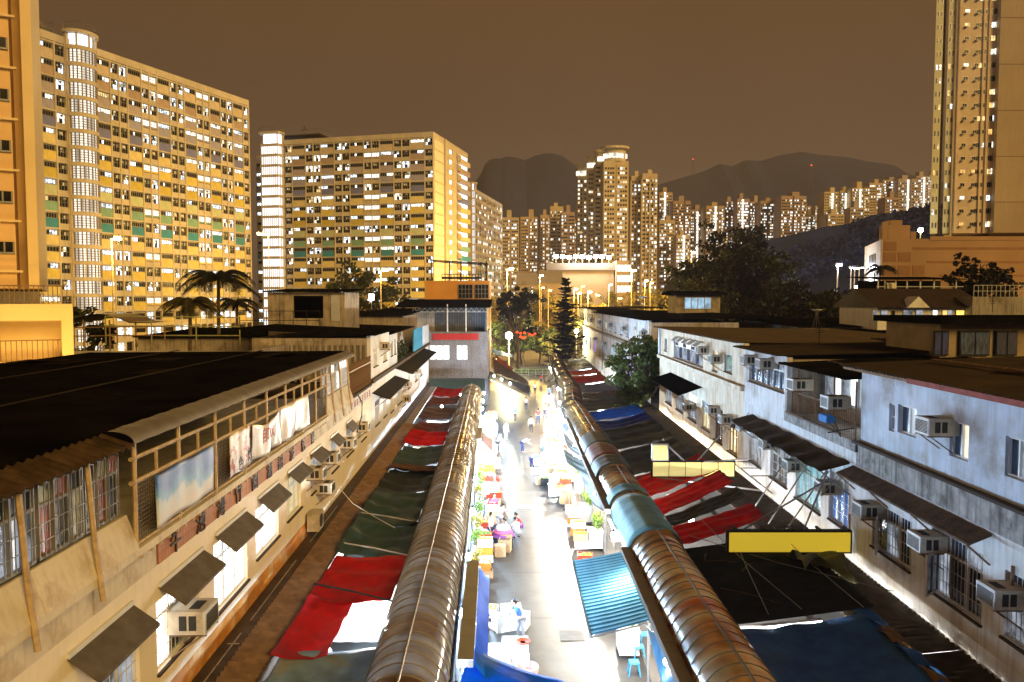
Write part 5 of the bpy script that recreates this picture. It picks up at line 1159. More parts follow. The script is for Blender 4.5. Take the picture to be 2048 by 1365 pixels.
# third: rust stained, glazed bay
RB3 = thing('market_building', 'rust-stained white building with projecting glazed bay and lean-to hood', 'building', RR.p(50, -4, 0))
h1 = [(56.5, 59, 4.6, 6.2), (52.5, 55, 4.6, 6.2), (48.5, 51, 4.6, 6.3), (45, 47, 4.6, 6.3), (42.2, 44, 4.4, 6.3), (39.2, 41, 4.3, 6.2)]
wall_holes(RR, 38.21, 61.6, 2.2, 7.9, h1, M_rustw, RB3)
for i, h in enumerate(h1): window(RR, RB3, *h, 3, .3, ((WD, None), (WD,), (WD, WL1), (WL2, WD), (None,), (WL2, None))[i], (M_white, M_white, M_white, M_white, M_rust, M_rust)[i])
rmb(RR).box(38.21, 61.6, -8, -.24, 0, 10.3).build('core', M_inter, RB3)
h2 = [(47, 56, 8.35, 9.6), (58.6, 59.6, 8.6, 9.6), (40.5, 42, 8.6, 9.6), (43.5, 44.6, 8.4, 9.6)]
wall_holes(RR, 38.21, 61.6, 8.15, 10.35, h2, M_rustw, RB3, 'upper_wall')
for i, h in enumerate(h2): window(RR, RB3, *h, (7, 1, 1, 1)[i], .3 if i == 0 else 0, ((WD, M_glassb, M_glassb, WL1), (None,), (lit('green_room', (.4, .7, .6), .6, var=.9, scale=3),), (WL2,))[i], M_white)
rmb(RR).box(38.2, 61.7, -.2, .22, 7.901, 8.14).build('ledge', M_rustw, RB3)
rmb(RR).box(61.2, 61.6, -.2, .15, 8.15, 10.3).build('corner_pier', M_wht2, RB3)
mb = MB(lambda x, y, z: RR.p(x, -y, z)); corr(mb, 38.3, 62, -.5, 15, 10.42, 10.15, .3, .03); mb.build('roof', mat('pale_brown_roof', (.08, .06, .04), rough=.9, spec=.05, var=.2, scale=.5, dirt=(.05, .04, .03), dirt_amt=.5), RB3)
for i in range(5): a = 47.5+i*1.7; MB(mf(RR.M(a, .1, 9.62))).extr([(0, .32), (-.4, .05), (-.4, 0), (0, .28)], -.55, .55).build('top_light', M_white, RB3)
awning(RR, RB3, 47, 57, 7.1, 1.5, .5, M_roofk, False)
for s, z in ((57.5, 6.2), (52, 6.2), (49.5, 5.3), (43.2, 6.0), (40.4, 5.9), (45.8, 9.3), (42.7, 9.0)): ac(RR, s, z, 'air conditioner on the rust-stained white wall', 'air conditioners on the rust-stained wall')
# fourth: far part beyond the tree
RB4 = thing('market_building', 'far white building with black roof beyond the bushy street tree', 'building', RR.p(95, -4, 0))
h1 = [(70+i*7.5, 72.6+i*7.5, 4.6, 6.6) for i in range(10)]; h2 = [(69+i*5.2, 70.9+i*5.2, 8.7, 10.0) for i in range(9)]
wall_holes(RR, 67, 150, 2.2, 7.9, h1, M_wht2, RB4)
for i, h in enumerate(h1): window(RR, RB4, *h, 3, .3, ((None,), (lit('purple_window', (.35, .2, 1), 2.0),), (WD,), (aq,), (WD, None))[i % 5], M_white)
rmb(RR).box(67, 150, -8, -.25, 0, 7.9).build('core', M_inter, RB4)
rmb(RR).box(67, 150, -.2, .3, 7.901, 8.2).build('ledge', M_mould, RB4)
wall_holes(RR, 67, 116, 8.2, 10.75, h2, M_wht2, RB4, 'upper_wall'); rmb(RR).box(67, 116, -8, -.25, 8.2, 10.6).build('core', M_conc, RB4)
for i, h in enumerate(h2): window(RR, RB4, *h, 2, .3, ((None,), (WL2, None), (None, WD), (lit('tv_window', (.3, .6, 1), 1.5),), (None,))[i % 5], M_white)
mb = MB(lambda x, y, z: RR.p(x, -y, z)); corr(mb, 66.6, 116.5, -.5, 12, 10.85, 11.1, .4, .04); mb.build('roof', M_roofk, RB4)
wall_holes(RR, 116.5, 150, 8.2, 11.2, [(120+i*4, 122+i*4, 9, 10.4) for i in range(7)], M_conc, RB4, 'upper_wall'); rmb(RR).box(116.5, 150, -8, -.25, 8.2, 11.1).build('core', M_inter, RB4)
mb = MB(lambda x, y, z: RR.p(x, -y, z)); corr(mb, 116.3, 150.5, -.5, 12, 11.3, 11.5, .4, .04); mb.build('roof', M_roofb, RB4)
for i in range(9): ac(RR, 68.2+i*6.3, 6.7 if i % 2 else 9.4, 'air conditioner on the far white wall beyond the tree', 'air conditioners on the far white wall')
MB().tube([RR.p(104, .15, 3), RR.p(104, .15, 10.8)], .1, 6).build('drain_pipe', M_conc, RB4)
# huts and roofs behind the right row
p0, p1 = pd(1352, 625, 92), pd(1440, 625, 92)
t = thing('rooftop_hut', 'black rooftop hut with blue-lit sliding windows', 'hut', ((p0.x+p1.x)/2, 93, 10))
zt, zb_ = pd(0, 590, 92).z, 10.3
MB().box(p0.x, p1.x, 92, 97, zb_, zt).build('wall', M_hut, t); mb = MB(); mb.extr([(91.3, zt), (98, zt), (98, zt+.2), (94.5, zt+.5), (91.3, zt+.2)], p0.x-.6, p1.x+.6); mb.build('roof', M_roofk, t)
for i in range(4): x0 = pd(1376, 0, 92).x+i*.82; q = MB(); q.use(M_frame); q.box(x0, x0+.8, 91.93, 91.99, zt-1.75, zt-.3); q.use(lit('hut_light', (.45, .75, 1), 1.0, var=.7, scale=1)); q.box(x0+.06, x0+.74, 91.9, 91.98, zt-1.68, zt-.37); q.build('window', None, t)
t = thing('satellite_dish', 'white satellite dish on the flat black roof', 'dish', pd(1287, 612, 88)); p = pd(1287, 596, 88)
MB().lathe(p, [(.05, -.1), (.35, -.02), (.62, .12), (.60, .14), (.33, .02), (.03, -.06)], 14).build('dish', M_wht, t); MB().tube([p-Vector((0, 0, 1.1)), p], .05, 5).build('post', M_steel, t)
t = thing('satellite_dish', 'small satellite dish on a tripod before the dark trees', 'dish', pd(1634, 650, 60)); p = pd(1634, 622, 60)
MB().lathe(p, [(.04, -.08), (.3, .0), (.42, .1), (.40, .12), (.05, .03)], 12).build('dish', M_wht, t)
for dx in (-.3, 0, .3): MB().tube([p, p+Vector((dx, .1, -1.4))], .02, 4).build('leg', M_steel, t)
def roofplane(label, x0, x1, y0, y1, z0, z1, m, wall=None):
    t = thing('low_building', label, 'building', ((x0+x1)/2, (y0+y1)/2, 0)); MB().box(x0, x1, y0+.3, y1-.3, 0, min(z0, z1)-.06).build('wall', wall or M_hut, t)
    mb = MB(); corr(mb, x0-.3, x1+.3, y0, y1, z0, z1, .3, .035); mb.build('roof', m, t)
roofplane('black sheet-roofed block behind the rust-stained building', 27.5, 44, 40, 62, 10.0, 10.2, M_roofk)
roofplane('brown sheet-roofed block behind the balcony building', 19.2, 34, 33.5, 39.5, 10.3, 10.55, M_roofb)
roofplane('black-roofed block beyond the glazed bay roof', 24, 50, 62.5, 80, 10.4, 10.7, M_roofk)
roofplane('brown-roofed block below the village houses', 22, 60, 45, 50, 9.9, 10.0, M_roofb) if False else None
t = thing('rooftop_hut', 'tan rooftop hut with black-framed windows and dark flat roof', 'hut', (19.5, 31, 10))
p0, p1 = pd(1880, 700, 31), pd(2060, 700, 31); zt = pd(0, 648, 31).z
MB().box(p0.x, p1.x+6, 31, 35.5, 9.8, zt).build('wall', mat('hut_tan', (.30, .23, .15), var=.2, scale=1.5, dirt=(.1, .07, .04), dirt_amt=.5), t); MB().box(p0.x-.4, p1.x+8, 30.3, 36, zt+.001, zt+.28).build('roof', M_roofk, t)
for a, b, l_ in ((1885, 1916, (.1, .2, .6)), (1938, 2000, (.45, .6, .5)), (2012, 2056, (.2, .2, .25))):
    x0, x1 = pd(a, 0, 31).x, pd(b, 0, 31).x; q = MB(); q.use(M_black); q.box(x0, x1, 30.9, 30.99, zt-1.32, zt-.28); q.use(lit('hut_window_%d' % a, l_, .06, var=.95, scale=3, sc3=(4, 1, 1))); n = max(2, int((x1-x0)/.5))
    for i in range(n): u0 = x0+(x1-x0)*i/n+.04; q.box(u0, u0+(x1-x0)/n-.08, 30.87, 30.95, zt-1.26, zt-.36)
    q.build('window', None, t)
# village houses
t = thing('village_house', 'white village house with dark pitched roof and small front gable', 'house', (33, 63, 0))
p0, p1 = pd(1755, 640, 60), pd(1962, 640, 60); ze, zr = pd(0, 614, 60).z, pd(0, 591, 60).z
MB().box(p0.x, p1.x, 60, 67, 0, ze).build('wall', M_wht, t)
mb = MB(); mb.extr([(59.4, ze-.05), (67.6, ze-.05), (63.5, zr+.6)], p0.x-.4, p1.x+.3); mb.build('roof', mat('dark_tile_roof', (.03, .018, .014), var=.3, scale=2), t)
g0, g1 = pd(1822, 0, 60).x, pd(1868, 0, 60).x; MB(lambda x, y, z: (y, x, z)).extr([(g0, ze-.06), (g1, ze-.06), ((g0+g1)/2, zr-.1)], 59.3, 61).build('gable', M_wht, t)
for a, b, m_ in ((1762, 1770, WD), (1778, 1790, WD), (1800, 1806, M_slabdark), (1824, 1842, WD), (1850, 1862, WD), (1884, 1892, WL1), (1904, 1912, M_lorange), (1914, 1922, WD), (1932, 1947, lit('gold_window', (1, .65, .12), 2.2)), (1949, 1962, MATS['gold_window'])):
    x0, x1 = pd(a, 0, 60).x, pd(b, 0, 60).x; q = MB(); q.use(M_frame); q.box(x0-.04, x1+.04, 59.95, 59.99, ze-1.1, ze-.25); q.use(m_); q.box(x0, x1, 59.92, 59.98, ze-1.05, ze-.3); q.build('window', None, t)
t = thing('village_house', 'grey flat-roofed house with orange-lit window beside the gabled house', 'house', (42, 64, 0))
x0 = pd(1962, 0, 59).x; MB().box(x0+.1, x0+14, 59, 68, 0, pd(0, 594, 59).z).build('wall', M_conc, t)
xa, xb = pd(2011, 0, 59).x, pd(2034, 0, 59).x; q = MB(); q.use(M_frame); q.box(xa-.05, xb+.05, 58.9, 58.99, 10.2, 11.2); q.use(M_lorange); q.box(xa, xb, 58.86, 58.95, 10.25, 11.15); q.build('window', None, t)
fence('rooftop_fence', 'white picket rail on the grey flat roof', [(x0+.3, 59.2, pd(0, 594, 59).z), (x0+13, 59.2, pd(0, 594, 59).z)], .9, .35, M_white, 2, .02)
t = thing('rooftop_terrace', 'open terrace frame with pale posts and hanging cloth', 'terrace', (38, 76, 0)); z0 = pd(0, 592, 75).z; z1 = pd(0, 560, 75).z
for a in (1771, 1785, 1807, 1830, 1857, 1885, 1930): x = pd(a, 0, 75).x; MB().tube([(x, 75, z0-1), (x, 75, z1)], .07, 5).build('post', M_frame, t)
xa, xb = pd(1768, 0, 75).x, pd(1945, 0, 75).x; mb = MB(); corr(mb, xa, xb, 74.5, 82, z1+.05, z1+.5, .4, .04); mb.build('roof', M_roofk, t); MB().box(xa, xb, 79, 79.2, z0-1, z1).build('back_wall', M_inter, t); MB().tube([(xa, 75, z0+.9), (xb, 75, z0+.9)], .05, 5).build('rail', M_frame, t); MB().box(xa, xb, 75, 82, 0, z0-.9).build('wall', M_hut, t)
x = pd(1786, 0, 75).x; cloth('hanging_cloth', 'pale cloth hung from the open terrace frame', 'cloth', lambda u, v: (x+.9*u+.1*math.sin(v*3), 74.8+.12*math.sin(u*9), z1-.3-1.3*v), 8, 6, mat('pale_cloth', (.5, .48, .4)))
for i, (px, D, h) in enumerate(((1940, 85, 16.5), (1995, 90, 15.8))):
    p = pd(px, 560, D); tree('broadleaf_tree', ('roof-height dark bush before the podium stripe', 'low spreading dark bush beside the terrace')[i], (p.x, D, 0), h, clumps(3.2, h*.7, h, 9, 300+i, .45), 1500, .5, G4, 310+i)
# TV aerials
for i, (px, py, D, nm) in enumerate(((1638, 690, 36, 'TV aerial standing on the brown sheet roof'), (1362, 652, 60, 'TV aerial on the pale brown roof edge'), (1985, 625, 50, 'crooked TV aerial before the grey flat-roofed house'))):
    p = pd(px, py, D); q = MB(); h = 1.0; q.tube([p, p+Vector((0, 0, h))], .02, 4)
    for j in range(5): z = p.z+h-.1*j; q.tube([(p.x-.3+.03*j, p.y, z), (p.x+.3-.03*j, p.y, z)], .012, 4)
    q.build('tv_aerial', M_black, label=nm, cat='aerial')
# ================================================================== market street
M_road = mat('road_concrete', (.040, .037, .034), rough=.38, var=.25, scale=.9, dirt=(.09, .085, .08), dirt_amt=.6, dirt_scale=.35, bump=.15)
M_pave = mat('pavement', (.07, .065, .06), rough=.8, var=.2, scale=1.2, dirt=(.10, .09, .08), dirt_amt=.6)
mb = MB(); mb.quad((-1.9, 2, .004), (4.9, 2, .004), (6.6, 125, .004), (-4.4, 125, .004)); mb.build('road', M_road, kind='structure')
mb = MB(); mb.prism([(-7.2, 2), (-1.75, 2), (-3.4, 88), (-9.4, 88)], 0, .12); mb.build('pavement', M_pave, kind='structure')
mb = MB(); mb.prism([(4.55, 2), (11.3, 2), (12.5, 130), (7.2, 130), (5.6, 72), (4.55, 55)], 0, .12); mb.build('pavement', M_pave, kind='structure')
q = MB()
for y in range(14, 100, 5): q.box(-1.75-.026*y*.8, 4.5, y, y+.03, .0045, .007)
q.build('road_joint', mat('joint', (.08, .08, .075)), kind='structure')
for x, y in ((.3, 44.5), (1.8, 27)): MB().box(x, x+.9, y, y+.9, .006, .016).build('manhole_cover', mat('manhole', (.12, .11, .10), metal=.3), label='square %s manhole cover set in the market road' % ('worn' if x < 1 else 'dark'), cat='manhole cover')

# ---------------------------------------------------------------- barrel roofs
def barrelmat(name, cols, per, rough=.34):
    """polycarbonate sheet, weathered in bays of different tint along the street"""
    m = bpy.data.materials.new(name); m.use_nodes = True; nt = m.node_tree; N = nt.nodes; b = N['Principled BSDF']; out = N['Material Output']
    b.inputs['Roughness'].default_value = rough; b.inputs['Specular IOR Level'].default_value = .55
    tc = N.new('ShaderNodeTexCoord'); sp = N.new('ShaderNodeSeparateXYZ'); L(nt, tc.outputs['Object'], sp.inputs[0])
    nz = N.new('ShaderNodeTexNoise'); nz.noise_dimensions = '1D'; nz.inputs['Scale'].default_value = 1/per; nz.inputs['Detail'].default_value = 4; L(nt, sp.outputs['Y'], nz.inputs['W'])
    r_ = N.new('ShaderNodeValToRGB'); e = r_.color_ramp.elements; e[0].position = .4; e[0].color = (*cols[0], 1); e[1].position = .6; e[1].color = (*cols[-1], 1)
    for i, c in enumerate(cols[1:-1]): x = e.new(.4+.2*(i+1)/(len(cols)-1)); x.color = (*c, 1)
    L(nt, nz.outputs['Fac'], r_.inputs[0])
    n2 = N.new('ShaderNodeTexNoise'); n2.inputs['Scale'].default_value = 1.6; n2.inputs['Detail'].default_value = 8; L(nt, tc.outputs['Object'], n2.inputs['Vector'])
    mx = N.new('ShaderNodeMix'); mx.data_type = 'RGBA'; mx.blend_type = 'MULTIPLY'; mx.inputs[0].default_value = .6
    r2 = N.new('ShaderNodeValToRGB'); r2.color_ramp.elements[0].position = .3; r2.color_ramp.elements[0].color = (.35, .3, .26, 1); r2.color_ramp.elements[1].position = .6; r2.color_ramp.elements[1].color = (1, 1, 1, 1)
    L(nt, n2.outputs['Fac'], r2.inputs[0]); L(nt, r_.outputs[0], mx.inputs[6]); L(nt, r2.outputs[0], mx.inputs[7])
    L(nt, mx.outputs[2], b.inputs['Base Color']); t = N.new('ShaderNodeBsdfTranslucent'); L(nt, mx.outputs[2], t.inputs[0]); ms = N.new('ShaderNodeMixShader'); ms.inputs[0].default_value = .42
    L(nt, b.outputs[0], ms.inputs[1]); L(nt, t.outputs[0], ms.inputs[2]); L(nt, ms.outputs[0], out.inputs[0]); return m
def barrel(label, path, hw, z0, h, m, rib_m, step=.55):
    """path: (y, x) centre line; half width hw; springing z0; rise h"""
    path = [(y, x) for y, x in path]
    def cx(y):
        for (a, xa), (b, xb) in zip(path, path[1:]):
            if a <= y <= b: return xa+(xb-xa)*(y-a)/(b-a)
        return path[-1][1] if y > path[-1][0] else path[0][1]
    y0, y1 = path[0][0], path[-1][0]; t = thing('arcade_roof', label, 'roof', (cx(y0), (y0+y1)/2, 0))
    ny = int((y1-y0)/.55); K = 14
    def prof(i, k=1., dz=0.): a = math.pi*i/K; return -math.cos(a)*hw*k, z0+h*k*math.sin(a)+dz
    mb = MB()
    for kk, fl in ((1., 0), (.985, 1)):
        mb.grid(lambda u, v: (cx(y0+(y1-y0)*v)+prof(u*K, kk)[0], y0+(y1-y0)*v, prof(u*K, kk)[1]+.012*math.sin(v*ny*.9+u*3)), K, ny)
    sk = mb.build('skin', m, t, smooth=True)
    _m = MB(); _m.tube([(prof(i, 1.012)[0], 0, prof(i, 1.012)[1]-z0) for i in range(K+1)], .015, 4); rib = _m.mesh('rib', rib_m, recenter=False)[0]
    y = y0+.05
    while y < y1: inst('rib', rib, T(cx(y), y, z0), t); y += step
    ys = [y0+(y1-y0)*i/40 for i in range(41)]
    MB().tube([(cx(y), y, z0+h+.03) for y in ys], .035, 5).build('ridge_bar', rib_m, t)
    for sg in (-1, 1): MB().tube([(cx(y)+sg*hw*1.02, y, z0-.02) for y in ys], .06, 5).build('edge_beam', M_black, t)
    y = y0+1
    while y < y1:
        for sg in (-1, 1): MB().tube([(cx(y)+sg*hw*.96, y, .1), (cx(y)+sg*hw*.96, y, z0)], .05, 6).build('post', M_steel, t)
        y += 5.5
    return t, cx
M_b1 = barrelmat('arcade_sheet_tan', [(.14, .085, .05), (.36, .34, .32), (.24, .17, .12), (.48, .48, .48), (.20, .11, .06)], 8, .15)
M_b2 = barrelmat('arcade_sheet_brown', [(.07, .04, .02), (.34, .19, .07), (.42, .33, .17), (.34, .125, .04), (.12, .07, .035)], 6, .22)
M_rib = mat('rib_brass', (.26, .20, .09), rough=.45, metal=.3); M_rib2 = mat('rib_dark', (.09, .07, .04), rough=.5)
xl = lambda y: -2.03-.0265*y
BL, cxl = barrel('long ribbed tan barrel roof along the cream building side', [(11, xl(11)), (40, xl(40)), (74, xl(74))], .98, 3.35, .98, M_b1, M_rib)
BR, cxr = barrel('long ribbed brown barrel roof bending along the stained buildings', [(11, 5.2), (56, 5.22), (63, 5.1), (69, 5.55), (76, 6.1), (84, 6.0), (100, 6.3), (118, 6.9)], .95, 3.35, .98, M_b2, M_rib2)
# tarps thrown over the brown barrel
def wrap(label, y0, y1, m):
    return cloth('tarp', label, 'tarp', lambda u, v: (lambda y, a: (cxr(y)-math.cos(a)*1.03, y, 3.37+1.035*math.sin(a)+.02*math.sin(y*7+a*3)+.015*math.sin(a*11)))(y0+(y1-y0)*v+.12*math.sin(u*9), math.pi*(.02+.96*u)), 24, 10, m, .01)
def tarpmat(name, c, tl=.35, rough=.6): return mat(name, c, rough=rough, var=.25, scale=1.4, streak=0, dirt=tuple(x*.35 for x in c), dirt_amt=.5, dirt_scale=1.1, transl=tl, bump=.3)
T_teal, T_dk, T_mar = tarpmat('tarp_teal', (.12, .30, .36), .15), tarpmat('tarp_black', (.022, .027, .026), .05), tarpmat('tarp_maroon', (.12, .03, .02), .1)
wrap('teal tarp wrapped over the brown barrel roof', 26.4, 31.4, T_teal); wrap('teal tarp scrap beyond the wrapped teal tarp', 32.0, 33.1, T_teal)
wrap('black tarp band over the brown barrel roof before the maroon band', 37.2, 39.6, T_dk); wrap('maroon tarp band over the brown barrel roof', 39.7, 43.0, T_mar); wrap('black tarp band over the brown barrel roof behind the maroon band', 43.1, 46.6, T_dk)
# ---------------------------------------------------------------- stall roofs beside the barrels
def tarp(label, x0, x1, y0, y1, za, zb, m, sag=.15, wr=.03, skew=0., nu=34, nv=34, seed=0, group=None, slant=0.):
    def fn(u, v):
        x, y = x0+(x1-x0)*u, y0+(y1-y0)*v+skew*u
        z = za+(zb-za)*u+.05*mnoise.noise(Vector((x*.9+seed*3, y*.8, seed)))+.02*abs(math.sin((x*1.3+y*.9)*2.2+3*mnoise.noise(Vector((x, y, seed)))))-sag*4*u*(1-u)*(.6+.4*math.sin(v*3.1))+slant*v+wr*mnoise.noise(Vector((x*1.7+seed, y*1.1, seed)))*2+wr*math.sin(v*nv*.55+u*2+seed)
        return (x, y, z)
    return cloth('tarp', label, 'tarp', fn, nu, nv, m, .012, group)
T_red, T_redo = tarpmat('tarp_red', (.48, .015, .022), .5), tarpmat('tarp_crimson', (.40, .01, .01), .45)
T_blue, T_navy, T_brt = tarpmat('tarp_blue', (.01, .10, .34), .35), tarpmat('tarp_navy', (.025, .12, .36), .1), tarpmat('tarp_bright_blue', (.0, .22, .9), .4)
T_ol, T_gr, T_brn = tarpmat('tarp_olive', (.06, .06, .035), .15), tarpmat('tarp_grey', (.13, .13, .15), .15), tarpmat('tarp_brown', (.10, .05, .03), .15)
T_mix = mat('tarp_faded_blue', (.17, .26, .33), rough=.5, var=.3, scale=2, dirt=(.34, .27, .10), dirt_amt=.8, dirt_scale=.9, transl=.2, bump=.3); T_or = tarpmat('tarp_orange', (.45, .10, .03), .4); T_grn = tarpmat('tarp_dark_green', (.035, .07, .062), .12)
# left: dark lean-to roof along the wall, then tarps down to the barrel
SR = thing('lean_to_roof', 'rusty corrugated lean-to roof along the foot of the cream wall', 'roof', RL.p(28, .9, 0))
for i in range(9):
    a = 6+i*5.5; mb = MB(lambda x, y, z: RL.p(x, y, z)); corr(mb, a, a+5.46, .62, 1.55, 3.42, 3.30, .26, .07); mb.build('sheet', mat('rust_sheet', (.15, .09, .055), rough=.85, var=.35, scale=3, rnd=.25), SR)
rmb(RL).box(6, 55, 1.552, 1.60, 2.9, 3.36).build('edge_board', M_sill, SR)
rmb(RL).box(6, 84, .01, .61, 3.2, 3.38).build('gutter_board', mat('gutter_board', (.06, .04, .03), var=.4, scale=2), SR)
for i, (a, b) in enumerate(((12, 20.2), (21, 26), (28, 33))): rmb(RL).box(a, b, .31, .345, 3.381, 3.388).build('sealing_strip', M_conc, SR)
for a in (14, 16.8, 19.5): rmb(RL).box(a, a+.05, .18, .5, 3.389, 3.395).build('sealing_strip', M_conc, SR)
for i in range(10): rmb(RL).box(36+i*4.8, 40.7+i*4.8, .62, 1.25, 3.25, 3.36).build('stone_slab', mat('coping_slab', (.24, .19, .15), var=.3, scale=1.5, rnd=.2), SR)
lx = lambda y: RL.p(y, 1.62, 0).x; bx = lambda y: cxl(y)-1.0
def ltarp(label, y0, y1, za, zb, m, seed, sag=.12, cut=0., **k):
    y = (y0+y1)/2; q = random.Random(seed*7+1); return tarp(label, lx(y), bx(y)-cut, y0-q.uniform(0, .35), y1+q.uniform(0, .35), za+q.uniform(-.05, .14), zb+q.uniform(-.02, .1), m, sag*q.uniform(.9, 1.8), q.uniform(.03, .06), q.uniform(-.5, .5), seed=seed, slant=q.uniform(-.12, .12), **k)
ltarp('faded blue and ochre tarp beside the tan barrel roof', 12.0, 18.9, 3.35, 3.2, T_mix, 1, .2)
ltarp('red tarp with a torn lit corner beside the tan barrel roof', 19.0, 22.4, 3.4, 3.3, T_red, 2, .12, 1.25)
ltarp('red panelled tarp behind the torn red tarp', 22.6, 26.4, 3.45, 3.35, T_redo, 3, .1)
ltarp('dark green tarp behind the red panelled tarp', 26.9, 30.5, 3.4, 3.3, T_grn, 4, .2)
ltarp('dark green tarp between two rope lines', 30.7, 35.2, 3.4, 3.35, T_grn, 5, .15)
ltarp('black tarp with a red edge strip behind the green tarps', 35.6, 40, 3.4, 3.35, T_dk, 6, .18)
ltarp('narrow dull red strip tarp across the stalls', 40.1, 41.2, 3.5, 3.4, T_brn, 7, .1)
ltarp('black-green tarp before the crimson stall cover', 41.4, 46.5, 3.4, 3.35, T_grn, 8, .15)
ltarp('crimson stall cover with a bright lit edge', 47, 51, 3.6, 3.4, T_red, 9, .2)
ltarp('patched black and red cover behind the crimson one', 51.5, 57, 3.5, 3.4, T_mar, 10, .2)
ltarp('rust brown cover over the farther stalls', 57.5, 64, 3.5, 3.5, T_brn, 11, .15)
ltarp('maroon cover in front of the lamp-lit red cover', 64.5, 69, 3.6, 3.5, T_mar, 12, .15)
ltarp('red cover next to the bright lamp at the barrel end', 69.5, 75, 3.7, 3.6, T_redo, 13, .15)
# frames and ropes on the tarps
for i, (y, nm) in enumerate(((26.6, 'pale bent pipe across the green tarp edge'), (22.5, 'dark pipe across the red tarp edge'), (30.6, 'grey rope line across the green tarps'))):
    MB().tube([(lx(y)-.1, y+1.0, 3.5), ((lx(y)+bx(y))/2, y+.3, 3.52), (bx(y), y-.2, 3.42)], .03, 5).build('pipe', M_frame if i != 1 else M_black, label=nm, cat='pipe')
cable('thin drooping wire from the cream wall to the tan barrel roof', [RL.p(33, .1, 4.6), RL.p(31.5, 1.3, 3.9), RL.p(30.5, 2.4, 3.6), RL.p(29, 3.4, 3.6)], .016, M_wht)
# right: dark lean-to along the wall and covers down to the barrel
SR2 = thing('lean_to_roof', 'dark corrugated lean-to roof along the foot of the stained walls', 'roof', RR.p(30, .9, 0))
for i in range(14):
    a = 8+i*5.5; mb = MB(lambda x, y, z: RR.p(x, y, z)); corr(mb, a, a+5.46, .02, 1.9, 3.5, 3.3, .24, .04); mb.build('sheet', mat('dark_sheet', (.055, .042, .03), rough=.9, var=.4, scale=2.5, rnd=.3), SR2)
rx = lambda y: RR.p(y, 1.7, 0).x; brx = lambda y: cxr(y)+1.0
def rtarp(label, y0, y1, za, zb, m, seed, sag=.12, **k):
    y = (y0+y1)/2; return tarp(label, brx(y), rx(y), y0, y1, za, zb, m, sag, seed=seed, **k)
rtarp('big dark blue tarp with yellow-brown edge before the stained wall', 10, 20.6, 3.3, 3.75, T_navy, 21, .25, nu=26, nv=30)
for i in range(7): y = 13+i*1.15; cloth('tarp_flap', 'ragged %s flap along the edge of the big dark blue tarp' % ('yellow-brown' if i % 2 else 'navy'), 'tarp', (lambda y: lambda u, v: (rx(y)-.2+.75*u, y+1.1*v, 3.78-.35*u*u+.07*math.sin(v*5+u*4+y)))(y), 8, 8, tarpmat('tarp_ochre', (.26, .13, .03), .1) if i % 2 else T_navy, .01, 'flaps of the dark blue tarp')
M_bcorr = mat('black_corrugated', (.016, .017, .015), rough=.7, var=.4, scale=2)
CR = thing('stall_roof', 'black corrugated stall roof littered with branches', 'roof', (8.3, 24, 0)); mb = MB(lambda x, y, z: (y, x, z)); corr(mb, 20.9, 27.4, brx(24), rx(24)+.3, 3.3, 3.85, .26, .045); mb.build('sheet', M_bcorr, CR)
for i, (a, b) in enumerate((((6.6, 25.4), (7.6, 25.0)), ((6.5, 23.0), (7.8, 21.6)), ((6.9, 26.2), (6.6, 25.2)), ((7.6, 24.4), (8.2, 25.0)))):
    MB().tube([(*a, 3.55), ((a[0]+b[0])/2, (a[1]+b[1])/2+.1, 3.62), (*b, 3.66)], .025, 4, .012).build('branch', M_bark, label='dry fallen branch lying on the black corrugated stall roof', cat='branch', group='branches on the stall roof')
cloth('tarp', 'torn pale green tarp scrap hanging below the long yellow sign', 'tarp', lambda u, v: (9.3+1.6*u, 23.4+1.6*v+.3*math.sin(u*4), 3.95+.35*math.sin(u*5+v*3)*(1-v*.4)+.1*math.sin(v*12)), 16, 16, tarpmat('tarp_pale_green', (.20, .22, .13), .15))
rtarp('row of red awning panels in front of the black stall roof', 27.5, 29.6, 3.4, 4.0, T_redo, 22, .05, skew=1.6)
rtarp('olive tarp folded between the red awnings', 29.7, 31.2, 3.4, 4.2, T_ol, 23, .1, skew=2.0)
rtarp('bright red tarp with a lit slit beside it', 31.3, 33.6, 3.4, 4.3, T_red, 24, .08, skew=2.4)
rtarp('bright red tarp under the small yellow sign', 34.3, 38.2, 3.4, 4.2, T_red, 25, .08, skew=2.2)
rtarp('black brown cover behind the small yellow sign', 38.6, 44.6, 3.4, 4.0, T_dk, 26, .12, skew=2)
rtarp('black cover with a bright slit beside it', 45.3, 52, 3.4, 4.0, T_dk, 27, .15, skew=2)
rtarp('deep blue shiny cover below the bushy tree', 52.3, 56.4, 3.4, 3.9, tarpmat('tarp_deep_blue', (.006, .01, .16), .25, .35), 28, .35, skew=2)
rtarp('sky blue cover below the bushy tree', 56.6, 61.2, 3.4, 3.9, tarpmat('tarp_sky_blue', (.02, .16, .48), .4), 29, .1, skew=1.5)
rtarp('olive green cover beside the bushy tree', 62, 69.5, 3.4, 3.8, T_ol, 30, .15, skew=1)
rtarp('dull red brown cover beyond the olive cover', 69.8, 74, 3.4, 3.7, T_brn, 31, .12)
rtarp('grey patched cover beyond the brown cover', 74.3, 81, 3.4, 3.7, T_gr, 32, .12)
rtarp('red cover lit from below at the bend', 82, 87, 3.5, 3.8, T_redo, 33, .12)
rtarp('lit orange panel between red covers', 87.3, 90.5, 3.4, 3.7, T_or, 34, .1)
rtarp('red cover behind the lit orange panel', 91, 97, 3.5, 3.8, T_redo, 35, .12)
rtarp('grey green cover near the pine', 98, 104, 3.5, 3.8, T_gr, 36, .12); rtarp('last dark cover near the pine', 105, 116, 3.5, 3.8, T_dk, 37, .12)
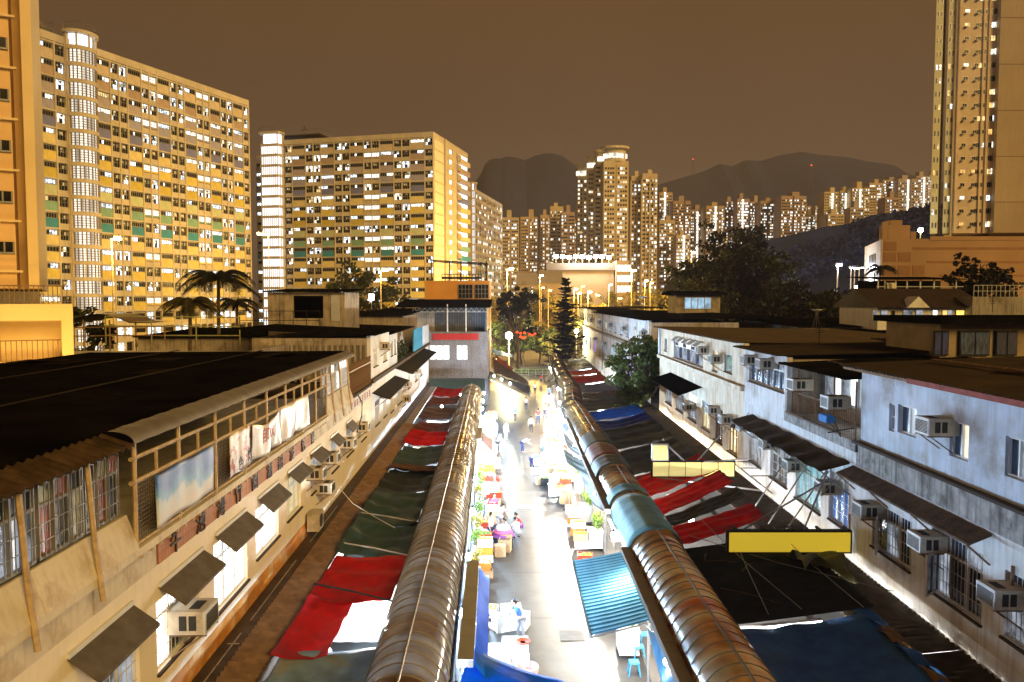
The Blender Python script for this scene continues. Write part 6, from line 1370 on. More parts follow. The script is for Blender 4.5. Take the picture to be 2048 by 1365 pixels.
# ---------------------------------------------------------------- fluorescent tubes glimpsed through the slits, bulbs along the arcades
M_tube = mat('tube_light', (1, 1, 1), emit=(.92, .97, 1), estr=9)
def tube_lamp(label, a, b, r=.05, grp='tube lamps under the stall covers'):
    a, b = Vector(a), Vector(b); t = thing('tube_lamp', label, 'tube lamp', (a+b)/2, grp); MB().tube([a, b], r, 6).build('tube', M_tube, t); up = Vector((0, 0, .07)); MB().tube([a+up, b+up], .05, 4).build('batten', M_white, t)
for y in (33.95, 44.95, 61.6, 81.5, 90.7, 97.5): x0, x1 = brx(y)+.5, rx(y)-.4; tube_lamp('white tube lamp shining through a slit between the stall covers', (x0+.6, y+.9, 3.3), (x1, y+1.7, 3.55))
for y in (20.75,): tube_lamp('white tube lamp at the edge of the big dark blue tarp', (brx(y)+.2, y, 3.2), (rx(y)-1.2, y, 3.45))
for y in (46.75, 57.2, 69.2): tube_lamp('white tube lamp between the covers beside the tan barrel roof', (lx(y)+.6, y, 3.3), (bx(y)-.3, y, 3.2))
M_bulb = mat('bulb', (1, 1, 1), emit=(.95, .97, 1), estr=30)
_m = MB(); _m.lathe((0, 0, 0), [(.03, -.1), (.11, -.03), (.13, .06), (.08, .15), (.04, .2)], 8); BULB = _m.mesh('bulb', M_bulb, recenter=False)[0]
_m = MB(); _m.lathe((0, 0, .2), [(.05, 0), (.05, .09), (.015, .1), (.012, .25)], 6); SOCK = _m.mesh('socket', M_black, recenter=False)[0]
COOL, WARM = (.52, .75, 1.0), (1.0, .92, .78)
def bulb(x, y, z, label, grp, watts, col):
    t = thing('market_bulb', label, 'lamp', (x, y, z), grp); inst('bulb', BULB, T(x, y, z), t); inst('socket', SOCK, T(x, y, z), t)
    if watts: plight((x, y, z-.22), watts*4, col, .10, parent=t)
for i, (y, wt) in enumerate(((13, 620), (17.5, 600), (22, 480), (27, 420), (33, 400), (39, 420), (45, 650), (50, 1000), (55, 1300), (60, 1500), (65, 1500), (70, 1200), (76, 700))): bulb(cxl(y)+1.15, y, 3.12, 'bare white bulb hung along the edge of the tan barrel roof', 'bulbs along the tan barrel roof', wt, COOL)
for i, (y, wt) in enumerate(((14, 620), (19, 600), (24, 380), (29.5, 340), (36, 380), (43, 650), (48, 1000), (53, 1300), (58, 1400), (64, 1400), (69, 1100), (80, 600), (92, 500), (105, 500))): bulb(cxr(y)-1.15, y, 3.12, 'bare white bulb hung along the edge of the brown barrel roof', 'bulbs along the brown barrel roof', wt, WARM)
for y, x, wt in ((28, -5.6, 330), (20.6, -5.2, 60), (24.5, -5.2, 70), (49, -6, 120), (70, -6.6, 160)): bulb(x, y, 2.6, 'bare bulb under the covers beside the tan barrel roof', 'bulbs under the covers', wt, (1, .97, .9))
for y, x, wt in ((13, 8.3, 60), (28.8, 8.2, 100), (33, 8.0, 160), (36, 8.0, 160), (54, 8.6, 120), (59, 8.6, 200), (85, 8.6, 200), (93, 8.6, 200)): bulb(x, y, 2.7, 'bare bulb under the covers beside the brown barrel roof', 'bulbs under the right covers'.replace('right ', 'stained-side '), wt, (.9, .95, 1))
# bright star lamp at the end of the tan barrel
p = pd(922, 792, 73.6); t = thing('floodlight', 'dazzling white lamp at the end of the tan barrel roof', 'floodlight', p); MB().lathe(p, [(.05, -.15), (.2, -.05), (.22, .1), (.08, .2)], 8).build('lamp_glass', M_whl, t); MB().tube([p+Vector((0, 0, .2)), p+Vector((.1, 0, -1))], .03, 4).build('post', M_steel, t); plight(p+Vector((0, -.4, .25)), 260, COOL, .15, parent=t)
# ---------------------------------------------------------------- street side canopies
GUT = mat('gutter_brown', (.17, .14, .11), rough=.5, var=.15, scale=1.5)
def gutter(label, y0, y1, x0, x1, z): return MB().extr([(0, z), (.5, z), (.5, z-.22), (0, z-.22)], 0, 1) if False else None
def channel(label, a, b, w, z0, z1, m=GUT):
    """sheet metal roller-box along the arcade edge from a to b (x, y)"""
    a, b = Vector((*a, 0)), Vector((*b, 0)); t = thing('awning_box', label, 'awning box', (a+b)/2); MM = frame(a, b-a); n = max(2, int((b-a).length/2.4)); Lg = (b-a).length
    for i in range(n): MB(mf(MM)).box(Lg*i/n+.01, Lg*(i+1)/n-.01, -w/2, w/2, z0+.004*(i % 2), z1+.004*(i % 2)).build('segment', m, t)
    return t
channel('long brown awning box along the near brown barrel edge', (4.05, 11.5), (4.08, 26.6), .34, 3.42, 3.66)
channel('brown awning box above the black street awnings', (4.12, 31.6), (4.15, 42.5), .30, 3.42, 3.64)
channel('thin brown awning box farther along the brown barrel', (4.15, 43), (4.22, 57), .24, 3.42, 3.62)
channel('grey awning box above the blue tarp by the tan barrel', (-1.16, 18.2), (-1.34, 25.4), .40, 3.40, 3.60, mat('box_olive_grey', (.26, .25, .21), rough=.45, var=.1))
channel('short grey awning box farther along the tan barrel', (-2.2, 48.5), (-2.3, 53), .4, 3.35, 3.55, MATS['box_olive_grey'])
def canopy(name, label, A, B, C_, D_, m, nu=18, nv=10, sag=.06, wr=.02, seed=0, cat='awning'):
    """A,B: edge at the box; C_,D_: outer edge (world points)"""
    A, B, C_, D_ = map(Vector, (A, B, C_, D_))
    def fn(u, v):
        p = (A*(1-u)+B*u)*(1-v)+(C_*(1-u)+D_*u)*v; p.z += -sag*math.sin(math.pi*v)+wr*math.sin(u*17+v*3+seed)+wr*mnoise.noise(p*2.1+Vector((seed, 0, 0))); return p
    return cloth(name, label, cat, fn, nu, nv, m)
# striped awning: real strips alternate along the sheet
A, B, C_, D_ = Vector((4.0, 20.8, 3.5)), Vector((4.0, 26.4, 3.55)), pz(1180, 1272, 2.75), pz(1144, 1122, 2.75)
AW = thing('striped_awning', 'teal and pale blue striped awning reaching over the road', 'awning', (3, 23, 2.7)); sa, sb = mat('awning_teal', (.008, .13, .27), rough=.6, transl=.2), mat('awning_pale', (.16, .38, .52), rough=.6, transl=.25)
NS = 46
for i in range(NS):
    def fn(u, v, i=i):
        w_ = (i+u)/NS; p = (A*(1-w_)+B*w_)*(1-v)+(C_*(1-w_)+D_*w_)*v; p.z += -.02*math.sin(math.pi*v)+.005*math.sin(w_*40+v*3)+(.035 if i % 2 else 0)*math.sin(math.pi*u); return p
    mb = MB(); mb.grid(fn, 2, 8); mb.build('stripe', sa if i % 2 == 0 else sb, AW, smooth=True)
MB().tube([C_, D_], .045, 6).build('front_bar', M_white, AW)
for q0, q1 in ((A, C_), (B, D_)): MB().tube([q0-Vector((0, 0, .08)), q1-Vector((0, 0, .06))], .03, 5).build('arm', M_steel, AW)
canopy('blue_awning', 'rippled blue canvas awning nearest the foot of the brown awning box', (4.0, 11.5, 3.5), (4.0, 19.6, 3.5), pz(1345, 1365, 2.5)+Vector((-.5, -3.5, 0)), pz(1292, 1248, 2.6), tarpmat('canvas_blue', (.03, .20, .42), .3), 40, 10, .05, .035, 3)
canopy('black_awning', 'long black street awning below the brown awning box', (4.12, 31.8, 3.5), (4.15, 37, 3.5), pz(1185, 1007, 2.9), pz(1147, 920, 2.9), T_dk, 16, 8, .08, .02, 4)
canopy('black_awning', 'square black street awning beyond the long one', (4.15, 37.6, 3.5), (4.15, 41.6, 3.5), pz(1132, 925, 2.9), pz(1123, 893, 2.9), T_grn, 14, 8, .08, .02, 5)
canopy('black_awning', 'square dark street awning with a lit far edge', (4.15, 42.4, 3.5), (4.2, 46, 3.5), pz(1133, 893, 2.9), pz(1124, 862, 2.9), T_dk, 14, 8, .08, .02, 6)
canopy('blue_awning', 'slate blue street awning near the barrel bend', (4.2, 47, 3.5), (4.2, 55, 3.5), pz(1125, 855, 2.9), pz(1116, 812, 2.9), tarpmat('awning_slate', (.07, .09, .15), .2), 14, 8, .06, .02, 7)
canopy('small_awning', 'little black awning flap beyond the barrel bend', (4.95, 82, 3.45), (5.0, 87, 3.45), (3.9, 82, 3.0), (4.0, 86.5, 3.0), T_dk, 8, 6, .04, .01, 8); canopy('small_awning', 'second little black awning flap beyond the barrel bend', (5.0, 88, 3.45), (5.1, 94, 3.45), (4.0, 88, 3.0), (4.1, 93, 3.0), T_dk, 8, 6, .04, .01, 9)
# left side blue tarps
canopy('blue_tarp', 'steep blue tarp hanging from the grey awning box', (-.95, 18.4, 3.42), (-1.12, 25.3, 3.42), (-.62, 18.5, 2.92), (-.78, 25.6, 2.92), T_brt, 20, 10, .05, .03, 11, 'tarp')
canopy('blue_tarp', 'broad bright blue tarp stretched low across the stall front', pz(918, 1365, 3.1)+Vector((-.2, -2.6, 0)), pz(942, 1292, 3.2), pz(1130, 1365, 2.6)+Vector((.3, -2.8, -.3)), pz(1128, 1363, 2.6), T_brt, 22, 14, .08, .02, 12, 'tarp')
canopy('red_awning', 'small maroon awning flap beside the short grey box', (-2.05, 48.8, 3.4), (-2.1, 52.5, 3.4), (-1.2, 48.4, 2.7), (-1.3, 52.3, 2.7), T_mar, 10, 6, .05, .02, 13)
# canopies at the far end below the grey building
p = [pd(858, 757, 83), pd(970, 757, 83), pd(970, 785, 78), pd(862, 785, 78)]
canopy('end_canopy', 'flat dark green canopy below the grey building', p[0], p[1], p[3], p[2], T_grn, 16, 8, .03, .01, 14)
canopy('end_canopy', 'long drooping black canopy with white lamps beneath', pd(978, 742, 100), pd(1060, 772, 84), pd(975, 760, 84), pd(1064, 796, 77), tarpmat('canopy_slate', (.05, .055, .06), .15), 20, 10, .25, .03, 15)
canopy('end_canopy', 'drooping tan and teal canopy above the black one', pd(986, 716, 112), pd(1056, 762, 92), pd(988, 745, 104), pd(1064, 790, 86), tarpmat('canopy_tan', (.16, .13, .08), .2), 20, 10, .25, .03, 16)
canopy('end_canopy', 'orange canopy below the blue one', pd(991, 710, 116), pd(1026, 738, 102), pd(990, 718, 108), pd(1030, 752, 98), T_or, 14, 8, .12, .02, 17)
canopy('end_canopy', 'bright blue canopy farthest along the street', pd(981, 697, 122), pd(1026, 710, 116), pd(992, 710, 114), pd(1028, 716, 110), T_brt, 14, 8, .08, .02, 18)
for i, (px, py, D) in enumerate(((988, 755, 86), (1003, 762, 85), (1020, 770, 84))): p = pd(px, py, D); bulb(p.x, p.y, p.z+.1, 'white lamp hung on the drooping black canopy', 'lamps on the black canopy', 60 if i < 2 else 0, COOL)
# ---------------------------------------------------------------- yellow signs
def signbox(label, D, x0, y0, x1, y1, m, panels=1, extra=None):
    p0, p1 = pd(x0, y1, D), pd(x1, y0, D); t = thing('hanging_sign', label, 'sign', ((p0.x+p1.x)/2, D, p0.z)); w_ = (p1.x-p0.x)/panels
    for i in range(panels): MB().box(p0.x+w_*i+.02, p0.x+w_*(i+1)-.02, D-.02, D+.22, p0.z+.03, p1.z-.03).build('sign_panel', m, t)
    MB().box(p0.x-.05, p1.x+.05, D+.01, D+.2, p0.z-.03, p1.z+.04).build('sign_frame', M_black, t)
    return t, p0, p1
M_y1 = mat('sign_yellow', (.74, .50, .03), var=.03, scale=.5, emit=(1, .70, .05), estr=.5); M_y2 = mat('sign_pale_yellow', (.82, .72, .22), var=.06, scale=1.2, emit=(1, .88, .35), estr=.6)  # weak glow added so the yellow faces look brighter; they are no lamps
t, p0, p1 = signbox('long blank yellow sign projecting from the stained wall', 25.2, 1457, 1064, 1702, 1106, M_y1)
for k in range(5): x = p0.x+.2+k*.95; MB().box(x, x+.08, 25.1, 25.5, p1.z+.04, p1.z+.12).build('clip', M_black, t)
for q in ((p0.x+.5, 25.3, p1.z+.04, 11.3, 26.4, 6.2), (p0.x+2.6, 25.3, p1.z+.04, 11.4, 26.8, 6.4), (p1.x, 25.3, p1.z, 11.6, 25.4, 5.2)): MB().tube([q[:3], q[3:]], .035, 5).build('stay', M_steel, t)
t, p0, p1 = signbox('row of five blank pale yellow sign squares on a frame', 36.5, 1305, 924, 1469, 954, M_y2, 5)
q0, q1 = pd(1306, 920, 36.5), pd(1335, 891, 36.5); MB().box(q0.x, q1.x, 36.48, 36.72, q0.z, q1.z).build('sign_panel', M_y2, t); MB().box(q0.x-.06, q1.x+.06, 36.5, 36.7, q0.z-.05, q1.z+.06).build('sign_frame', M_frame, t)
for a, b in (((q1.x, 36.6, q1.z), (p0.x+1.6, 36.6, p1.z)), ((p0.x+2.2, 36.6, p1.z), (11.7, 38.5, 6.6)), ((p0.x+.3, 36.6, p0.z-.06), (11.6, 34.5, 3.7)), ((p1.x-1.5, 36.5, p1.z), (11.7, 36, 4.9))): MB().tube([a, b], .04, 5).build('stay', M_frame, t)
# iron frames on the stained wall near the signs
for s in (27.4, 29.0, 31.0): MB().tube([RR.p(s, .05, 6.4), RR.p(s+.6, 1.5, 3.6)], .03, 5).build('stay_bar', M_steel, label='diagonal iron stay leaning from the stained wall', cat='stay', group='iron stays on the stained wall')
for i, s in enumerate((33.6, 35.2, 36.6)): 
    q = MB(); q.tube([RR.p(s, .03, 4.6), RR.p(s, 1.0, 4.6)], .025, 4); q.tube([RR.p(s, .03, 3.8), RR.p(s, 1.0, 4.6)], .025, 4); q.build('wall_bracket', M_steel, label='empty triangular iron bracket on the stained wall', cat='bracket', group='empty brackets on the stained wall')
for i, (a, b) in enumerate((((6.5, 27.2, 3.9), (11.2, 21.6, 4.0)), ((7.2, 28, 4.2), (8.2, 20.8, 3.8)), ((9.4, 26.6, 4.4), (9.9, 20.7, 3.9)), ((8.0, 27, 4.2), (7.3, 20.9, 3.6)))): cable('thin dark wire strung over the black corrugated stall roof', [a, ((a[0]+b[0])/2, (a[1]+b[1])/2, (a[2]+b[2])/2-.1), b], .012, M_steel)['group'] = 'wires over the stall roof'

# bulbs burning inside the brown arcade make its sheets glow
for y, wt in ((18.5, 26), (21.5, 24), (25.2, 40), (35, 22), (48, 40), (66, 60), (90, 50)): bulb(cxr(y)+.1, y, 2.75, 'amber bulb burning under the brown barrel roof', 'bulbs inside the brown arcade', wt, (1, .62, .28))
for y, wt in ((14, 26), (20, 22), (27, 18), (58, 50), (66, 60)): bulb(cxl(y)-.1, y, 2.75, 'white bulb burning under the tan barrel roof', 'bulbs inside the tan arcade', wt, (1, .93, .85))
# ================================================================== people
M_skin = mat('skin', (.50, .33, .24), rough=.55, var=.08); M_hair = mat('hair_black', (.012, .010, .010), rough=.5); M_shoe = mat('shoe', (.03, .03, .03))
def cl(n, c): return mat('cloth_'+n, c, rough=.85, var=.15, scale=6)
def skin(name, m, verts, edges, parent, MM, lv=1, **tags):
    """verts: list of ((x,y,z), radius)"""
    me = bpy.data.meshes.new(name); me.from_pydata([v[0] for v in verts], edges, []); me.materials.append(m)
    o = inst(name, me, MM, parent, **tags)
    sk = o.modifiers.new('skin', 'SKIN'); sk.use_smooth_shade = True
    for i, v in enumerate(verts):
        d = me.skin_vertices[0].data[i]; r = v[1]; d.radius = (r, r) if not isinstance(r, tuple) else r; d.use_root = i == 0
    sb = o.modifiers.new('sub', 'SUBSURF'); sb.levels = lv; sb.render_levels = lv
    return o
def person(label, loc, rz, pose, shirt, trous, h=1.66, group='people in the market', hair=None, arms='down'):
    s = h/1.66; MM = T(*loc) @ Matrix.Rotation(rz, 4, 'Z') @ Matrix.Scale(s, 4)
    t = thing('person', label, 'person', group=group, M=T(*loc))
    bend = {'stand': .03, 'bend': 1.15, 'crouch': .45, 'lean': .4, 'sit': .15}[pose]; ph = {'crouch': .34, 'sit': .46}.get(pose, .90)
    pel = Vector((0, .1 if pose == 'bend' else 0, ph))
    R_ = Matrix.Rotation(bend, 3, 'X')
    def up(x, y, z): return pel+R_ @ Vector((x, y, z-.90))
    def leg(sx):
        if pose == 'crouch': return [pel+Vector((sx*.09, -.02, -.02)), Vector((sx*.19, -.36, .46)), Vector((sx*.15, -.10, .09)), Vector((sx*.16, -.30, .04))]
        if pose == 'sit': return [pel+Vector((sx*.09, -.02, 0)), Vector((sx*.12, -.42, .47)), Vector((sx*.12, -.40, .09)), Vector((sx*.12, -.58, .04))]
        st = .06*sx
        return [pel+Vector((sx*.09, 0, -.04)), Vector((sx*.10, pel.y*.6-.02+st, .48)), Vector((sx*.10, .02+st*1.5, .09)), Vector((sx*.11, -.14+st*1.5, .04))]
    def arm(sx):
        sh = up(sx*.17, 0, 1.36)
        if pose in ('bend', 'crouch', 'lean') or arms == 'front':
            el = sh+Vector((sx*.06, -.12, -.24)) if arms != 'fold' else sh+Vector((sx*.06, -.05, -.25)); wr = el+Vector((-sx*.05, -.18, -.10 if pose != 'stand' else .02))
        elif arms == 'fold': el = sh+Vector((sx*.07, -.06, -.25)); wr = el+Vector((-sx*.22, -.14, .05))
        else: el = sh+Vector((sx*.07, .03, -.27)); wr = el+Vector((sx*.01, -.08, -.24))
        return sh, el, wr
    V, E = [], []
    def add(p, r, par=None):
        V.append((tuple(p), r)); 
        if par is not None: E.append((par, len(V)-1))
        return len(V)-1
    a = add(pel, (.13, .10)); b = add(up(0, 0, 1.12), (.12, .09), a); c = add(up(0, 0, 1.33), (.13, .09), b); n = add(up(0, -.005, 1.45), .052, c)
    hd = add(up(0, -.02, 1.52), (.066, .075), n); h2 = add(up(0, -.025, 1.60), (.072, .085), hd); h3 = add(up(0, -.01, 1.645), (.05, .06), h2)
    add(up(0, -.115, 1.555), .014, hd)                                             # nose
    for sx in (-1, 1): add(up(sx*.085, -.01, 1.56), .014, hd)                     # ears
    for sx in (-1, 1):
        L_ = leg(sx); k = a
        for p, r in zip(L_, (.085, .06, .04, .035)): k = add(p, r, k)
        sh, el, wr = arm(sx); k = add(sh, .052, c); k = add(el, .042, k); k = add(wr, .027, k)
        d = (wr-el).normalized(); side = d.cross(Vector((0, 0, 1)) if abs(d.z) < .8 else Vector((0, 1, 0))).normalized(); up_ = side.cross(d)
        pm = add(wr+d*.06, (.034, .018), k)
        for q, ln in ((-.03, .058), (-.01, .070), (.01, .066), (.03, .05)):
            f1 = add(wr+d*.10+side*q, .009, pm); f2 = add(wr+d*(.10+ln*.6)+side*q*1.1-up_*.012, .008, f1); add(wr+d*(.10+ln)+side*q*1.1-up_*.035, .007, f2)
        th = add(wr+d*.055-side*.045-up_*.01, .010, pm); add(wr+d*.085-side*.06-up_*.025, .008, th)
    skin('body', M_skin, V, E, t, MM)
    # shirt
    V, E = [], []
    a = add(up(0, 0, .93), (.16, .125)); b = add(up(0, 0, 1.12), (.155, .12), a); c = add(up(0, 0, 1.32), (.165, .115), b); add(up(0, 0, 1.40), (.10, .08), c)
    for sx in (-1, 1): sh, el, wr = arm(sx); k = add(sh, .070, c); k = add(sh+(el-sh)*.75, .060, k)
    skin('shirt', shirt, V, E, t, MM)
    V, E = [], []
    a = add(pel, (.155, .125))
    for sx in (-1, 1):
        L_ = leg(sx); k = a
        for p, r in zip(L_[:3], (.098, .072, .055)): k = add(p, r, k)
    skin('trousers', trous, V, E, t, MM)
    V, E = [], []
    k = add(up(0, .03, 1.575), (.078, .080)); k2 = add(up(0, .005, 1.635), (.072, .078), k); add(up(0, .045, 1.50), .055, k); add(up(0, -.05, 1.665), .05, k2)
    skin('hair', hair or M_hair, V, E, t, MM)
    for sx in (-1, 1): L_ = leg(sx); V, E = [], []; k = add(L_[2]-Vector((0, -.03, .035)), .05); add(L_[3]+Vector((0, .02, 0)), .043, k); skin('shoe', M_shoe, V, E, t, MM)
    for sx in (-1, 1):                                                             # eyes and mouth
        e_ = up(sx*.028, -.102, 1.580); MB(mf(MM)).lathe(e_, [(.002, -.006), (.009, 0), (.002, .006)], 6).build('eye', M_black, t)
    MB(mf(MM)).box(-.02, .02, -.004, .004, -.003, .003) if False else None
def at(px, py): return pz(px, py, .008)
wht, pink, navy, jean, red, gry, pur, blu, pat, blk = cl('white', (.7, .7, .7)), cl('pink', (.65, .12, .28)), cl('navy', (.015, .02, .07)), cl('jeans', (.035, .06, .13)), cl('red', (.45, .04, .05)), cl('grey', (.3, .3, .32)), cl('purple', (.2, .06, .25)), cl('blue', (.06, .16, .42)), cl('pattern', (.5, .35, .36)), cl('black', (.02, .02, .022))
person('person in a pink shirt standing with folded arms', at(988, 1046), .5, 'stand', pink, blk, arms='fold')
person('person in a white shirt and jeans standing beside the cardboard boxes', at(982, 1089), 1.2, 'stand', wht, jean)
person('person in a patterned shirt behind the white-shirted person', at(999, 1066), .8, 'lean', pat, gry)
person('person in grey crouching over the goods on the road', at(1018, 1074), -1.2, 'crouch', gry, blk)
person('person in red and purple crouching across the goods', at(1042, 1063), -1.6, 'crouch', red, pur)
person('person in a pale top crouching with their back to the camera', at(1036, 1077), -2.6, 'crouch', wht, gry)
person('person in a blue shirt and navy trousers bending over crates', at(1065, 941), 1.8, 'bend', blu, navy)
person('person in a white shirt and navy trousers bending down in the road', at(1046, 906), 1.5, 'bend', wht, navy)
person('person in a blue shirt sorting foam boxes', at(1042, 1283), -1.3, 'lean', blu, gry)
person('person in grey working behind the white table', at(964, 1322), 2.4, 'lean', wht, gry)
for i, (px, py, sh, tr, ps) in enumerate(((1088, 912, wht, blu, 'stand'), (1100, 905, pink, jean, 'stand'), (1112, 900, blu, jean, 'lean'), (1012, 880, wht, gry, 'stand'), (1062, 868, pat, blk, 'stand'), (1076, 850, red, jean, 'stand'), (1030, 845, blu, blk, 'stand'), (1090, 838, wht, jean, 'stand'), (1052, 822, gry, navy, 'stand'), (1098, 800, blu, jean, 'stand'), (1070, 790, wht, blk, 'stand'), (1082, 770, red, jean, 'stand'), (995, 905, gry, blk, 'lean'))):
    person(['shopper in a white top and blue trousers at the produce stall', 'shopper in a pink top at the produce stall', 'shopper in blue leaning over the produce', 'shopper in white and grey by the table stalls', 'shopper in a patterned top walking in the bright market', 'shopper in a red top and jeans walking in the bright market', 'shopper in a blue top and black trousers in the bright market', 'shopper in white and jeans by the brown barrel stalls', 'shopper in grey and navy in the bright market', 'shopper in a blue top near the drooping canopy', 'shopper in a white top and black trousers near the drooping canopy', 'shopper in a red top beyond the drooping canopy', 'stall keeper in grey leaning over a white table'][i], at(px, py), [0, 2.5, 1.5, .4, 3, 2.8, .2, -1, 3.1, 2.9, 0, 3, 1.5][i], ps, sh, tr, R.uniform(1.58, 1.74))
# ================================================================== goods
M_card = mat('cardboard', (.42, .29, .16), rough=.85, var=.12, scale=4); M_foam = mat('foam_white', (.75, .75, .74), rough=.7, var=.05, rnd=.08); M_redp = mat('crate_red', (.55, .06, .02), rough=.5, rnd=.2); M_blkp = mat('crate_black', (.02, .02, .022), rough=.5); M_wt = mat('table_white', (.62, .62, .60), rough=.5); M_orp = mat('crate_orange', (.6, .18, .02), rough=.5)
FR = [mat('produce_'+n, c, rough=.5, var=.3, scale=9) for n, c in (('orange', (.65, .22, .02)), ('green', (.12, .28, .05)), ('red', (.5, .04, .03)), ('yellow', (.65, .5, .06)), ('leaf', (.2, .35, .08)), ('white', (.6, .6, .5)))]
def open_box(name, label, cat, p, w_, d_, h, m, rz=0., group=None, fill=None, lid=False, flaps=False):
    """a box of four walls and a floor; can hold produce"""
    MM = T(*p) @ Matrix.Rotation(rz, 4, 'Z'); t = thing(name, label, cat, group=group, M=T(*p)); th = .03
    q = MB(mf(MM)); q.box(-w_/2, w_/2, -d_/2, d_/2, 0, th)
    q.box(-w_/2, -w_/2+th, -d_/2, d_/2, th, h); q.box(w_/2-th, w_/2, -d_/2, d_/2, th, h); q.box(-w_/2+th, w_/2-th, -d_/2, -d_/2+th, th, h); q.box(-w_/2+th, w_/2-th, d_/2-th, d_/2, th, h); q.build('walls', m, t)
    if flaps:
        for sg in (-1, 1): q = MB(mf(MM)); q.quad((-w_/2, sg*d_/2, h), (w_/2, sg*d_/2, h), (w_/2, sg*(d_/2+.13), h+.10), (-w_/2, sg*(d_/2+.13), h+.10)); q.build('flap', m, t)
    if lid: MB(mf(MM)).box(-w_/2-.01, w_/2+.01, -d_/2-.01, d_/2+.01, h+.001, h+.05).build('lid', m, t)
    if fill:
        q = MB(mf(MM)); rr = random.Random(int(p[0]*91+p[1]*37)); 
        for i in range(26):
            x, y = rr.uniform(-w_/2+.07, w_/2-.07), rr.uniform(-d_/2+.07, d_/2-.07); r = rr.uniform(.04, .07); q.lathe((x, y, h-.06+rr.uniform(0, .06)), [(r*.3, -r*.9), (r, -r*.2), (r*.8, r*.6), (r*.2, r)], 5)
        q.build('produce', fill, t, kind='stuff')
    return t
open_box('cardboard_box', 'brown cardboard box in front of the white plastic stool', 'box', at(1000, 1112), .55, .45, .5, M_card, .1, lid=True)
open_box('cardboard_box', 'brown cardboard box below the purple cloth', 'box', at(1010, 1102), .6, .5, .62, M_card, -.2, flaps=True)
t = thing('goods_pile', 'pile of purple and white folded cloth on the road', 'pile', at(1006, 1090)); p = at(1006, 1092)
for i, (m_, dz) in enumerate(((pur, 0), (pink, .18), (wht, .36))): MB().lathe(p+Vector((0, 0, .5+dz)), [(.5-.08*i, 0), (.62-.12*i, .06), (.55-.1*i, .15), (.2, .175)], 12).build('folded_cloth', m_, t, smooth=True)
MB().box(p.x-.5, p.x+.5, p.y-.4, p.y+.4, .01, .5).build('crate', M_blkp, t)
def stool(label, p, m, group=None):
    t = thing('stool', label, 'stool', p, group); MB().box(p.x-.16, p.x+.16, p.y-.16, p.y+.16, .42, .46).build('seat', m, t)
    for a, b in ((-1, -1), (1, -1), (-1, 1), (1, 1)): MB().tube([(p.x+a*.19, p.y+b*.19, .01), (p.x+a*.13, p.y+b*.13, .42)], .025, 4).build('leg', m, t)
stool('white plastic stool beside the brown cardboard boxes', at(977, 1112), M_foam)
M_bst = mat('stool_blue', (.05, .28, .55), rough=.4)
for i, (px, py) in enumerate(((1278, 1310), (1290, 1285), (1268, 1342))): stool('pale blue plastic stool under the rippled blue awning', pz(px, py, .13), M_bst, 'blue stools')
for i, (px, py, rz) in enumerate(((953, 1258, 0), (1008, 1258, .4), (1036, 1254, -.3), (1022, 1240, .1))): open_box('foam_box', 'open white foam box standing on the road beside the steep blue tarp', 'box', at(px, py), .8, .62, .55, M_foam, rz, 'foam boxes by the blue tarp')
def table(label, p, w_, d_, h, m, group=None, cloth_=None):
    t = thing('market_table', label, 'table', p, group); z = p.z; MB().box(p.x-w_/2, p.x+w_/2, p.y-d_/2, p.y+d_/2, z+h-.04, z+h).build('table_top', m, t)
    for a in (-1, 1):
        for b in (-1, 1): MB().box(p.x+a*(w_/2-.06)-.02, p.x+a*(w_/2-.06)+.02, p.y+b*(d_/2-.06)-.02, p.y+b*(d_/2-.06)+.02, z, z+h-.041).build('leg', M_steel, t)
    if cloth_: q = MB(); q.grid(lambda u, v: (p.x-w_/2-.03+(w_+.06)*u, p.y-d_/2-.03-.02*math.sin(u*25), z+h+.005-.45*v), 20, 3); q.build('skirt', cloth_, t, smooth=True)
    return t
tp = at(975, 1345); tp.z = .01; table('white table heaped with packed boxes above the low blue tarp', tp, 1.5, 1.1, .75, M_wt, None, wht); tp = at(1030, 1335); table('narrow white table beside the red weighing dish', tp, .9, 1.3, .8, M_wt, None, wht)
p = at(1046, 1330); t = thing('weighing_scale', 'scale with round red dish standing on the road', 'scale', p); MB().lathe(p+Vector((0, 0, .75)), [(.05, 0), (.22, .04), (.26, .09), (.24, .10), (.1, .05)], 14).build('dish', M_redp, t); MB().lathe(p, [(.16, 0), (.05, .1), (.05, .75)], 8).build('stand', M_steel, t)
p = at(1055, 1362); MB().lathe(p, [(.3, 0), (.38, .5), (.36, .52), (.30, .3)], 14).build('plastic_tub', mat('tub_pink', (.65, .38, .32)), label='pale pink plastic tub below the red weighing dish', cat='tub')
# crate stacks by the tan barrel
rr = random.Random(5)
for i, (px, py, n) in enumerate(((984, 1010, 3), (976, 985, 3), (988, 975, 2))):
    p = at(px, py)
    for k in range(n): open_box('crate', ('white foam box in the stack beside the tan barrel arcade', 'red crate of produce in the stack beside the tan barrel arcade')[(i+k) % 2], 'crate', p+Vector((rr.uniform(-.03, .03), 0, .001+k*.36)), .75, .55, .34, (M_foam, M_redp)[(i+k) % 2], rr.uniform(-.1, .1), ('foam boxes stacked by the tan arcade', 'red crates stacked by the tan arcade')[(i+k) % 2], FR[2] if k == n-1 else None)
tp = at(972, 1030); table('small white-topped table beside the pink-shirted person', tp, .9, .7, .75, M_wt)
tp = at(975, 945); table('glass-fronted white table by the tan barrel arcade', tp, 1.3, 1.0, .8, M_wt, None, wht)
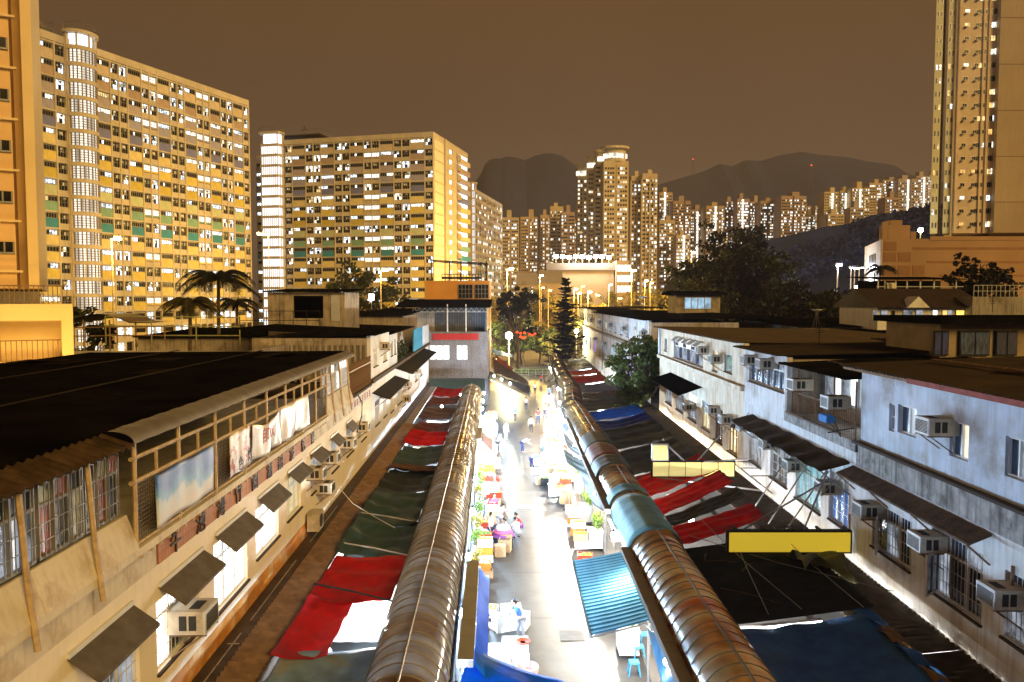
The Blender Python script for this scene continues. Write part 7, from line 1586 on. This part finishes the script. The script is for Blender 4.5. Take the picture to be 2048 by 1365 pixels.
# produce stall by the brown barrel
CR_ = [(1083, 968, M_card, 0), (1093, 970, M_blkp, 1), (1110, 972, M_foam, 4), (1072, 948, M_foam, 5), (1090, 950, M_foam, 2), (1104, 952, M_card, 4), (1118, 952, M_foam, 3), (1122, 940, M_redp, 0), (1106, 938, M_orp, 3), (1090, 936, M_foam, 1), (1078, 930, M_foam, 4), (1122, 925, M_foam, 0), (1106, 922, M_redp, 2), (1092, 920, M_foam, 4), (1120, 912, M_foam, 1), (1125, 898, M_redp, 3), (1110, 895, M_foam, 4), (1095, 897, M_foam, 0)]
nm = {'cardboard': 'cardboard', 'crate_black': 'black', 'foam_white': 'white foam', 'crate_red': 'red', 'crate_orange': 'orange'}; fn_ = ['oranges', 'green vegetables', 'red fruit', 'yellow fruit', 'leafy vegetables', 'white radishes']
for i, (px, py, m_, f) in enumerate(CR_): open_box('produce_crate', '%s crate of %s at the stall by the black awnings' % (nm[m_.name], fn_[f]), 'crate', at(px, py)+Vector((0, 0, .001)), .78, .6, .38+.12*(i % 3), m_, R.uniform(-.12, .12), 'produce crates by the black awnings', FR[f])
# tables in the bright far market
rr = random.Random(9)
for i in range(26):
    left = i % 2 == 0; y = 47+(i//2)*2.6; x = (cxl(y)+1.5+rr.uniform(0, .7)) if left else (cxr(y)-1.6-rr.uniform(0, .7))
    tp = Vector((x, y, .01)); table('white-clothed market table by the %s arcade' % ('tan' if left else 'brown'), tp, 1.3, 1.6, .78, M_wt, 'white-clothed market tables', wht)
    for k in range(3): open_box('produce_tray', 'shallow tray of %s on a white-clothed table' % fn_[(i+k) % 6], 'tray', tp+Vector((rr.uniform(-.1, .1), -.5+k*.5, .785)), .8, .42, .14, (M_foam, M_redp, M_card)[rr.randint(0, 2)], rr.uniform(-.1, .1), 'produce trays on the tables', FR[(i+k) % 6])
# bundle of folded trolleys
p = at(1145, 1020); t = thing('folding_frames', 'bundle of folded metal trolley frames beside the planter', 'trolley', p)
for i in range(9): x = p.x-.45+i*.11; MB().tube([(x, p.y, .02), (x, p.y+.08, 1.0), (x+.05, p.y+.25, 1.0), (x+.05, p.y+.3, .02)], .016, 4).build('frame', M_rust if i % 2 else M_steel, t)
for i in range(3): MB().lathe((p.x-.5+i*.5, p.y-.06, .0), [(.02, 0), (.07, .02), (.07, .06), (.02, .08)], 8).build('wheel', M_black, t)
# planters with plants
M_plt = mat('planter_white', (.58, .58, .55), rough=.7, var=.1, dirt=(.3, .27, .22), dirt_amt=.4); GL = leafmat('bright', (.16, .26, .04)); GY = leafmat('yellow', (.35, .30, .05))
def planter(label, p, w_, d_, h, n, m, seed, grp, ph=.8):
    t = thing('planter', label, 'planter', p, grp); q = MB(); q.prism([(p.x-w_/2, p.y-d_/2), (p.x+w_/2, p.y-d_/2), (p.x+w_/2, p.y+d_/2), (p.x-w_/2, p.y+d_/2)], p.z, p.z+h); q.build('pot', M_plt, t)
    MB().box(p.x-w_/2-.03, p.x+w_/2+.03, p.y-d_/2-.03, p.y+d_/2+.03, p.z+h+.001, p.z+h+.06).build('rim', M_plt, t)
    q = MB(); rr = random.Random(seed); leaf_cloud(q, [((p.x+rr.uniform(-w_, w_)*.4, p.y+rr.uniform(-d_, d_)*.4, p.z+h+rr.uniform(.15, ph)), .22, .25) for _ in range(7)], n, .13, rr); q.build('foliage', m, t)
for i, (px, py) in enumerate(((1172, 1040), (1190, 1092), (1255, 1300), (1160, 985), (1150, 960))): planter('white planter of bright green leaves beside the brown arcade', pz(px, py, .13), .7, .9, .8, 260, GL, 400+i, 'planters by the brown arcade')
for i in range(11): y = 23.5+i*2.9; planter('white planter of yellow-green leaves along the tan arcade', Vector((cxl(y)+1.28, y, .13)), .4, .7, .6, 200, GY if i % 2 else GL, 420+i, 'planters along the tan arcade', .9)
# stall fronts under the arcades: counters with goods
for i in range(10):
    y = 14+i*6; tp = Vector((cxr(y)+.3, y, .13)); table('shop counter under the brown barrel roof', tp, .9, 2.4, .85, M_wt, 'counters under the brown barrel', wht)
for i in range(9):
    y = 14+i*6; tp = Vector((cxl(y)-.5, y, .13)); table('shop counter under the tan barrel roof', tp, .9, 2.4, .85, M_wt, 'counters under the tan barrel', wht)
tp = Vector((-5.6, 28.2, .13)); table('bright white counter seen through the torn red tarp', tp, 2.2, 5, .9, M_wt, None, wht)
# red lanterns in the park tree, gate and railing at the street end
for i, (px, py) in enumerate(((1041, 667), (1049, 666), (1041, 674), (1050, 675), (1045, 676), (1059, 669), (1064, 671), (1070, 668), (1034, 665))):
    p = pd(px, py, 118); t = thing('lantern', 'glowing red lantern hanging in the park trees', 'lantern', p, 'red lanterns'); MB().lathe(p, [(.06, -.2), (.2, -.1), (.24, 0), (.2, .1), (.06, .2)], 8).build('shade', mat('lantern_red', (.6, .05, .02), emit=(1, .12, .03), estr=1.1), t, smooth=True); MB().tube([p+Vector((0, 0, .28)), p+Vector((0, 0, .8))], .02, 4).build('string', M_black, t)
fence('park_fence', 'white park railing across the street end', [(-2, 123, 0), (6.2, 123, 0)], 1.3, 1.1, M_white, 3, .035)
rr = random.Random(12); hd_ = MB(); leaf_cloud(hd_, [((-1.5+i*.55, 126+rr.uniform(-.4, .4), .7), .6, .6) for i in range(14)], 1500, .22, rr); hd_.build('hedge', GL, label='clipped green hedge behind the white park railing', cat='hedge')

# clutter packed along both arcade edges
rr = random.Random(44)
for i in range(34):
    lf = i % 2 == 0; y = 29+(i//2)*2.05; x = cxl(y)+1.75+rr.uniform(-.1, .5) if lf else cxr(y)-1.75-rr.uniform(-.1, .5)
    if lf and 29 < y < 41 or (not lf and y < 33): x += -.35 if lf else .35
    n = rr.choice([1, 2, 2, 3])
    for k in range(n):
        m_ = rr.choice([M_foam, M_foam, M_redp, M_card, M_orp]); f = rr.randint(0, 5)
        open_box('stacked_crate', '%s crate %s at the %s arcade edge' % (nm[m_.name], ('topped with '+fn_[f]) if k == n-1 else 'under another crate', 'tan' if lf else 'brown'), 'crate', Vector((x+rr.uniform(-.04, .04), y+rr.uniform(-.04, .04), .14+k*.37)), .72, .55, .35, m_, rr.uniform(-.15, .15), 'crates stacked along the arcade edges', FR[f] if k == n-1 else None)
# ================================================================== air
hm_ = bpy.data.materials.new('haze_air'); hm_.use_nodes = True; nt = hm_.node_tree; nt.nodes.clear()
vo = nt.nodes.new('ShaderNodeOutputMaterial'); pv = nt.nodes.new('ShaderNodeVolumePrincipled'); nt.links.new(pv.outputs[0], vo.inputs['Volume'])
pv.inputs['Color'].default_value = (.82, .76, .84, 1); pv.inputs['Density'].default_value = .00017; pv.inputs['Anisotropy'].default_value = .2
hz_ = MB().box(-4200, 4200, -120, 6200, -2, 760).build('haze', hm_, kind='stuff', label='thin brown night haze over the whole city', cat='haze')
SC.cycles.volume_bounces = 0
# ================================================================== tell look-alikes apart by counting from something one can find
ORD = ['first', 'second', 'third', 'fourth', 'fifth', 'sixth', 'seventh', 'eighth', 'ninth', 'tenth', 'eleventh', 'twelfth', 'thirteenth', 'fourteenth', 'fifteenth', 'sixteenth', 'seventeenth', 'eighteenth', 'nineteenth', 'twentieth']
def count_off(start, axis, tail, head=None):
    obs = sorted([o for o in C.objects if o.parent is None and str(o.get('label', '')).startswith(start)], key=lambda o: WM[o].translation[axis])
    for i, o in enumerate(obs[:20]): o['label'] = '%s %s, counting from %s' % (ORD[i], head or o['label'], tail)
count_off('window air conditioner above an opened', 1, 'the red fascia end', 'lower air conditioner of the blue-white building')
count_off('air conditioner on the rust-stained', 1, 'the mossy hood', 'air conditioner on the rust-stained white wall')
count_off('air conditioner under the broad', 1, 'the long yellow sign', 'air conditioner under the mossy hood')
count_off('air conditioner on the far white', 1, 'the bushy tree', 'air conditioner on the far white wall')
count_off('air conditioner on long stays', 1, 'the blue-white building', 'air conditioner of the railed balcony')
count_off('air conditioner above the six-light', 1, 'the balcony', 'air conditioner above the glazed rooftop room')
count_off('window air conditioner hung between', 1, 'the brown-hooded windows', 'air conditioner hung on the cream wall')
count_off('window air conditioner on the white wall', 1, 'the barred recess', 'air conditioner on the white wall below black hoods')
count_off('reddish hillside tower dotted', 0, 'the crowned cluster', 'reddish dotted hillside tower')
count_off('pale hillside tower dotted', 0, 'the crowned cluster', 'pale dotted hillside tower')
count_off('grey hillside tower dotted', 0, 'the crowned cluster', 'grey dotted hillside tower')
count_off('golden hillside tower', 0, 'the crowned cluster', 'golden hillside tower with bright stair strip')
count_off('grey hillside tower with', 0, 'the crowned cluster', 'grey hillside tower with bright stair strip')
count_off('reddish hillside tower with', 0, 'the crowned cluster', 'reddish hillside tower with bright stair strip')
count_off('brown hillside tower with', 0, 'the crowned cluster', 'brown hillside tower with bright stair strip')
count_off('brown hazy tree', 0, 'the orange rooftop house', 'hazy tree in front of the sports hall')
count_off('olive lamp-lit', 0, 'the grey building', 'olive lamp-lit park tree')
count_off('big dark tree', 0, 'the tall pine', 'big dark tree beyond the rooftops')
count_off('low dark tree', 0, 'the tall pine', 'low dark tree behind the rooftops')
count_off('small amber path lamp', 0, 'the orange rooftop house', 'amber path lamp among park trees')
count_off('bare white bulb hung along the edge of the tan', 1, 'the footbridge end', 'bulb along the tan barrel edge')
count_off('bare white bulb hung along the edge of the brown', 1, 'the footbridge end', 'bulb along the brown barrel edge')
count_off('white floodlight on the sports', 0, 'the pavilion', 'floodlight on the sports hall roof')
count_off('white planter of bright green', 1, 'the rippled blue awning', 'white planter beside the brown arcade')
count_off('white planter of yellow-green', 1, 'the steep blue tarp', 'white planter along the tan arcade')
count_off('shop counter under the brown', 1, 'the striped awning', 'counter under the brown barrel roof')
count_off('shop counter under the tan', 1, 'the low blue tarp', 'counter under the tan barrel roof')
count_off('white tube lamp shining through', 1, 'the long yellow sign', 'tube lamp in a slit between stall covers')
count_off('white tube lamp between', 1, 'the torn red tarp', 'tube lamp beside the tan barrel roof')
count_off('open white foam box standing', 0, 'the steep blue tarp', 'open foam box on the road')
count_off('cold white floodlight', 0, 'the big dark trees', 'cold white floodlight in the yard')
count_off('bare bulb under the covers beside the tan', 1, 'the torn red tarp', 'bulb under covers beside the tan barrel')
count_off('bare bulb under the covers beside the brown', 1, 'the dark blue tarp', 'bulb under covers beside the brown barrel')
count_off('glowing red lantern', 0, 'the grey building', 'red lantern in the park trees')
count_off('white-clothed market table by the tan', 1, 'the foam boxes', 'white-clothed table by the tan arcade')
count_off('white-clothed market table by the brown', 1, 'the produce crates', 'white-clothed table by the brown arcade')
count_off('window air conditioner below a brown', 1, 'the sky banner end', 'hooded air conditioner on the cream wall')
count_off('dim tower rear', 0, 'the crowned cluster', 'dim tower rear of the hillside row')
